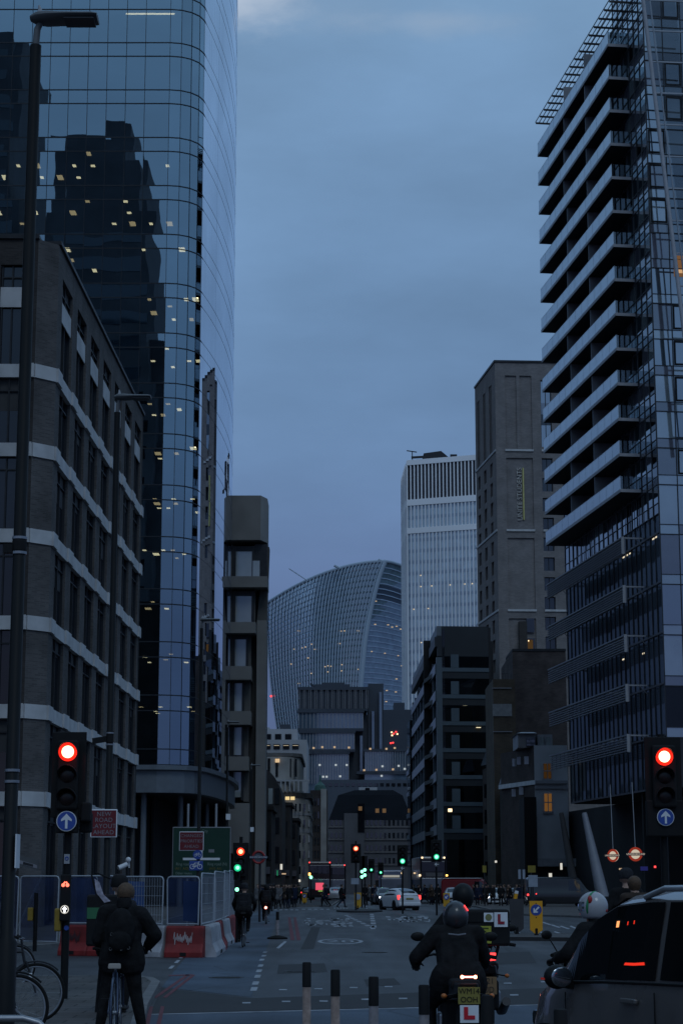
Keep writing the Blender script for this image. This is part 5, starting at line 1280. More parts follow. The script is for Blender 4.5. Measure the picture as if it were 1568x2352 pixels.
class Car:
    def __init__(c, name, label, st, paint, loc, rz, cat='car', group=None, wheels=None, R=.32, rimm=ALU):
        c.st = sorted(st); c.ys = [s[0] for s in c.st]; c.t = thing(name, label, cat, loc, rz, group); c.paint = paint
        c.y0, c.y1 = c.ys[0], c.ys[-1]
        b = MB(); n = 64; rows = []
        for i in range(n+1):
            y = c.y0+(c.y1-c.y0)*i/n; r = c.ring(y); rows.append([V((x,y,z)) for x, z in r]+[V((-x,y,z)) for x, z in r[-2:0:-1]])
        b.grid(rows, paint, True); b.poly(rows[0], paint); b.poly(rows[-1][::-1], paint)
        c.body = b.build('body', c.t, smooth=38)
        if wheels:
            for y in wheels:
                for s in (-1,1):
                    w_ = c.at(y)[3]
                    a = MB(); a.lathe([(R*1.17,-.3),(R*1.17,.0),(R*1.17,.012),(R*1.1,.014)], (s*(w_-.001),y,R*1.0), BLACKM, 28, (s,0,0)); a.build('wheel_arch', c.t)
                    wheel(c.t, s*(w_-.085), y, R, .22, s, rimm)
    def at(c, y):
        y = min(max(y, c.y0), c.y1)
        return [float(np.interp(y, c.ys, [s[k] for s in c.st])) for k in range(1,7)]
    def ring(c, y):
        zl, zb, zr, wl, wb, wr = c.at(y); h = zr-zb
        return [(0,zl),(wl*.9,zl),(wl*.985,zl+.07),(max(wl,wb),zl+.48*(zb-zl)),(wb*.995,zb-.1),(wb*.965,zb),(wb*.965+(wr-wb*.965)*.5,zb+h*.5),(wr,zb+h*.88),(wr*.82,zb+h*.985),(0,zr+.02)]
    def side(c, y, t, s, o=.011):
        zl, zb, zr, wl, wb, wr = c.at(y); h = zr-zb; x = wb*.965+(wr-wb*.965)*min(1,t/.88); return V((s*(x+o), y, zb+h*t))
    def top(c, y, u, o=.008):
        zl, zb, zr, wl, wb, wr = c.at(y); zl2, zb2, zr2 = c.at(y+.03)[:3]; sl = (zr2-zr)/.03; n = V((0,-sl,1)).normalized()
        k = abs(u); z = zr+.02-(.02*k if k < .82 else .02+(k-.82)*.5*(zr-zb)*.6)
        return V((u*wr, y, z))+n*o
    def side_win(c, y0, y1, t0=.1, t1=.8, m=None, name='side_window', cut0=0, cut1=0, sides=(-1,1)):
        for s in sides:
            b = MB(); n = 48; rows = []
            for i in range(n+1):
                f = i/n; y = y0+(y1-y0)*f; ta, tb = t0, t1
                hi = t1
                if cut0 and f < cut0: hi = t0+(t1-t0)*(f/cut0)
                if cut1 and f > 1-cut1: hi = t0+(t1-t0)*((1-f)/cut1)
                rows.append([c.side(y,t0,s), c.side(y,(t0+hi)/2,s), c.side(y,hi,s)])
            b.grid(rows, m or CARG); b.build(name, c.t)
    def top_win(c, y0, y1, u=.8, m=None, name='rear_window', o=.01):
        b = MB(); b.grid([[c.top(y0+(y1-y0)*i/8, -u+2*u*j/8, o) for j in range(9)] for i in range(9)], m or CARG); b.build(name, c.t)
    def bits(c, name, boxes, m, bevel=.01):
        for q in boxes:
            b = MB(); b.box(*q, m); b.build(name, c.t, bevel=bevel)
MPVG = glass('tinted car glass', (.16,.17,.17), .06, .02)
CARG = dglass('car window glass', (.006,.007,.008), .07, .02)
PW = mat('white car paint', (.60,.62,.64), .35, var=.03, scale=2, coat=.6); PG = mat('grey brown car paint', (.105,.097,.095), .28, var=.05, scale=2, coat=.9, metal=.2); PS = mat('silver car paint', (.42,.43,.45), .35, .3, var=.04, coat=.5); PK = mat('black car paint', (.012,.012,.014), .3, var=.1, coat=.7); PR = mat('red van paint', (.20,.015,.02), .35, var=.06, coat=.5); PB = mat('red bus paint', (.02,.006,.006), .35, var=.1, coat=.4)
PLATEY = mat('yellow number plate', (.24,.20,.045), .5, var=.06); PLATEW = mat('white plate', (.7,.7,.7), .5)
def plate(parent, x, y, z, w, h, m, lines, name='number_plate', facing=-1, rz=0, size=None, tcol=BLACKM):
    b = MB(); b.box(x-w/2, x+w/2, y, y+.01, z-h/2, z+h/2, m); o = b.build(name, parent)
    for i, tx in enumerate(lines):
        zz = z+(len(lines)-1)*h/len(lines)*.5-i*h/len(lines)
        text('plate_text', tx, size or h/len(lines)*.95, tcol, o, TM(x, y-.004, zz), ext=.001, sx=.95)
    return o
HATCH = [(-2.2,.36,.72,.95,.72,.74,.62),(-2.1,.24,.86,1.08,.82,.83,.60),(-1.75,.2,.96,1.28,.86,.86,.58),(-1.2,.18,.97,1.42,.87,.87,.57),(-.4,.18,.96,1.48,.87,.87,.58),(.3,.18,.94,1.46,.87,.87,.58),(.75,.18,.93,1.32,.87,.86,.60),(1.25,.18,.92,1.02,.86,.84,.66),(1.8,.2,.84,.88,.83,.78,.62),(2.1,.24,.72,.76,.75,.68,.55),(2.22,.34,.6,.63,.62,.55,.45)]
# white hatchback seen from behind, turning left
g_ = G(916,2090); pr = Car('hatchback_car', 'white hatchback with lit red tail lights seen from behind beyond the refuge island', HATCH, PW, (g_.x,g_.y,0), math.radians(18), wheels=(-1.35,1.35))
pr.side_win(-1.55,.95, cut0=.15, cut1=.12); pr.top_win(-1.98,-1.15, .82); pr.top_win(.6,1.2,.82,name='windscreen')
pr.bits('tail_light', [(-.83,-.70,-2.16,-1.98,.72,1.02),(.70,.83,-2.16,-1.98,.72,1.02)], E_TAIL); pr.bits('bumper', [(-.8,.8,-2.27,-2.1,.3,.52)], PW, .04); pr.bits('rear_panel', [(-.66,.66,-2.19,-2.0,.92,1.0)], BLACKM); pr.bits('number_plate', [(-.26,.26,-2.23,-2.15,.72,.83)], PLATEY); pr.bits('underside', [(-.7,.7,-2.1,2.0,.12,.3)], BLACKM)
# oncoming silver car
def oncoming(name, label, x, y, paint, rz=math.pi, rest=None, sc_=1.0):
    g_ = G(x,y); c = Car(name, label, HATCH, paint, (g_.x,g_.y,0), rz, wheels=(-1.35,1.35)); c.side_win(-1.55,.95, cut0=.15, cut1=.12); c.top_win(.55,1.2,.84,name='windscreen'); c.top_win(-1.98,-1.15,.82)
    c.bits('headlight', [(-.68,-.5,2.0,2.16,.6,.72),(.5,.68,2.0,2.16,.6,.72)], E_WHITE); c.bits('grille', [(-.4,.4,2.12,2.24,.4,.55)], BLACKM); c.bits('bumper', [(-.75,.75,2.05,2.26,.24,.38)], paint, .03); c.t.scale = (sc_,)*3
    return c
oncoming('silver_car', 'silver car facing the camera with bright headlights right of the white hatchback', 1040, 2076, PS, math.pi-.05)
oncoming('queued_car', 'pale blue windowed car half hidden behind the standing people', 1150, 2079, PW, math.pi-.3); oncoming('queued_car', 'last grey car with dim headlights left of the dark van', 1190, 2077, PS, math.pi-.35)
for nm, lab, x, D, rz, pt, tail in (('queued_car','small dark car with red tail lights at the far left of the bus stop',706,236,0,PK,1),('queued_car','pale car with headlights queuing left of the pale blue bus',858,215,math.pi,PW,0),('queued_car','dark car with one bright headlight just behind the white hatchback',881,172,math.pi+.1,PK,0),('queued_car','grey car facing the camera between the dark bus and the silver car',1008,196,math.pi,PS,0)):
    c_ = Car(nm, lab, HATCH, pt, (Xh(x,D),D,0), rz, wheels=(-1.35,1.35), group='cars in the far traffic'); c_.side_win(-1.55,.95, cut0=.15, cut1=.12); c_.top_win(.55,1.2,.84,name='windscreen'); c_.top_win(-1.98,-1.15,.82)
    if tail: c_.bits('tail_light', [(-.85,-.64,-2.2,-1.98,.74,.9),(.64,.85,-2.2,-1.98,.74,.9)], E_TAIL)
    else: c_.bits('headlight', [(-.66,-.52,2.0,2.16,.6,.7),(.52,.66,2.0,2.16,.6,.7)], E_WHITE)
VAN = [(-2.6,.35,1.15,2.15,.88,.92,.80),(-2.5,.3,1.2,2.28,.95,.97,.86),(1.0,.3,1.2,2.3,.96,.98,.86),(1.45,.3,1.2,2.2,.96,.97,.82),(1.95,.3,1.15,1.45,.95,.93,.80),(2.4,.32,1.0,1.08,.92,.86,.74),(2.6,.36,.8,.84,.82,.74,.6)]
g_ = V((Xh(1078,185),185,0)); vn = Car('red_van', 'red van with white roof and front crossing behind the people on the right', VAN, PR, g_, math.radians(-100), 'van', wheels=(-1.6,1.7), R=.35)
vn.side_win(.55,1.7,.08,.75,cut1=.4); vn.top_win(1.42,2.0,.85,name='windscreen'); vn.bits('roof_panel', [(-.8,.8,-2.4,1.2,2.29,2.36),(-.97,.97,1.1,2.55,.5,.9)], PW, .04)
g_ = V((Xh(1284,150),150,0)); dv_ = Car('dark_van', 'dark delivery van crossing on the right with one red light', VAN, PK, g_, math.radians(-88), 'van', wheels=(-1.6,1.7), R=.36); dv_.side_win(.55,1.7,.08,.75,cut1=.4); dv_.top_win(1.42,2.0,.85,name='windscreen')
dv_.bits('tail_light', [(.83,.97,-2.62,-2.5,.9,1.05)], E_TAIL); dv_.bits('bumper', [(-.9,.9,-2.68,-2.5,.35,.5)], BLACKM)
q = MB(); q.box(.985,1.0,-1.98,-1.9,1.0,1.08,E_TAIL); q.box(-1.0,-.985,-1.98,-1.9,1.0,1.08,E_TAIL); q.build('marker_light', dv_.t)
# distant red-lit car
g_ = V((Xh(770,210),210,0)); fc_ = Car('distant_car', 'small dark car with red tail lights far down the street', HATCH, PS, g_, 0, wheels=(-1.35,1.35)); fc_.top_win(-1.98,-1.15,.82); fc_.side_win(-1.55,.95,cut0=.15,cut1=.12)
fc_.bits('tail_light', [(-.85,-.62,-2.2,-1.98,.74,.92),(.62,.85,-2.2,-1.98,.74,.92),(-.2,.2,-1.95,-1.75,1.08,1.2)], E_TAIL)
# buses
def bus(name, label, x, D, rz, lower, upper=None, w=2.5, h=4.35, ln=10.5, front=True, dest=True):
    t = thing(name, label, 'bus', (Xh(x,D), D, 0), rz); hw = w/2
    b = MB(); b.box(-hw, hw, -ln/2, ln/2, .35, h, lower); b.build('body', t, bevel=.15)
    f = -ln/2-.012
    def gl_(nm, x0, x1, z0, z1, m, yy=f): q = MB(); q.box(x0, x1, yy-.02, yy+.03, z0, z1, m); return q.build(nm, t, bevel=.02)
    gl_('windscreen', -hw+.15, hw-.15, 1.25, 2.35, BUSG)
    if h > 3.5: gl_('upper_window', -hw+.15, hw-.15, 2.95, 3.9, CARG)
    gl_('bumper', -hw+.05, hw-.05, .32, .62, BLACKM)
    for s in (-1,1):
        q = MB()
        for k in range(6): q.box(s*hw-.012 if s > 0 else s*hw-.012, s*hw+.012, -ln/2+.6+k*1.6, -ln/2+2.0+k*1.6, 1.2, 2.2, CARG)
        q.build('window_row', t)
        for y in (-ln/2+2.2, ln/2-2.5): wheel(t, s*(hw-.14), y, .47, .28, s)
    return t, f, hw
BUSG = dglass('bus windscreen glass', (.09,.115,.13), .12, .05); BUSB = mat('blue white bus paint', (.16,.2,.3), .4, var=.05, coat=.3)
def lamps(t, lst, f):
    for x, z, r, m, nm in lst: q = MB(); q.box(x-r, x+r, f-.05, f-.01, z-r, z+r, m); q.build(nm, t, bevel=r*.4)
t, f, hw = bus('double_decker_bus', 'dark double decker bus facing the camera with marker lamps and pale windscreen', 984, 190, .04, PK, h=4.35)
lamps(t, [(-1.05,4.25,.08,E_WARM,'marker_lamp'),(1.05,4.25,.08,E_WARM,'marker_lamp'),(-1.28,2.6,.09,E_WARM,'marker_lamp'),(1.28,2.6,.08,E_AMB,'marker_lamp')], f)
q = MB(); q.box(-.7,.9,f-.03,f-.005,2.5,2.85,mat('dim destination blind',(.14,.14,.15),.6)); q.build('destination_blind', t)
t, f, hw = bus('blue_bus', 'single deck pale blue bus with lit destination strip behind the white hatchback', 893, 205, .02, BUSB, h=3.2)
lamps(t, [(-1.1,2.95,.12,E_WHITE,'marker_lamp'),(-1.25,.75,.17,E_WHITE,'headlight'),(1.1,2.9,.08,E_WARM,'marker_lamp')], f)
q = MB(); q.box(-.85,.85,f-.03,f-.005,2.48,2.7,emit('pale destination strip',(.85,.85,.75),.35)); q.build('destination_blind', t)
t, f, hw = bus('double_decker_bus', 'dark double decker bus seen from behind with pink lit advert panel', 735, 225, 0, PB, h=4.3)
lamps(t, [(-1.15,4.2,.07,E_TAIL,'tail_light'),(1.15,4.2,.07,E_TAIL,'tail_light'),(-1.1,2.9,.15,E_AMB,'indicator')], f)
q = MB(); q.box(-.45,.45,f-.05,f-.03,1.15,1.95,emit('pink lit panel',(1,.12,.2),.8)); q.build('advert_panel', t); q = MB(); q.box(-.15,.45,f-.05,f-.03,.98,1.12,emit('green lit strip',(.35,.7,.15),.5)); q.build('advert_strip', t)
t, f, hw = bus('double_decker_bus', 'second dark bus seen from behind with dim red lamps at its corners', 771, 245, 0, PK, h=4.2)
lamps(t, [(-1.15,4.1,.09,E_TAIL,'tail_light'),(1.1,4.1,.07,E_TAIL,'tail_light'),(-1.75,2.75,.15,E_TAIL,'tail_light'),(-1.2,2.6,.13,E_AMB,'indicator'),(-1.45,2.6,.11,E_TAIL,'tail_light')], f)

# ---------------------------------------------------------------- people carrier in the right foreground
MPV = [(-2.25,.40,.97,1.28,.78,.80,.70),(-2.15,.30,1.04,1.50,.86,.88,.72),(-1.9,.25,1.07,1.60,.9,.91,.76),(-1.3,.22,1.07,1.65,.91,.92,.77),(-.5,.22,1.05,1.68,.91,.92,.77),(.1,.22,1.04,1.675,.91,.92,.77),(.55,.22,1.03,1.635,.91,.92,.77),(.8,.22,1.02,1.53,.91,.915,.78),(1.0,.22,1.015,1.38,.91,.915,.79),(1.25,.22,1.01,1.12,.91,.91,.80),(1.4,.22,.98,1.03,.90,.89,.78),(1.65,.24,.90,.95,.86,.82,.70),(1.88,.28,.76,.80,.76,.70,.58),(2.0,.36,.6,.63,.62,.58,.46)]
MPVS = dglass('people carrier side glass', (.004,.0045,.005), .03, .02, (.55,.6,.65))
mv = Car('people_carrier', 'dark grey people carrier with roof rails and large door mirror in the right foreground', MPV, PG, (2.87,13.52,0), math.radians(24), wheels=(-1.4,1.38), R=.33)
mv.side_win(-1.9,-1.05,.08,.84,name='quarter_window',cut0=.3,m=MPVS); mv.side_win(-1.0,-.12,.06,.86,m=MPVS); mv.side_win(-.06,1.18,.05,.86,name='front_side_window',cut1=.1,m=MPVS)
mv.top_win(.62,1.3,.86,name='windscreen'); mv.top_win(-2.2,-1.95,.8)
for s in (-1,1):
    b = MB(); b.ball((s*1.03,.98,1.06), .12, BLACK, (.85,.62,.72)); b.bar((s*.9,1.0,1.0),(s*1.0,.98,1.02),.05,.06,BLACK); o = b.build('door_mirror', mv.t, smooth=60)
    b = MB(); b.ball((s*1.03,.915,1.06), .10, dglass('mirror glass', (.02,.02,.022), .35, .02), (.85,.1,.7)); b.build('mirror_glass', o, smooth=60)
    b = MB(); b.box(s*1.125-.006,s*1.125+.006,.985,1.04,1.04,1.055,emit('dim red reflector',(1,.1,.1),.12)); b.build('side_repeater', o)
    b = MB(); pts = [mv.side(y,.93,s,-.03)+V((0,0,.045 if 0 < i < 9 else .0)) for i, y in enumerate([.25-.24*k for k in range(10)])]; b.tube(pts, .022, mat('satin roof rail', (.45,.46,.48), .3, .7), 8); b.build('roof_rail', mv.t, smooth=50)
    for y in (-.62,.2):
        b = MB(); b.bar((s*.935,y-.1,.93),(s*.935,y+.1,.93),.03,.035,PG); b.build('door_handle', mv.t, bevel=.01)
    b = MB(); b.bar((s*.922,-2.0,.80),(s*.918,-.75,.80),.012,.022,BLACKM); b.build('door_rail', mv.t)
    b = MB(); zz = [V((s*.925,-.1,z)) for z in (.35,.6,.85,1.0)]; b.tube(zz,.005,BLACK,5); zz = [V((s*.925,1.05,z)) for z in (.45,.7,.95)]; b.tube(zz,.005,BLACK,5); zz = [V((s*.925,-1.0,z)) for z in (.5,.8,1.0)]; b.tube(zz,.005,BLACK,5); b.build('door_seam', mv.t)
    b = MB(); b.tube([mv.side(y,.02,s,.012) for y in (1.25,.6,0,-.6,-1.1,-1.7)],.009,BLACK,6); b.build('belt_trim', mv.t)
mv.bits('headlight', [(-.74,-.5,1.70,1.88,.66,.78),(.5,.74,1.70,1.88,.66,.78)], CARG, .03); mv.bits('tail_light', [(-.86,-.74,-2.22,-2.1,.9,1.3),(.74,.86,-2.22,-2.1,.9,1.3)], E_TAIL, .03); mv.bits('bumper', [(-.84,.84,-2.33,-2.15,.35,.6)], PG, .05)
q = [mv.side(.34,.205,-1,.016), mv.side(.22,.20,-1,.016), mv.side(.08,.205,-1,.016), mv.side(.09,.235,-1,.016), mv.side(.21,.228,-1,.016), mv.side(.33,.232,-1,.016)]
b = MB(); b.poly(q, emit('dim red window reflection', (1,.04,.02), .9)); b.build('painted_reflection', mv.t)  # glowing piece on the glass stands in for a red reflection
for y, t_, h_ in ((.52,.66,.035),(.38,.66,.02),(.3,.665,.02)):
    b = MB(); b.poly([mv.side(y,t_-h_,-1,.014), mv.side(y-.035 if h_ > .03 else y-.012,t_-h_,-1,.014), mv.side(y-.035 if h_ > .03 else y-.012,t_+h_,-1,.014), mv.side(y,t_+h_,-1,.014)], emit('amber window light', (1,.35,.12), 1.6) if h_ > .03 else emit('dim red window reflection', (1,.04,.02), .9)); b.build('painted_reflection', mv.t)  # small glowing patches drawn on the glass as amber and red reflections

# ---------------------------------------------------------------- bicycles and motorcycles
def bicycle(name, label, loc, rz, frame=BLACK, r=.345, lean=0, guard=True, group=None, saddlem=BLACKM, bar='flat', sad=.93):
    t = thing(name, label, 'bicycle', loc, rz, group)
    for y in (-.51,.53):
        b = MB(); b.torus((0,y,r), r-.018, .018, RUBBER, (1,0,0), 40, 8); w_ = b.build('wheel', t, smooth=60)
        b = MB(); b.torus((0,y,r), r-.042, .012, ALU, (1,0,0), 40, 6); b.lathe([(.02,-.04),(.02,.04)], (0,y,r), ALU, 10, (1,0,0)); b.build('rim', w_, smooth=60)
        b = MB()
        for k in range(20):
            a = 2*math.pi*k/20; b.tube([(.02*(-1)**k,y,r),(0,y+(r-.04)*math.cos(a),r+(r-.04)*math.sin(a))],.0017,STEEL,4,False)
        b.build('spokes', w_)
        if guard: b = MB(); b.torus((0,y,r), r+.018, .011, frame, (1,0,0), 24, 6, math.pi*.0, math.pi*1.0); b.build('mudguard', t)
    b = MB(); bb_ = (0,-.05,.29); st = (0,-.22,.80); hd = (0,.36,.82); hb = (0,.39,.68); rx = (0,-.51,r); fx = (0,.53,r)
    for a, c, q in ((bb_,st,.016),(st,hd,.015),(bb_,hb,.018),(hd,hb,.018)): b.tube([a,c],q,frame,10)
    for s in (-.05,.05): b.tube([(s,rx[1],rx[2]),bb_],.010,frame,8); b.tube([(s,rx[1],rx[2]),(s*.4,st[1],st[2]-.05)],.009,frame,8); b.tube([(s,fx[1],fx[2]),(s,hb[1]+.02,hb[2]+.02)],.011,frame,8)
    b.tube([(-.05,.41,.70),(.05,.41,.70)],.013,frame,8); b.build('frame', t, smooth=50)
    b = MB(); b.tube([st,(0,-.27,sad-.04)],.013,STEEL,8); o = b.build('seat_post', t)
    b = MB(); b.hexa([(-.075,-.42,sad-.03),(.075,-.42,sad-.03),(.02,-.10,sad-.02),(-.02,-.10,sad-.02),(-.07,-.40,sad+.03),(.07,-.40,sad+.03),(.018,-.11,sad+.015),(-.018,-.11,sad+.015)], saddlem); b.build('saddle', t, bevel=.015)
    b = MB(); b.tube([hd,(0,.34,.97)],.014,frame,8); b.tube([(-.29,.28,1.0),(-.1,.34,.97),(.1,.34,.97),(.29,.28,1.0)],.011,BLACK,8)
    for s in (-1,1): b.tube([(s*.29,.28,1.0),(s*.18,.315,.985)],.017,RUBBER,8); b.tube([(s*.25,.33,.98),(s*.16,.37,.97)],.006,STEEL,6)
    b.build('handlebar', t, smooth=50)
    b = MB(); b.lathe([(.09,-.004),(.09,.004)], (.05,-.05,.29), STEEL, 24, (1,0,0)); b.bar((.07,-.05,.29),(.07,-.02,.12),.014,.02,STEEL); b.bar((-.07,-.05,.29),(-.07,-.08,.46),.014,.02,STEEL); b.box(.07,.16,-.06,.02,.11,.13,BLACKM); b.box(-.16,-.07,-.12,-.04,.45,.47,BLACKM); b.build('crankset', t)
    return t
def motorcycle(name, label, loc, rz, plates=None, Lx=None, box=None, lean=0):
    t = thing(name, label, 'motorcycle', loc, rz)
    for y, wd, r in ((-.66,.14,.31),(.70,.11,.31)):
        b = MB(); b.lathe([(r*.66,-wd/2),(r*.9,-wd*.5),(r,-wd*.2),(r,wd*.2),(r*.9,wd*.5),(r*.66,wd/2)], (0,y,r), RUBBER, 28, (1,0,0)); w_ = b.build('wheel', t, smooth=40)
        b = MB(); b.torus((0,y,r), r*.68, .02, ALU, (1,0,0), 24, 6)
        for k in range(6): a = math.pi*k/3; b.bar((0,y,r),(0,y+r*.66*math.cos(a),r+r*.66*math.sin(a)),.02,.03,ALU,V((1,0,0)))
        b.build('rim', w_)
    b = MB(); b.box(-.17,.17,-.2,.32,.28,.62,BLACKM); b.box(-.2,.2,-.05,.2,.35,.5,STEEL); b.build('engine', t, bevel=.03)
    b = MB(); b.ball((0,.2,.82), .2, BLACK, (.72,1.3,.62)); b.build('fuel_tank', t, smooth=60)
    b = MB(); b.box(-.14,.14,-.72,0,.74,.84,BLACKM); b.build('seat', t, bevel=.04)
    b = MB(); b.hexa([(-.1,-.95,.72),(.1,-.95,.72),(.15,-.5,.66),(-.15,-.5,.66),(-.08,-.97,.82),(.08,-.97,.82),(.14,-.5,.80),(-.14,-.5,.80)], BLACK); b.bar((0,-.78,.7),(0,-.98,.5),.14,.03,BLACKM); b.build('tail_fairing', t, bevel=.02)
    b = MB(); b.torus((0,.7,.31), .345, .03, BLACK, (1,0,0), 20, 6, .2, 2.6); b.build('front_mudguard', t, smooth=50)
    for s in (-1,1):
        b = MB(); b.tube([(s*.1,.70,.31),(s*.1,.5,.95)],.024,STEEL,10); b.build('fork', t, smooth=50)
        b = MB(); b.tube([(s*.05,.47,.99),(s*.2,.42,1.03),(s*.38,.30,1.0)],.013,BLACK,8); b.tube([(s*.27,.36,1.02),(s*.40,.29,1.0)],.02,RUBBER,8); b.build('handlebar', t, smooth=50)
        b = MB(); b.tube([(s*.25,.38,1.02),(s*.33,.42,1.17)],.007,BLACK,6); b.ball((s*.36,.42,1.2),.07,BLACK,(1,.3,.65)); b.build('mirror', t, smooth=60)
        b = MB(); b.tube([(s*.08,-.86,.72),(s*.2,-.87,.70)],.008,BLACK,6); b.ball((s*.22,-.88,.70),.03,mat('orange lens',(.4,.12,.02),.3),(.9,1.2,.8)); b.build('indicator', t, smooth=60)
        b = MB(); b.bar((s*.1,-.05,.34),(s*.26,-.05,.33),.03,.03,STEEL); b.build('foot_peg', t)
    b = MB(); b.tube([(.14,.2,.35),(.17,-.2,.26),(.19,-.5,.3),(.21,-.85,.42)],[.025,.03,.05,.05],DKMETAL,12); b.build('exhaust', t, smooth=50)
    b = MB(); b.lathe([(.05,-.12),(.09,-.06),(.10,0),(.085,.03)], (0,.62,.92), BLACK, 18, (0,1,0)); b.build('headlamp', t, smooth=50)
    if box:
        w, d, h, z = box
        b = MB(); b.box(-w/2, w/2, -.62-d, -.62, z, z+h, BLACKM); o = b.build('top_box', t, bevel=.03)
        b = MB(); b.box(-w/2-.01, w/2+.01, -.63-d, -.61, z+h*.66, z+h*.7, BLACK); b.build('lid_seam', o)
        b = MB(); b.bar((-.12,-.3,.86),(-.12,-.62-d*.8,z-.01),.03,.03,BLACK); b.bar((.12,-.3,.86),(.12,-.62-d*.8,z-.01),.03,.03,BLACK); b.build('rack', t)
    return t
# ================================================================ street lamps
LAMPH = mat('grey lamp head', (.11,.115,.12), .5, var=.1); LAMPL = mat('lamp underside', (.05,.055,.06), .5)
def lamp(label, x, D, h, extra=None, k=1.0):
    t = thing('street_lamp', label, 'street lamp', (Xh(x,D), D, 0), 0, 'tall street lamps along the left footway')
    b = MB(); b.tube([(0,0,0),(0,0,1.2),(0,0,1.25),(0,0,h-.25)], [.095,.095,.062,.055], BLACK, 14); b.build('pole', t, smooth=40)
    b = MB(); b.tube([(0,0,h-.25),(.01,0,h-.08),(.05,0,h+.01)], [.034,.034,.03], LAMPH, 10); b.build('spigot', t, smooth=40)
    b = MB(); rows = []
    for i, (xx, hw, up, dn) in enumerate(((-.06,.05,.03,.02),(.0,.10,.06,.05),(.10,.13,.065,.06),(.22,.14,.05,.045),(.30,.145,.045,.035),(.55,.145,.04,.03),(.60,.13,.03,.02))):
        rows.append([V((xx, hw*math.cos(a), h+.03+(up if math.sin(a) > 0 else dn)*math.sin(a))) for a in [2*math.pi*j/14 for j in range(14)]])
    b.grid(rows, LAMPH, True); b.poly(rows[0][::-1], LAMPH); b.poly(rows[-1], LAMPH); o = b.build('lamp_head', t, smooth=35)
    b = MB(); b.box(.28,.57,-.11,.11,h-.01,h+.002,LAMPL); b.build('lens', o)
    b = MB(); b.tube([(.03,0,h+.08),(.03,0,h+.13),(.02,0,h+.17)], [.035,.02,.01], GREYP, 8); b.build('photocell', o)
    return t
l1 = lamp('nearest black street lamp, its pole running up the left edge with steel bands', 20, 17.5, 10.0)
for z, m in ((4.72,STEEL),(4.86,STEEL),(2.72,STEEL),(2.62,STEEL)):
    b = MB(); b.lathe([(.066,-.012),(.07,-.012),(.07,.012),(.066,.012)], (0,0,z), m, 16); b.build('clamp_band', l1)
b = MB(); b.box(-.14,-.055,-.05,.05,4.72,4.8,BLACK); b.build('bracket', l1)
b = MB(); b.lathe([(.064,0),(.068,.02),(.068,.1),(.064,.12)], (0,0,4.73), BLACKM, 16); b.build('sleeve', l1)
b = MB(); b.box(.066,.078,-.1,.1,1.85,2.15,WHITEP); b.build('edge_on_sign', l1)
l2 = lamp('second black street lamp carrying the red new road layout sign', 245, 33.5, 10.3)
l3 = lamp('third black street lamp carrying the changed priorities sign in front of the green sign', 455, 63, 10.3)
l4 = lamp('fourth slimmer street lamp with small white box beside the concrete tower', 519, 100, 10.0)
l5 = lamp('farthest street lamp of the row with a small white box by the dark shop block', 575, 130, 9.6)
for l, z in ((l4,7.2-2.2),(l5,6.8-1.6)):
    b = MB(); b.box(-.03,.2,-.2,-.06,z,z+.3,WHITEP); b.build('camera_box', l)
for l, z in ((l2,4.3),(l2,4.1)):
    b = MB(); b.lathe([(.062,-.012),(.067,-.012),(.067,.012),(.062,.012)], (0,0,z), STEEL, 14); b.build('clamp_band', l)
b = MB(); b.bar((-.3,0,4.16),(-.05,0,4.2),.05,.1,BLACK); b.build('bracket', l2)
b = MB(); b.lathe([(.06,0),(.066,.02),(.066,.2),(.06,.22)], (0,0,4.12), BLACKM, 14); b.build('sleeve', l2)
def rsign(name, label, parent_loc, w, h, m, lines, size, rim=WHITEP, cat='sign', rz=0, tm=None, back=True):
    t = thing(name, label, cat, parent_loc, rz)
    b = MB(); b.box(-w/2, w/2, .0, .02, -h/2, h/2, rim); b.build('sign_edge', t, bevel=.015)
    b = MB(); b.box(-w/2+.02, w/2-.02, -.006, -.001, -h/2+.02, h/2-.02, m); b.build('sign_face', t)
    for i, (tx, sz, zz, xx) in enumerate(lines): text('lettering', tx, sz, tm or DIMW, t, TM(xx, -.008, zz), ext=.001, spacing=1.05)
    b = MB(); b.box(-.03,.03,.021,.07,-h*.3,h*.3,STEEL); b.build('clip', t)
    return t
DIMW = mat('dull white letter sheet', (.22,.22,.235), .6, var=.05)
def at(x, y, D, dz=0): p = P(x,y,D); return (p.x, p.y, p.z)
rsign('road_sign', 'red sign reading NEW ROAD LAYOUT AHEAD on the second lamp post', at(239,1891,33.4), .46, .48, REDSIGN, [('NEW',.105,.155,0),('ROAD',.105,.055,0),('LAYOUT',.105,-.05,0),('AHEAD',.105,-.155,0)], .1)
rsign('road_sign', 'red sign reading CHANGED PRIORITIES AHEAD on the third lamp post', at(440,1932,62.9), .79, .61, REDSIGN, [('CHANGED',.14,.17,0),('PRIORITIES',.14,0,0),('AHEAD',.14,-.17,0)], .1)
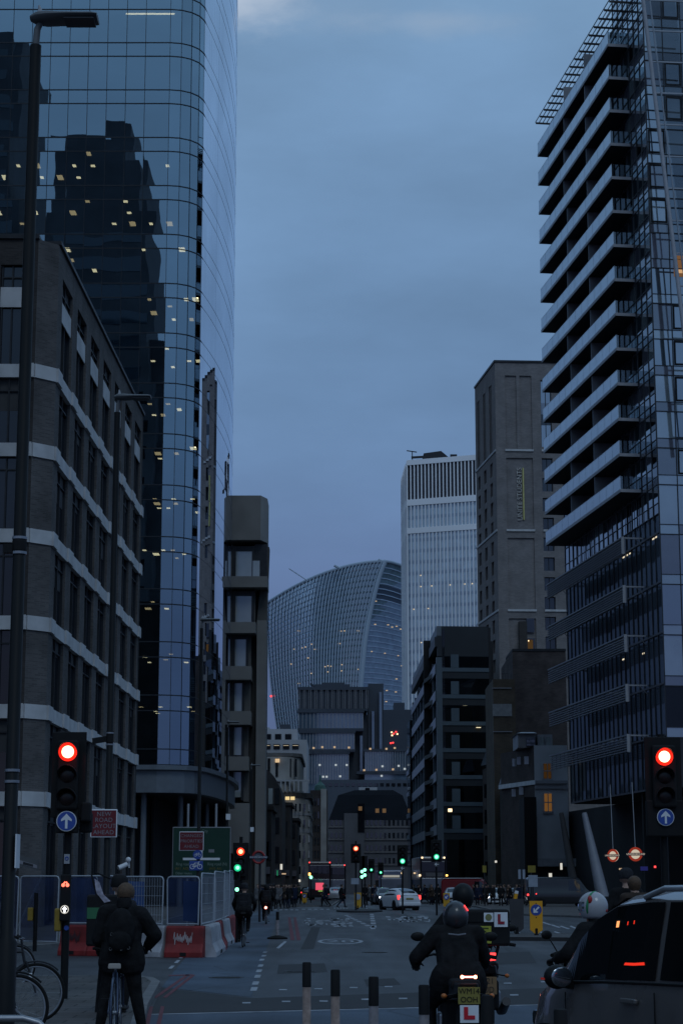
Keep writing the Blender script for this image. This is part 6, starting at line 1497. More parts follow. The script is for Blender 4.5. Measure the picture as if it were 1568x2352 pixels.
# green direction sign on two posts
D = 76.0; p = P(463,1958,D); gw, gh = 2.28, 1.97
t = thing('direction_sign', 'large green direction sign with white arms on two grey posts behind the fence', 'road sign', (p.x, D, 0))
zc = p.z
b = MB(); b.box(-gw/2, gw/2, 0, .04, zc-gh/2, zc+gh/2, DIMW); b.build('sign_edge', t, bevel=.03)
b = MB(); b.box(-gw/2+.035, gw/2-.035, -.01, -.001, zc-gh/2+.035, zc+gh/2-.035, GREENSIGN); b.build('sign_face', t)
for s in (-.55,.55): b = MB(); b.tube([(s*1.0,.09,0),(s*1.0,.09,zc+gh/2+.9)], .045, GREYP, 10); b.build('post', t, smooth=40)
b = MB(); b.bar((-.72,-.014,zc-.25),(.72,-.014,zc-.25),.008,.09,WHITEP); b.bar((0,-.016,zc-.25),(0,-.016,zc+.55),.09,.008,WHITEP); b.build('route_arms', t)
dimg = mat('dim green sign lettering', (.20,.26,.22), .6); dimy = mat('dim yellow sign lettering', (.2,.15,.03), .6)
for tx, sz, x, z, m in (('City',.17,.12,.82,dimg),('Ring road',.16,-.72,-.45,dimg),('(A11  A13)',.14,-.75,-.62,dimy),('Other routes',.14,-.68,-.80,dimg),('Ring road (N)',.16,.62,-.45,dimg),('(A10  A1)',.14,.55,-.62,dimy),('Other routes',.14,.55,-.80,dimg)):
    text('lettering', tx, sz, m, t, TM(x,-.014,zc+z), ext=.001, sx=.85)
b = MB(); b.box(.28,.5,-.016,-.011,zc+.0,zc+.12,DIMW); b.build('route_plate', t)
def bike_symbol(parent, x, y, z, s, m, name='bike_symbol'):
    b = MB()
    for dx in (-.5,.5): b.torus((x+dx*s,y,z-.12*s), .3*s, .045*s, m, (0,1,0), 18, 5)
    for a, c in (((-.5,-.12),(-.2,.35)),((-.2,.35),(.32,.35)),((.32,.35),(0,-.12)),((0,-.12),(-.2,.35)),((-.5,-.12),(0,-.12)),((.5,-.12),(.3,.5)),((.3,.5),(.48,.5))): b.tube([(x+a[0]*s,y,z+a[1]*s),(x+c[0]*s,y,z+c[1]*s)], .04*s, m, 5)
    return b.build(name, parent)
p = at(454,1963,62.9); t = thing('cycle_sign', 'round blue cycle route sign under the changed priorities sign', 'sign', p)
b = MB(); b.lathe([(.15,-.01),(.15,.01)], (0,0,0), BLUESIGN, 24, (0,1,0)); b.build('sign_face', t); bike_symbol(t, 0,-.014,0,.13,WHITEP)
p = at(450.5,1988.5,62.9); t = thing('cycle_sign', 'rectangular blue sign with white bicycle on the third lamp post', 'sign', p)
b = MB(); b.box(-.22,.22,0,.02,-.15,.15,BLUESIGN); b.build('sign_face', t, bevel=.01); bike_symbol(t, 0,-.004,0,.24,WHITEP)

# ================================================================ traffic lights
LENSOFF = mat('unlit signal lens', (.012,.006,.006), .3)
def arrow_pts(x, y, z, s, ang=0, w=.16):
    pts = [(-w/2,-.5),(w/2,-.5),(w/2,.1),(.36,-.02),(.36,.12),(0,.5),(-.36,.12),(-.36,-.02),(-w/2,.1)]
    ca, sa = math.cos(ang), math.sin(ang)
    return [V((x+(a*ca-c*sa)*s, y, z+(a*sa+c*ca)*s)) for a, c in pts]
def arrow(parent, x, y, z, s, m, ang=0, w=.17, name='arrow'):
    b = MB(); pts = arrow_pts(x,y,z,s,ang,w); b.poly([pts[0],pts[1],pts[2],pts[8]], m); b.poly([pts[2],pts[3],pts[4],pts[5],pts[6],pts[7],pts[8]], m)
    return b.build(name, parent)
def head_unit(t, z, on, w=.26, px=0, y0=-.12, lit=None, spacing=.31, board=True, dia=.105, n=3):
    """signal head: n aspects below one another, z = top lens centre"""
    b = MB(); b.box(px-w/2, px+w/2, y0-.13, y0+.08, z-spacing*(n-1)-.17, z+.17, BLACKM); o = b.build('signal_housing', t, bevel=.03)
    if board: b = MB(); b.box(px-w/2-.10, px+w/2+.10, y0+.0, y0+.02, z-spacing*(n-1)-.28, z+.30, BLACKM); b.build('backing_board', t, bevel=.02)
    for i in range(n):
        zz = z-spacing*i; col = lit[i] if lit else None
        b = MB(); b.lathe([(dia,0),(dia*.8,.018),(dia*.3,.03)], (px,y0-.131,zz), col or LENSOFF, 22, (0,-1,0)); b.build('lens', t, smooth=40)
        if col is E_REDHOT: b = MB(); b.torus((px,y0-.137,zz), dia*.93, .026, E_REDGLOW, (0,1,0), 28, 8); b.build('lens_rim', t)
        elif col: b = MB(); b.torus((px,y0-.137,zz), dia*.86, .032, E_REDSR if col is E_REDS else E_GREENR, (0,1,0), 22, 8); b.build('lens_rim', t)
        b = MB(); rows = []
        for k in range(13):
            a = math.pi*(-.08+1.16*k/12); r = dia*1.18
            c_, s_ = math.cos(a), math.sin(a); d = .17*max(.25, s_*.75+.25) if s_ > 0 else .05
            rows.append([V((px+r*c_,y0-.13,zz+r*s_)), V((px+r*c_,y0-.13-d,zz+r*s_-.01)), V((px+(r+.006)*c_,y0-.13-d,zz+(r+.006)*s_-.01)), V((px+(r+.006)*c_,y0-.13,zz+(r+.006)*s_))])
        b.grid(rows, BLACKM); b.build('visor', t)
    return o
def disc(t, x, y, z, r, m, rim=WHITEP, name='sign_disc'):
    b = MB(); b.lathe([(r,-.01),(r,.01)], (x,y,z), rim, 32, (0,1,0)); o = b.build(name, t)
    b = MB(); b.lathe([(r*.92,0),(r*.92,.004)], (x,y-.012,z), m, 32, (0,-1,0)); b.build('disc_face', o); return o
# nearest left signal
D = 28.3; X = Xh(154,D)
ts = thing('traffic_light', 'nearest left traffic light, red above a blue arrow, with cycle signals on its pole', 'traffic light', (X,D,0))
b = MB(); b.tube([(0,0,0),(0,0,3.9)], .057, BLACK, 14); b.box(-.09,.09,-.075,-.0,1.52,2.02-.5+.35,BLACK) if False else None; b.build('pole', ts, smooth=40)
zr = P(155,1727,D-.25).z
head_unit(ts, zr, 0, lit=(E_REDHOT,None,None), spacing=.33, w=.30, dia=.118)
zd = P(154,1886,D-.2).z; disc(ts, -.0, -.2, zd, .146, BLUESIGN); arrow(ts, 0, -.22, zd, .215, WHITEP)
b = MB(); b.box(-.16,.16,-.18,-.06,zd-.17,zd+.17,BLACKM); b.build('sign_box', ts, bevel=.02)
b = MB(); b.box(.17,.345,-.06,.1,zd-.16,zd+.13,BLACKM); b.build('side_signal', ts, bevel=.03)
b = MB(); b.box(.2,.34,-.2,.02,zr-1.0,zr-.72,BLACKM); b.build('side_signal', ts, bevel=.03)
E_CYC = emit('red cycle light', (1,.16,.10), 2.6)
zc2 = P(154,2031,D-.2).z
b = MB(); b.box(-.075,.075,-.15,-.06,zc2-.52,zc2+.14,BLACKM); b.build('cycle_signal', ts, bevel=.02)
b = MB()
for dx in (-.031,.031): b.lathe([(.026,0),(.02,.012)], (dx,-.152,zc2-.012), E_CYC, 14, (0,-1,0))
b.bar((-.03,-.156,zc2),(.0,-.156,zc2+.035),.012,.02,E_CYC); b.bar((.03,-.156,zc2),(.012,-.156,zc2+.035),.012,.02,E_CYC); b.build('red_cycle_aspect', ts)
zg = P(154,2089,D-.2).z; E_ARW = emit('white arrow light', (.95,.97,1), 3.0)
b = MB(); b.torus((0,-.156,zg), .054, .006, emit('pale ring light',(.9,.88,.8),.8), (0,1,0), 26, 6); b.build('ring_light', ts); arrow(ts, 0, -.158, zg, .085, E_ARW, w=.28, name='arrow_light')
b = MB(); b.box(-.155,-.06,-.10,.05,P(0,2139,D).z,P(0,2086,D).z,YELP); b.build('push_button_box', ts, bevel=.02)
b = MB(); b.box(-.04,.04,-.075,-.06,P(0,1984,D).z,P(0,1962,D).z,GREYP); o = b.build('count_plate', ts); b = MB(); b.torus((0,-.078,P(0,1972,D).z),.022,.007,BLUESIGN,(0,1,0),16,5); b.build('plate_symbol', o)
b = MB(); b.lathe([(.035,0),(.035,.01)], (.02,-.06,P(0,2131,D).z), BLUESIGN, 18, (0,-1,0)); b.build('blue_sticker', ts)
# right signal
X = Xh(1527,28.6); D = 28.6
ts = thing('traffic_light', 'right traffic light showing red above a blue ahead arrow beyond the people carrier', 'traffic light', (X,D,0))
b = MB(); b.tube([(0,0,0),(0,0,3.9)], .057, BLACK, 14); b.build('pole', ts, smooth=40)
zr = P(1525,1738,D-.25).z; head_unit(ts, zr, 0, lit=(E_REDHOT,None,None), spacing=.285, w=.34, dia=.112, px=-.0)
zd = P(1528,1877,D-.2).z; disc(ts, .0, -.2, zd, .125, BLUESIGN); arrow(ts, 0, -.22, zd, .185, WHITEP); b = MB(); b.box(-.27,.27,-.18,-.04,zd-.28,zd+.25,BLACKM); b.build('sign_box', ts, bevel=.02)
for x, y, D_ in ((155,1727,27.85),(1525,1738,28.1)):
    p_ = P(x,y,D_); pl2 = bpy.data.lights.new('signal_glow','POINT'); pl2.energy = 1.6; pl2.color = (1,.05,.03); pl2.shadow_soft_size = .06; o_l = bpy.data.objects.new('signal_glow', pl2); COL.objects.link(o_l); o_l.location = p_
# mid-distance pair on the left
def small_signal(label, x, D, lit, ytop, yl, px=0, disc_=None, sc_=1.0, group=None, n=3):
    X = Xh(x,D); t = thing('traffic_light', label, 'traffic light', (X,D,0), 0, group)
    z = P(x,yl,D-.25).z - 0; b = MB(); b.tube([(0,0,0),(0,0,z+(.5 if n > 1 else .1))], .057, BLACK, 10); b.build('pole', t, smooth=40)
    i = [k for k, c in enumerate(lit) if c][0]; top = z+.33*i
    head_unit(t, top, 0, lit=lit, spacing=.33, w=.34*sc_, dia=.115*sc_, board=n > 1, n=n)
    if disc_:
        zd = z-.42; disc(t, 0, -.2, zd, .16, mat('dim sign face',(.05,.05,.06),.5), rim=mat('dim rim',(.1,.1,.11),.5)); arrow(t, 0,-.22, zd, .24, WHITEP, ang=math.pi/2)
    return t
E_REDS = emit('distant red signal', (1,.30,.14), 5); E_GREENS = emit('distant green signal', (.25,1,.6), 2.6); E_REDSR = emit('distant red signal edge', (1,.05,.02), 1.5); E_GREENR = emit('distant green signal edge', (.02,.8,.35), .9)
small_signal('traffic light showing red beside the large green direction sign', 553, 66, (E_REDS,None,None), 0, 1956)
small_signal('single green filter light just in front of the red signal beside the green sign', 546.5, 60, (E_GREENS,), 0, 1993, sc_=.8, n=1)
t = thing('cycle_signal', 'small low green cycle signal on a slim post at the barrier end', 'traffic light', (Xh(545,59),59,0)); b = MB(); b.tube([(0,0,0),(0,0,1.9)],.04,BLACK,10); b.box(-.08,.08,-.14,-.03,1.25,1.85,BLACKM); b.build('pole', t); b = MB(); b.lathe([(.06,0),(.04,.02)],(0,-.14,P(545,2043,59).z),E_GREENS,14,(0,-1,0)); b.build('lens', t)
small_signal('central traffic light showing orange red above the refuge island', 817, 128, (E_REDS,None,None), 0, 1949, sc_=1.35)
b = MB(); 
small_signal('traffic light showing green with white turn arrow, left of the dark bus', 924, 118, (None,None,E_GREENS), 0, 1978, disc_=1, sc_=1.25)
small_signal('traffic light showing green with white turn arrow in front of the dark office', 1002, 112, (None,None,E_GREENS), 0, 1968, disc_=1, sc_=1.25)
small_signal('dim green traffic light between the paired green lights and the white hatchback', 852.5, 175, (None,None,E_GREENS), 0, 1998, sc_=1.0)
small_signal('faint green traffic light left of the pale blue bus', 874, 190, (None,None,E_GREENS), 0, 2004, sc_=1.0)
for x, yy, lab in ((831,2002,'left one of two adjacent double green signals beside the refuge island'),(837.5,1998,'right one of two adjacent double green signals beside the refuge island')):
    D = 150; t = thing('traffic_light', lab, 'traffic light', (Xh(x,D),D,0)); b = MB(); b.tube([(0,0,0),(0,0,3.6)],.05,BLACK,8); b.box(-.2,.2,-.1,.05,P(0,yy+18,D).z,3.9,BLACKM); b.build('pole', t)
    for k in (0,12): b = MB(); b.lathe([(.125,0),(.09,.03)], (0,-.1,P(x,yy+k,D).z), E_GREENS, 14, (0,-1,0)); b.build('lens', t)
t = thing('traffic_light', 'small green signal at the left rear corner of the far bus', 'traffic light', (Xh(714,180),180,0)); b = MB(); b.tube([(0,0,0),(0,0,3)],.05,BLACK,8); b.build('pole', t); b = MB(); b.lathe([(.15,0),(.1,.03)],(0,-.1,P(714,2015,180).z),E_GREENS,14,(0,-1,0)); b.build('lens', t)
# boards on poles
def board(label, x, y0, y1, x0, x1, D, m, name='street_sign'):
    t = thing(name, label, 'sign', (Xh(x,D),D,0)); a = P(x0,y0,D); c = P(x1,y1,D); X = Xh(x,D)
    b = MB(); b.box(a.x-X, c.x-X, -.06, -.03, c.z, a.z, m); b.build('sign_face', t); b = MB(); b.tube([(0,0,0),(0,0,a.z)],.04,DKMETAL,8); b.build('post', t); return t
DIMB = mat('dim pale sign', (.28,.32,.38), .6)
board('pale blank sign under the central red traffic light', 816, 2017, 2031, 806, 824, 127, DIMB); board('pale square notice board on a post in front of the dark van', 1223, 2010, 2037, 1212, 1234, 110, DIMB); board('dim yellow sign above the pale notice board', 1219, 1988, 2004, 1211, 1229, 112, mat('dim yellow sign', (.22,.17,.02), .6)); board('faint yellow parking sign by the old terrace', 1112, 1988, 2004, 1107, 1116, 150, mat('dim yellow sign', (.22,.17,.02), .6))
t = board('pair of pale narrow flags on a post above the standing people', 1197, 1997, 2019, 1189, 1195, 108, DIMB); a = P(1199,1997,108); c = P(1205,2019,108); X = Xh(1197,108); b = MB(); b.box(a.x-X, c.x-X, -.06,-.03, c.z, a.z, DIMB); b.build('sign_face', t)
# ================================================================ underground signs
RED_R = mat('dull red ring enamel', (.33,.03,.03), .5); E_RING = emit('lit red ring', (.8,.09,.05), .30); E_GLOW = emit('lit cream roundel', (1,.85,.66), .55); NAVY = mat('navy bar', (.02,.025,.07), .5)
def roundel(label, x, y, D, r, lit, hang=None, rz=0):
    p = P(x,y,D); t = thing('underground_sign', label, 'station sign', (p.x,D,0), rz); z = p.z
    if lit: b = MB(); b.lathe([(r*.98,-.05),(r*.98,.05)], (0,0,z), E_GLOW, 32, (0,1,0)); b.build('lit_disc', t)
    else: b = MB(); b.lathe([(r*1.02,.0),(r*1.02,.22)], (0,.02,z), GREYP, 28, (0,1,0)); b.build('drum', t)
    b = MB(); b.torus((0,-.05,z), r*.84, r*.17, E_RING if lit else RED_R, (0,1,0), 36, 8); b.build('ring', t, smooth=60)
    b = MB(); b.box(-r*1.3, r*1.3, -.05-r*.2, -.03-r*.18, z-r*.2, z+r*.2, NAVY); o = b.build('name_bar', t)
    text('lettering', 'UNDERGROUND', r*.36, E_GLOW if lit else WHITEP, o, TM(0,-.055-r*.2,z), ext=.001, sx=.95)
    if hang:
        for s in (-.0,): b = MB(); b.tube([(s,0,z+r*.9),(s-.1,0,hang)], .03, GREYP, 8); b.build('hanger_rod', t)
    else: b = MB(); b.tube([(.06,.12,0),(.06,.12,z+r*.8)], .055, DKMETAL, 10); b.build('post', t)
    return t
roundel('unlit red ring station sign on a post past the barriers on the left', 594, 1969, 92, .32, False)
roundel('lit red station roundel facing the street under the right tower', 1458, 1962, 140, .50, True, 9.0)
roundel('lit red station roundel turned partly away, left of the frontal one', 1407, 1965, 143, .46, True, 9.0, math.radians(-38))
# ================================================================ bollards and wands
WOOD = mat('scuffed pale bollard shaft', (.36,.27,.23), .8, var=.35, scale=14); WHT2 = mat('scuffed grey bollard shaft', (.27,.25,.26), .8, var=.3, scale=14)
def bollard(label, x, ytop, wpx, yband, m):
    D = {705:17.4,770:16.2,857:15.1,971:13.9,1114:12.4,1280:10.85}[x]
    z = P(x,ytop,D).z; zb = P(x,yband,D).z if yband else z-.42; X = Xh(x,D)
    t = thing('bollard', label, 'bollard', (X,D,0), 0, 'slim lane bollards in the foreground'); r = .037 if x < 900 else .036
    b = MB(); b.lathe([(.12,0),(.12,.03),(.06,.05),(r,.08),(r,zb)], (0,0,0), m, 16); b.build('shaft', t, smooth=40)
    b = MB(); b.lathe([(r*1.06,zb),(r*1.06,z-.01),(r*.9,z),(.001,z+.002)], (0,0,0), BLACKM, 16); b.build('black_sleeve', t, smooth=40)
    return t
bollard('leftmost slim bollard with black top and scuffed pale shaft', 705, 2210, 18, 2267, WOOD); bollard('second slim black topped bollard from the left', 770, 2227, 20, 2288, WOOD); bollard('third slim bollard, black topped with grey shaft, left of the motorcycle', 857, 2243, 22, 2310, WHT2)
bollard('black topped bollard directly in front of the near motorcycle rider', 971, 2262, 0, 2330, WHT2); bollard('black bollard between the two motorcycles and the people carrier', 1114, 2286, 0, 0, WHT2); bollard('rightmost black bollard in front of the people carrier wing', 1280, 2318, 0, 0, WHT2)
p = G(637,2157); t = thing('marker_post', 'black and white marker post on a rubber base beside the cycle lane', 'marker post', p)
b = MB(); b.lathe([(.33,0),(.33,.05),(.2,.09),(.06,.12)], (0,0,0), RUBBER, 18); b.build('base', t); b = MB(); b.tube([(0,0,.1),(0,0,.6)], .05, WHT2, 12); b.build('shaft', t); b = MB(); b.tube([(0,0,.6),(0,0,.86)], .052, BLACKM, 12); b.build('top_band', t)
def keep_left(label, x, ybase, w, h, m, arrow_=True, back=False, z0=.12, discm=None):
    g_ = G(x,ybase); s = g_.y/4400; W, Hh = w*s, h*s
    t = thing('traffic_bollard', label, 'bollard', g_); z0 = .1
    pts = [(-W/2,z0+Hh*.16),(0,z0+.02),(W/2,z0+Hh*.16),(W*.52,z0+Hh),(-W*.52,z0+Hh)]
    b = MB(); b.extr([V((a,0,c)) for a, c in pts], (0,.10,0), m); b.build('shell', t, bevel=.012)
    b = MB(); b.tube([(0,.05,0),(0,.05,z0+Hh*.2)], .07, BLACKM, 10); b.build('foot', t)
    if arrow_:
        dz = z0+Hh*.74; r = W*.44; b = MB(); b.lathe([(r,0),(r,.01)], (0,-.002,dz), discm or BLUESIGN, 24, (0,-1,0)); b.build('disc_face', t)
        if not discm: arrow(t, 0,-.016, dz, r*1.45, WHITEP, ang=math.radians(135), w=.2)
        for zz in (.93,.52,.2): b = MB(); b.lathe([(.018,0),(.018,.008)], (0,-.001,z0+Hh*zz), BLACKM, 8, (0,-1,0)); b.build('bolt', t)
    return t
AMBG = emit('glowing amber', (1,.5,.03), .05)
keep_left('large yellow keep left bollard with blue arrow disc on the right island', 1231.5, 2156, 28, 76, AMBER)
keep_left('dark back of a keep left bollard left of the large yellow one', 1187, 2153, 30, 78, mat('dark bollard back', (.045,.045,.05), .6), False)
keep_left('yellow bollard with pale disc on the refuge island in the middle', 821.5, 2091, 15, 36, mat('dull yellow shell', (.55,.30,.02), .5), True, discm=DIMB)
keep_left('small yellow keep left bollard close to the white hatchback', 872, 2076, 12, 28, mat('dull yellow shell', (.55,.30,.02), .5)); keep_left('small yellow bollard on the bus stop island at left', 699, 2079, 10, 24, mat('dull yellow shell', (.55,.30,.02), .5)); keep_left('yellow bollard half hidden by the motorcycle helmets below the silver car', 1025, 2090, 14, 34, mat('dull yellow shell', (.55,.30,.02), .5))
t = thing('warning_post', 'leaning orange and white warning post in front of the standing people', 'marker post', G(1182,2142)); b = MB(); a = G(1182,2142); pp = [P(1181,2072,a.y)-a, P(1186,2046,a.y)-a]; b.tube([(0,0,0),pp[0]], .05, BLACKM, 8); b.build('shaft', t); b = MB(); b.tube([pp[0],pp[0].lerp(pp[1],.75)], .07, AMBER, 8); b.build('orange_band', t); b = MB(); b.tube([pp[0].lerp(pp[1],.75),pp[1]], .07, WHITEP, 8); b.build('white_band', t)
# pedestrian push-button post near the fence
g_ = G(80,2185); t = thing('push_button_post', 'slim black crossing post with yellow push button box before the blue fence', 'crossing post', g_); b = MB(); b.tube([(0,0,0),(0,0,1.5)], .055, BLACK, 12); b.build('post', t); b = MB(); b.box(-.2,-.06,-.1,.06,.78,1.12,YELP); b.build('push_button_box', t, bevel=.02)
# camera on post
D = 80; t = thing('security_camera', 'white security camera on a slim post behind the fence', 'camera', (Xh(293,D),D,0)); z = P(0,1985,D).z; b = MB(); b.tube([(0,0,0),(0,0,z+.1)],.04,DKMETAL,8); b.build('post', t); b = MB(); b.tube([(-.02,-.1,z+.0),(-.35,-.3,z-.16)],.1,WHITEP,12); b.ball((.02,-.05,z+.18),.11,WHITEP); b.build('camera_body', t); b = MB(); b.tube([(.05,0,z+.2),(.05,0,z-.15)],.03,WHITEP,8); b.build('bracket', t)

# ================================================================ fence and barriers
BMESH = glass('blue debris netting', (.10,.13,.22), .0, .5, (.1,.13,.3)); 
def netmat(name, col, fac):
    m, nt, N = _nt(name); out = N('ShaderNodeOutputMaterial'); mx = N('ShaderNodeMixShader'); t = N('ShaderNodeBsdfTransparent'); d = N('ShaderNodeBsdfDiffuse'); tc = N('ShaderNodeTexCoord'); no = N('ShaderNodeTexNoise'); no.inputs['Scale'].default_value = 1.3; no.inputs['Detail'].default_value = 4
    L(nt, tc.outputs['Object'], no.inputs['Vector']); r = N('ShaderNodeValToRGB'); r.color_ramp.elements[0].position = .35; r.color_ramp.elements[1].position = .7; r.color_ramp.elements[0].color = (*[c*.6 for c in col],1); r.color_ramp.elements[1].color = (*[c*1.4 for c in col],1); L(nt, no.outputs[0], r.inputs[0]); L(nt, r.outputs[0], d.inputs[0])
    mp = N('ShaderNodeMapRange'); mp.inputs['To Min'].default_value = max(0,fac-.2); mp.inputs['To Max'].default_value = min(1,fac+.2); L(nt, no.outputs[0], mp.inputs[0]); L(nt, mp.outputs[0], mx.inputs[0]); L(nt, t.outputs[0], mx.inputs[1]); L(nt, d.outputs[0], mx.inputs[2]); L(nt, mx.outputs[0], out.inputs[0]); return m
NETB = netmat('blue fence netting', (.03,.045,.10), .66); NETG = netmat('fine wire mesh', (.14,.16,.2), .22); NETB2 = mat('bright blue sheet', (.03,.10,.32), .7, var=.25, scale=1.2)
FRM = mat('galvanised white frame', (.36,.39,.43), .5, .2, var=.1)
def panel(label, a, c, z0, z1, m, group, r=.019, sheet=None, part='netting'):
    a, c = V(a), V(c); t = thing('fence_panel', label, 'fence panel', (a.x,a.y,0), math.atan2(c.y-a.y, c.x-a.x), group); w = (c-a).length
    b = MB(); b.tube([(.05,0,z0),(.03,0,z1-.08),(.06,0,z1-.02),(.12,0,z1),(w-.12,0,z1),(w-.06,0,z1-.02),(w-.03,0,z1-.08),(w-.05,0,z0)], r, FRM, 8); b.tube([(.05,0,z0+.02),(w-.05,0,z0+.02)], r, FRM, 8); b.build('frame', t, smooth=50)
    b = MB(); b.poly([(.05,.004,z0+.03),(w-.05,.004,z0+.03),(w-.05,.004,z1-.03),(.05,.004,z1-.03)], m); b.build(part, t)
    if m is NETG:
        b = MB()
        for k in range(1, 16): x = .05+(w-.1)*k/16; b.tube([(x,0,z0+.03),(x,0,z1-.02)], .004, FRM, 4)
        for k in range(1, 5): z = z0+(z1-z0)*k/5; b.tube([(.05,0,z),(w-.05,0,z)], .004, FRM, 4)
        b.build('wires', t)
    if sheet:
        b = MB(); b.poly([(w*sheet[0],.012,z0+.1),(w*sheet[1],.012,z0+.06),(w*sheet[1],.012,z1-.12),(w*sheet[0],.012,z1-.1)], NETB2); b.build('blue_sheet', t)
    return t
gx = lambda x, D: (Xh(x,D), D)
# blue hoarding fence at the left
pts = [gx(-60,52), gx(46,52), gx(138,51.5), gx(226,51)]
for i, (a, c) in enumerate(zip(pts, pts[1:])):
    panel(('blue netted fence panel at the left edge behind the lamp post','blue netted fence panel behind the parked bicycles','blue netted fence panel between the traffic light and the standing cyclist')[i], (*a,0), (*c,0), .22, 1.93, NETB, 'blue netted fence')
# barrier blocks with mesh panels on top
REDB = mat('red water barrier plastic', (.19,.016,.016), .6, var=.4, scale=2.5); WHTB = mat('white water barrier plastic', (.34,.34,.36), .65, var=.3, scale=2.5)
def barrier(label, a, c, m, group='red and white water barriers', h=.74, graff=None):
    a, c = V((*a,0)), V((*c,0)); w = (c-a).length; t = thing('water_barrier', label, 'barrier', a, math.atan2(c.y-a.y, c.x-a.x), group)
    b = MB(); pr = [(-.27,0),(-.27,.12),(-.17,.32),(-.12,h-.05),(-.09,h),(.09,h),(.12,h-.05),(.17,.32),(.27,.12),(.27,0)]
    rows = [[V((x,y,z)) for y, z in pr] for x in (.01,.06,w-.06,w-.01)]
    for r, k in ((rows[0],.95),(rows[-1],.95)):
        for p in r: p.y *= k
    b.grid(rows, m, True); b.poly(rows[0], m); b.poly(rows[-1][::-1], m); b.build('body', t, bevel=.012)
    b = MB(); b.box(w*.42, w*.58, -.275, .275, .03, .12, BLACKM); b.build('forklift_slot', t)
    if graff:
        q = MB(); RG = random.Random(2); prev = None
        for k in range(26):
            p = V((w*.22+w*.5*k/26, -.145-.0, .38+(.14 if k % 2 else -.03)+RG.uniform(-.06,.08))); p.y = -.17+(p.z-.32)*.05/.37-.012
            if prev: q.tube([prev,p], .009, graff, 5)
            prev = p
        q.build('graffiti', t)
    return t
gra = mat('pale spray paint', (.42,.36,.36), .8); grb = mat('dark spray paint', (.05,.02,.025), .8)
bp = [(148,48.5),(214,48.2),(296,47.8),(386,47.2),(474,47.0),(502,50),(516,55)]
Q = [gx(x,D) for x, D in bp]
barrier('red water barrier between the traffic light pole and the cyclist', Q[0], Q[1], REDB, graff=grb); barrier('red barrier end hidden by the standing cyclists', Q[1], Q[2], REDB); barrier('white water barrier right of the standing cyclist', Q[2], Q[3], WHTB); barrier('red water barrier with pale graffiti scrawl', Q[3], Q[4], REDB, graff=gra)
barrier('white barrier forming the corner after the graffiti barrier', Q[4], gx(497,51.6), WHTB); barrier('narrow red barrier behind the white corner barrier', gx(498,52), gx(503,55.0), REDB); barrier('white barrier seen end on near the cycle lane', gx(504,55.4), gx(520,58.5), WHTB); barrier('farthest red barrier beside the riding cyclist', gx(521,59), gx(536,65), REDB)
def gz(x, D): return V((Xh(x,D), D, 0))
panel('mesh panel above the red barrier beside the traffic light', gz(150,48.4), gz(268,48.0), .76, 1.92, NETB, 'mesh panels on the barriers'); panel('mesh panel with bright blue sheet right of the cyclist head', gz(275,47.9), gz(378,47.3), .76, 1.9, NETG, 'mesh panels on the barriers', sheet=(.06,.55)); panel('mesh panel with blue sheet above the graffiti barrier', gz(382,47.2), gz(461,47.0), .76, 1.9, NETB, 'mesh panels on the barriers', sheet=(.5,.95))
panel('first of the mesh panels turning the corner', gz(463,47.2), gz(491,50.8), .76, 1.98, NETG, 'mesh panels on the barriers'); panel('mesh panel at the cycle lane side above the white barrier', gz(493,51), gz(514,55.5), .76, 2.05, NETG, 'mesh panels on the barriers'); panel('last but one mesh panel seen edge on', gz(515,56), gz(526,60.5), .76, 2.1, NETG, 'mesh panels on the barriers'); panel('last mesh panel ending by the green cycle signal', gz(527,61), gz(540,68), .3, 2.15, NETG, 'mesh panels on the barriers')
# tilted site board at the left
D = 58; t = thing('site_board', 'tilted grey site board with small white plate above the blue fence', 'sign board', (Xh(62,D),D,0)); a, c = P(36,1963,D), P(92,1975,D); e, f_ = P(88,2000,D), P(36,1987,D); X = Xh(62,D); o_ = V((X,D,0))
b = MB(); b.extr([a-o_,f_-o_,e-o_,c-o_], (0,.05,0), mat('grey site board', (.10,.105,.11), .7)); b.build('board', t); b = MB(); dd = V((0,-.01,0)); b.poly([P(44,1983,D)-o_+dd,P(86,1995,D)-o_+dd,P(86,1987,D)-o_+dd,P(44,1975,D)-o_+dd], mat('dim white plate',(.25,.25,.28),.7)); b.build('plate', t)
b = MB(); dd = V((0,-.016,0)); b.poly([P(54,1985,D)-o_+dd,P(77,1991,D)-o_+dd,P(77,1985.5,D)-o_+dd,P(54,1979,D)-o_+dd], DKMETAL); b.build('plate_lettering', t); b = MB(); b.tube([P(95,2016,D)-o_,(P(95,0,D).x-X,0,0)],.04,STEEL,8); b.tube([P(40,1990,D)-o_,(P(40,0,D).x-X,0,0)],.04,STEEL,8); b.build('post', t)

# ================================================================ parked bicycles and stand at bottom left
g_ = G(77,2351,.1); bicycle('parked_bicycle', 'parked black bicycle with visible thin spoked wheel at lower left', (g_.x-.53, g_.y+.1,.1), math.radians(-84), DKMETAL, group=None)
bicycle('parked_bicycle', 'nearest parked bicycle, mostly dark behind the steel hoop', (Xh(38,20.5)-.5,20.5,.1), math.radians(-86), BLACK)
bicycle('parked_bicycle', 'farther parked bicycle with only its wheel top showing behind the lamp pole', (Xh(36,33)-.5,33,.02), math.radians(-80), DKMETAL)
b0 = thing('reflector_tag', 'small white reflector tag hanging at the parked bicycle', 'reflector', (Xh(77,23.2),23.2,P(77,2242,23.2).z)); b = MB(); b.box(-.02,.02,-.006,.006,-.035,.035,WHITEP); b.build('tag_plate', b0, bevel=.004); b = MB(); b.tube([(0,0,.03),(-.08,.02,.08)],.004,BLACK,5); b.build('strap', b0)
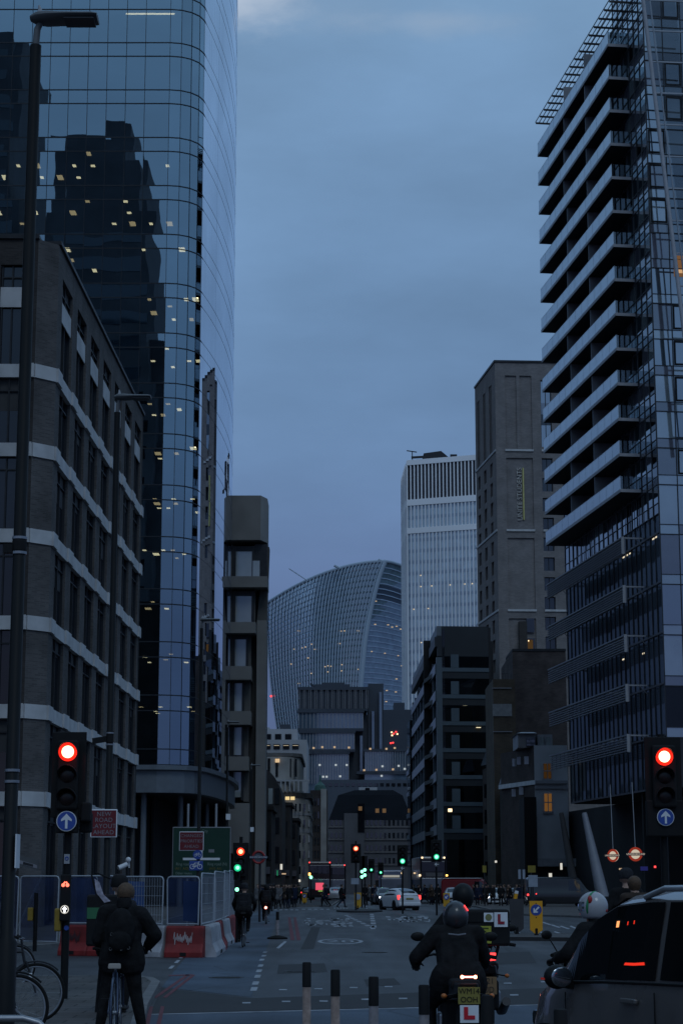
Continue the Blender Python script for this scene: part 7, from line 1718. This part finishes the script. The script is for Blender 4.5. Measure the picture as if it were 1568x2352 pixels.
t = thing('cycle_stand', 'curved steel cycle stand hoop at the bottom left corner', 'cycle stand', (Xh(60,14),14,.1)); z = P(60,2339,14).z-.1; b = MB(); x1 = Xh(128,14)-Xh(60,14); x0 = -1.0; b.tube([(x0,0,0),(x0,0,z-.15),(x0+.06,0,z-.04),(x0+.16,0,z),(x1-.2,0,z),(x1-.09,0,z-.03),(x1-.02,0,z-.1),(x1,0,z-.2),(x1,0,0)], .024, STEEL, 12); b.build('hoop', t, smooth=60)

# ================================================================ near cyclists
D = 22.0; X = Xh(279,D)
bicycle('bicycle', 'bicycle with pale saddle held between the legs of the near standing cyclist', (X-.02, D-.1, 0), math.radians(3), mat('blue grey frame', (.07,.09,.14), .35, .3), saddlem=mat('pale saddle', (.30,.27,.24), .7, var=.2), sad=.83, lean=0)
cyc = thing('person', 'cyclist in black with brown hair and backpack standing astride a bicycle, seen from behind', 'person', (X,D,0))
S = pose(pelvis=(.0,.22,.95), chest=(-.0,.24,1.26), neck=(0.01,.25,1.47), head=(.02,.30,1.585), shL=(-.2,.24,1.40), shR=(.2,.24,1.38), elL=(-.27,.22,1.10), elR=(.36,.30,1.14), wrL=(-.27,.40,.94), wrR=(.245,.50,1.00), hdL=(.05,.5,-.05), hdR=(-.1,.5,-.08), hpL=(.2,0,-1), hpR=(-.2,0,-1),
    hipL=(-.1,.22,.92), hipR=(.1,.22,.92), knL=(-.17,.26,.5), knR=(.16,.26,.5), anL=(-.24,.2,.09), anR=(.25,.22,.09), toL=(-.28,.38,.04), toR=(.30,.38,.04))
bn = skeleton(S, 1.12, True, glove='glove', coat=.22, curl=.7)
bn += [(V((.2,.24,1.37)),.095,V((.36,.30,1.14)),.085,'top'),(V((-.2,.24,1.38)),.095,V((-.27,.22,1.10)),.08,'top'),(V((.36,.30,1.14)),.085,V((.27,.45,1.02)),.06,'top')]
link_mesh('body', body_mesh('cyclist_body', bn, mats(CB, CB), .010, 2), cyc); hair_cap(cyc, S['head'], m=HAIRB)
b = MB(); b.ball((0,.06,1.2), .2, CB, (.78,.5,1.25)); b.ball((0,-.02,1.08), .13, CB, (1,.5,.9)); o = b.build('backpack', cyc, smooth=60)
for x, z in ((-.09,1.16),(-.1,1.0),(.02,1.0),(.1,1.01)):
    b = MB(); b.torus((x,-.06+abs(x)*.2,z), .016, .004, mat('dim metal ring',(.1,.1,.1),.4,.6), (0,1,0), 14, 5); b.build('ring', o)
b = MB(); b.lathe([(.02,-.08),(.085,-.05),(.09,.02),(.07,.06)], V(S['neck'])+V((0,-.02,.03)), CB, 16); b.build('collar', cyc, smooth=50)
D2 = 25.2; X2 = Xh(266,D2)
bicycle('bicycle', 'bicycle of the delivery cyclist, hidden ahead of the near cyclist', (X2, D2+.05, 0), 0, BLACK)
c2 = thing('person', 'delivery cyclist with dark cap and boxy reflective bag, in front of the brown haired cyclist', 'person', (X2,D2,0))
S2 = pose(pelvis=(0,.15,.96), chest=(0,.2,1.28), neck=(0,.22,1.5), head=(.02,.27,1.66), shL=(-.18,.2,1.44), shR=(.18,.2,1.44), elL=(-.27,.3,1.16), elR=(.27,.3,1.16), wrL=(-.26,.5,1.03), wrR=(.26,.5,1.03), hipL=(-.09,.15,.93), hipR=(.09,.15,.93), knL=(-.16,.2,.5), knR=(.16,.28,.55), anL=(-.2,.12,.09), anR=(.13,.12,.2), toL=(-.22,.3,.04), toR=(.14,.29,.16))
link_mesh('body', body_mesh('delivery_body', skeleton(S2, 1.05, True, glove='glove', curl=.8), mats(CB2, CB), .012, 2), c2); beanie(c2, S2['head'], BLACKM, 'cap')
bag = thing('delivery_bag', 'black delivery box bag with green panel and silver reflective flap on the cyclist ahead', 'bag', (X2-.1,D2-.14,1.28), math.radians(6))
b = MB(); b.box(-.24,.22,-.2,.16,-.34,.30,BLACKM); b.build('bag_body', bag, bevel=.03); b = MB(); b.box(-.235,-.05,-.206,-.2,.0,.14,mat('dark green panel',(.03,.14,.06),.6)); b.build('green_panel', bag)
b = MB(); b.extr([(-.13,-.21,.33),(-.02,-.21,.20),(.06,-.21,.22),(-.03,-.21,.30),(-.09,-.21,.46),(-.15,-.21,.50)], (0,.012,0), mat('crinkled silver foil',(.5,.48,.52),.25,.6,var=.4,scale=20)); b.build('reflective_flap', bag)
b = MB(); b.tube([(-.12,-.2,.3),(-.19,-.2,.55),(-.12,-.19,.57),(.05,-.1,.50)],.012,BLACKM,6); b.build('lid_edge', bag)
# riding cyclists further along the lane
RIDE = pose(pelvis=(0,-.2,1.0), chest=(0,.0,1.27), neck=(0,.1,1.46), head=(0,.17,1.58), shL=(-.18,.08,1.41), shR=(.18,.08,1.41), elL=(-.3,.14,1.18), elR=(.3,.14,1.18), wrL=(-.27,.26,1.04), wrR=(.27,.26,1.04), hdL=(.05,.3,-.05), hdR=(-.05,.3,-.05), hpL=(.1,0,-1), hpR=(-.1,0,-1), hipL=(-.1,-.2,.96), hipR=(.1,-.2,.96), knL=(-.12,.12,.66), knR=(.12,.15,.84), anL=(-.12,-.02,.22), anR=(.12,-.04,.5), toL=(-.12,.12,.17), toR=(.12,.1,.46))
ride_me = body_mesh('riding_body', skeleton(RIDE, 1.1, True, glove='glove', coat=.2, curl=.8), mats(CB, CB), .013, 2)
for x, D, lab, lb in ((561,55,'cyclist in black riding away along the blue lane','bicycle of the cyclist riding away along the blue lane'),(612,87,'distant cyclist with small red rear light in the lane','bicycle with red rear light under the distant cyclist')):
    X = Xh(x,D); bk = bicycle('bicycle', lb, (X,D,0), 0, BLACK); t = thing('person', lab, 'person', (X,D,0)); link_mesh('body', ride_me, t); (beanie(t, RIDE['head'], CB2) if x < 600 else helmet(t, RIDE['head'], BLACKM))
    pbag(t, (0,-.16,1.26), .3, .15, .42, CB2)
    b = MB(); b.ball((0,-.62,.72 if x > 600 else .7), .022 if x < 600 else .06, E_TAILHOT if x > 600 else LENSOFF, n=10, m=6); b.build('rear_light', bk)

# ================================================================ motorcycles and riders
MR = pose(pelvis=(0,-.18,.88), chest=(0,-.02,1.17), neck=(0,.06,1.36), head=(0,.1,1.46), shL=(-.21,.02,1.30), shR=(.21,.02,1.30), elL=(-.42,.06,1.06), elR=(.30,.14,1.06), wrL=(-.40,.27,1.0), wrR=(.33,.29,1.0), hdL=(0,.3,-.05), hdR=(0,.3,-.05), hpL=(.15,.1,-1), hpR=(-.15,.1,-1), hipL=(-.13,-.16,.84), hipR=(.13,-.16,.84), knL=(-.27,.22,.58), knR=(.27,.22,.58), anL=(-.27,-.02,.12), anR=(.24,-.08,.35), toL=(-.31,.16,.05), toR=(.26,.1,.30))
rider_me = body_mesh('rider_body', skeleton(MR, 1.12, True, glove='glove', coat=.15, curl=.9, hs=1.1)+[(V((-.21,.02,1.28)),.09,V((-.42,.06,1.06)),.075,'top'),(V((-.42,.06,1.06)),.075,V((-.41,.2,1.01)),.06,'top'),(V((.21,.02,1.28)),.09,V((.30,.14,1.06)),.07,'top')], mats(CB, CB), .011, 2)
D = 19.0; X = Xh(1050,D)
m1 = motorcycle('motorcycle', 'near black motorcycle with yellow plate and red L plate below its lit tail light', (X,D,0), math.radians(2))
plate(m1, 0, -1.0, .71, .2, .15, PLATEY, ('WM14','OOH')); b = MB(); b.box(-.085,.085,-1.01,-1.0,.47,.625,WHITEP); o = b.build('learner_plate', m1); b = MB(); b.box(-.05,-.012,-1.016,-1.011,.50,.61,mat('learner red',(.55,.015,.03),.5)); b.box(-.0115,.05,-1.016,-1.011,.50,.535,mat('learner red',(.55,.015,.03),.5)); b.build('red_letter', o)
b = MB(); b.bar((-.065,-.99,.875),(.065,-.99,.875),.02,.014,E_TAILHOT); b.ball((-.06,-.995,.875),.017,E_REDHOT,n=10,m=6); b.ball((.06,-.995,.875),.017,E_REDHOT,n=10,m=6); b.build('tail_light', m1)
r1 = thing('person', 'motorcyclist in dark jacket and black helmet on the near motorcycle, back to the camera', 'person', (X-.02,D-.1,0), math.radians(2)); link_mesh('body', rider_me, r1); r1.scale = (.93,.96,.955)
HB = mat('dark helmet shell', (.022,.024,.028), .35, var=.15, coat=.5); h1 = helmet(r1, V(MR['head'])+V((-.0,.0,.0)), HB, 0)
b = MB(); b.box(.09,.125,-.06,.0,1.53,1.54,E_TAIL) if False else None
b.tube([V(MR['head'])+V((.085,-.08,.12)), V(MR['head'])+V((.125,-.065,.065))], .006, E_TAIL, 6); b.build('red_strip', h1)
b = MB(); b.tube([(-.1,-.16,1.30),(0,-.175,1.29),(.08,-.16,1.30)], .008, mat('grey piping',(.16,.17,.19),.6), 6); b.build('piping', r1)
D = 23.0; X = Xh(1106,D)
m2 = motorcycle('scooter', 'second motorcycle ahead with black top box, stickers and lit red tail light', (X,D,0), math.radians(-1), box=(.50,.42,.40,1.03))
yb = -.62-.42
b = MB(); b.box(.075,.225,yb-.012,yb-.002,1.24,1.40,WHITEP); o = b.build('learner_plate', m2); b = MB(); b.box(.115,.145,yb-.018,yb-.013,1.27,1.38,mat('dim learner red',(.3,.015,.03),.5)); b.box(.1455,.19,yb-.018,yb-.013,1.27,1.30,mat('dim learner red',(.3,.015,.03),.5)); b.build('red_letter', o)
b = MB(); b.box(-.04,.065,yb-.012,yb-.002,1.295,1.395,WHITEP); o = b.build('sticker', m2); b = MB(); b.lathe([(.037,0),(.037,.004)],(.012,yb-.013,1.345),mat('olive sticker mark',(.2,.2,.08),.6),18,(0,-1,0)); b.build('round_mark', o)
b = MB(); b.box(-.14,.04,yb-.012,yb-.002,1.06,1.25,mat('yellow notice sticker',(.42,.42,.05),.5)); o = b.build('yellow_sticker', m2)
b = MB(); b.torus((-.05,yb-.014,1.165),.035,.006,mat('dark print',(.06,.07,.02),.6),(0,1,0),16,5); b.bar((-.11,yb-.014,1.225),(.01,yb-.014,1.225),.004,.012,mat('dark print',(.06,.07,.02),.6)); b.bar((-.10,yb-.014,1.10),(.0,yb-.014,1.10),.004,.012,mat('dark print',(.06,.07,.02),.6)); b.bar((-.09,yb-.014,1.085),(-.01,yb-.014,1.085),.004,.008,mat('dark print',(.06,.07,.02),.6)); b.build('print', o)
b = MB(); b.box(-.09,.09,-1.01,-.98,.92,.955,E_TAIL); b.hexa([(-.09,-1.01,.855),(.09,-1.01,.875),(.09,-.98,.875),(-.09,-.98,.855),(-.09,-1.01,.90),(.09,-1.01,.895),(.09,-.98,.895),(-.09,-.98,.90)], E_TAIL); b.build('tail_light', m2)
plate(m2, -.02, -1.02, .60, .23, .19, mat('dim amber plate',(.22,.13,.06),.6), ('LP21','YUD'), tcol=mat('dim plate text',(.05,.035,.025),.7))
r2 = thing('person', 'second motorcyclist in black helmet ahead, hidden behind the top box', 'person', (Xh(1066,D+.5),D+.7,0)); link_mesh('body', rider_me, r2); helmet(r2, V(MR['head'])+V((0,0,.10)), BLACK)
b = MB(); hd = V(MR['head']); b.tube([hd-V((0,0,.0)), hd+V((0,0,.05))], .07, CB, 10); b.build('balaclava', r2)
# third rider beyond the people carrier
D = 20.0; X = Xh(1345,D); rz = math.radians(32)
m3 = motorcycle('motorcycle', 'third motorcycle almost hidden behind the people carrier', (X+.12,D-.1,0), rz)
r3 = thing('person', 'motorcyclist with white, red and green helmet beyond the people carrier', 'person', (X+.12,D-.1,0), rz); link_mesh('body', rider_me, r3); r3.scale = (.94,.94,.965)
wh = mat('white helmet shell', (.36,.36,.38), .3, var=.08, coat=.5); hh = helmet(r3, V(MR['head'])+V((0,0,.07)), wh, math.radians(35), band=mat('green helmet stripe', (.02,.22,.08), .4))
b = MB(); hc = V(MR['head'])+V((0,0,.07)); b.ball(hc+V((-.10,-.06,.08)), .045, mat('red helmet patch', (.35,.02,.02), .4), (.6,.6,1), 12, 8); b.ball(hc+V((.06,-.125,-.03)), .03, mat('red helmet patch', (.35,.02,.02), .4), (1,.5,.7), 12, 8); b.build('red_patch', hh, smooth=60)
b = MB(); b.tube([V(MR['neck']), hc-V((0,0,.08))], .075, CB, 12); b.build('balaclava', r3)

# ================================================================ pedestrians
ped('walk_black', 784, 2085, math.radians(-75), 'person in dark clothes striding across the road in mid street')
ped('walk_navy', 748, 2083, math.radians(80), 'person in long dark coat walking beside the far bus')
ped('walk_grey', 744, 2081, math.radians(95), 'person in grey coat close behind the walker near the far bus')
GL_ = 'pedestrians on the left kerb'
for k, x, y, r, lab in (('stand_black',628,2088,20,'person in dark hat standing at the left kerb beside the distant cyclist'),('walk_grey',640,2088,170,'person in grey coat between the others at the left kerb'),('phone_brown',656,2086,200,'person in brown coat looking at a phone at the left kerb'),('walk_black',664,2087,160,'person in black striding along the left kerb'),('stand_navy',676,2084,30,'person in long navy coat near the bus stop island'),('walk_olive',684,2079,-60,'person in olive jacket beyond the bus stop island'),('stand_black',619,2093,190,'person in black nearest the distant cyclist'),('walk_navy',647,2082,10,'person walking away behind the left kerb group'),('phone_brown',670,2080,120,'brown coated person farther back behind the navy coat'),('walk_black',634,2081,180,'black clad walker farther back on the left footway'),('stand_navy',605,2086,0,'person waiting by the station sign post'),('walk_grey',592,2088,175,'grey walker left of the station sign post')):
    ped(k, x, y, math.radians(r), lab, group=GL_)
GR_ = 'pedestrians waiting on the right'
for k, x, y, r, lab in (('stand_navy',1096,2082,150,'person in navy coat right of the black helmets'),('stand_black',1116,2082,170,'person in dark hat in the right waiting group'),('walk_black',1131,2081,190,'person in black beside the dark hatted one'),('walk_grey',1158,2081,100,'grey coated person between headlights in the right group'),('phone_brown',1167,2080,180,'person in brown coat with phone in the right group'),('walk_navy',1199,2082,60,'tall person in long navy coat left of the pale notice board'),('stand_black',1206,2080,210,'person in hat close beside the pale notice board'),('walk_olive',1143,2079,-30,'olive jacketed person partly behind the right group'),('stand_navy',1108,2079,200,'navy coated person farther back in the right group')):
    ped(k, x, y, math.radians(r), lab, group=GR_, scale=1.05 if x in (1199,) else 1.0)
for k, x, y, r, lab in (('stand_black',838,2078,180,'person standing by the double green signals'),('walk_grey',848,2080,90,'grey walker just left of the white hatchback'),('stand_navy',860,2077,170,'navy coated person close to the small yellow bollard'),('walk_black',960,2076,-80,'person in black walking behind the white hatchback'),('walk_navy',975,2076,80,'person in long coat by the dark bus front'),('phone_brown',990,2078,200,'brown coated person beside the right green signal post'),('stand_black',1005,2079,160,'person in hat left of the silver car'),('walk_olive',950,2074,100,'olive jacketed walker in front of the dark bus')):
    ped(k, x, y, math.radians(r), lab, group='pedestrians crossing at the junction')
RPD = random.Random(77)
CROWD = [(x, y, k, r) for x, y, k, r in [(609,2084,'walk_black',10),(622,2082,'walk_grey',-20),(636,2078,'stand_navy',150),(651,2079,'walk_navy',185),(660,2076,'stand_black',0),(667,2078,'walk_olive',100),(679,2077,'phone_brown',190),(687,2074,'walk_black',90),(641,2075,'walk_black',170),(600,2079,'stand_navy',30)]]
WORD = {'walk_black':'person in black walking','walk_grey':'grey coated person walking','stand_navy':'person in navy coat standing','walk_navy':'person in long navy coat walking','stand_black':'person in dark hat standing','walk_olive':'person in olive jacket walking','phone_brown':'person in brown coat standing'}
for i, (x, y, k, r) in enumerate(CROWD): ped(k, x, y, math.radians(r), 'dark clothed person in the crowd far along the left footway', group='far crowd on the left footway')
for i, (x, y, k, r) in enumerate([(1088,2077,'walk_black',100),(1121,2076,'stand_navy',170),(1136,2077,'walk_navy',190),(1150,2084,'stand_black',160),(1172,2083,'walk_black',80),(1186,2079,'walk_grey',200),(1192,2083,'stand_navy',20),(1212,2083,'walk_olive',150),(1064,2077,'stand_black',190),(1077,2075,'walk_grey',90)]): ped(k, x, y, math.radians(r), 'dark clothed person in the waiting crowd behind the yellow bollard', group='far crowd on the right')
t = ped('phone_brown', 1458, 0, math.radians(12), 'brown haired person walking away beyond the people carrier roof', D=31, scale=1.05); t = ped('stand_black', 1437, 0, math.radians(-10), 'person in dark hat just ahead of the brown haired walker', D=33, scale=1.1)
# lit signs and small lights along the far footways
def small_light(label, x, y, D, m, w, h, name='shop_light', cat='light'):
    p = P(x,y,D); t = thing(name, label, cat, (p.x,D,p.z)); b = MB(); b.box(-w/2,w/2,-.05,0,-h/2,h/2,m); b.build('lit_face', t); b = MB(); b.box(-w/2-.05,w/2+.05,.004,.15,-h/2-.05,h/2+.05,BLACKM); b.build('casing', t)
E_PALE = emit('pale shop light', (.95,.92,.82), .7)
small_light('tall pale lit shop sign on the left footway', 646, 1991, 195, E_PALE, .22, .55); small_light('warm lit strip under a left shop fascia', 652, 2007, 195, emit('dim warm strip',(1,.7,.45),.55), .42, .12); small_light('green lit pharmacy strip on the left', 637, 2005, 190, emit('green shop strip',(.05,.5,.25),.35), .12, .5); small_light('small white light among the left pedestrians', 688, 2023, 200, E_PALE, .2, .25)
small_light('round yellow lamp on the dark office front', 1033, 1861, 243, E_WARM, .5, .4, 'wall_lamp'); small_light('small pale lamp between the terrace houses', 1138, 1979, 200, E_PALE, .22, .22, 'wall_lamp'); small_light('white lit poster beside the corner pub', 1263, 2011, 190, E_PALE, .3, .45); small_light('bright doorway light left of the slanted column', 1288, 1990, 180, E_PALE, .2, .6); small_light('small red light in the station entrance', 1503, 1991, 146, E_TAIL, .14, .14, 'wall_lamp'); small_light('blue lit panel inside the station entrance', 1478, 1995, 146, emit('dim blue panel',(.05,.06,.35),.25), .55, .3)
small_light('pair of small warm lights in the station hall', 1425, 1996, 146, emit('dim warm strip',(1,.7,.45),.55), .3, .12)
bpy.context.view_layer.update()
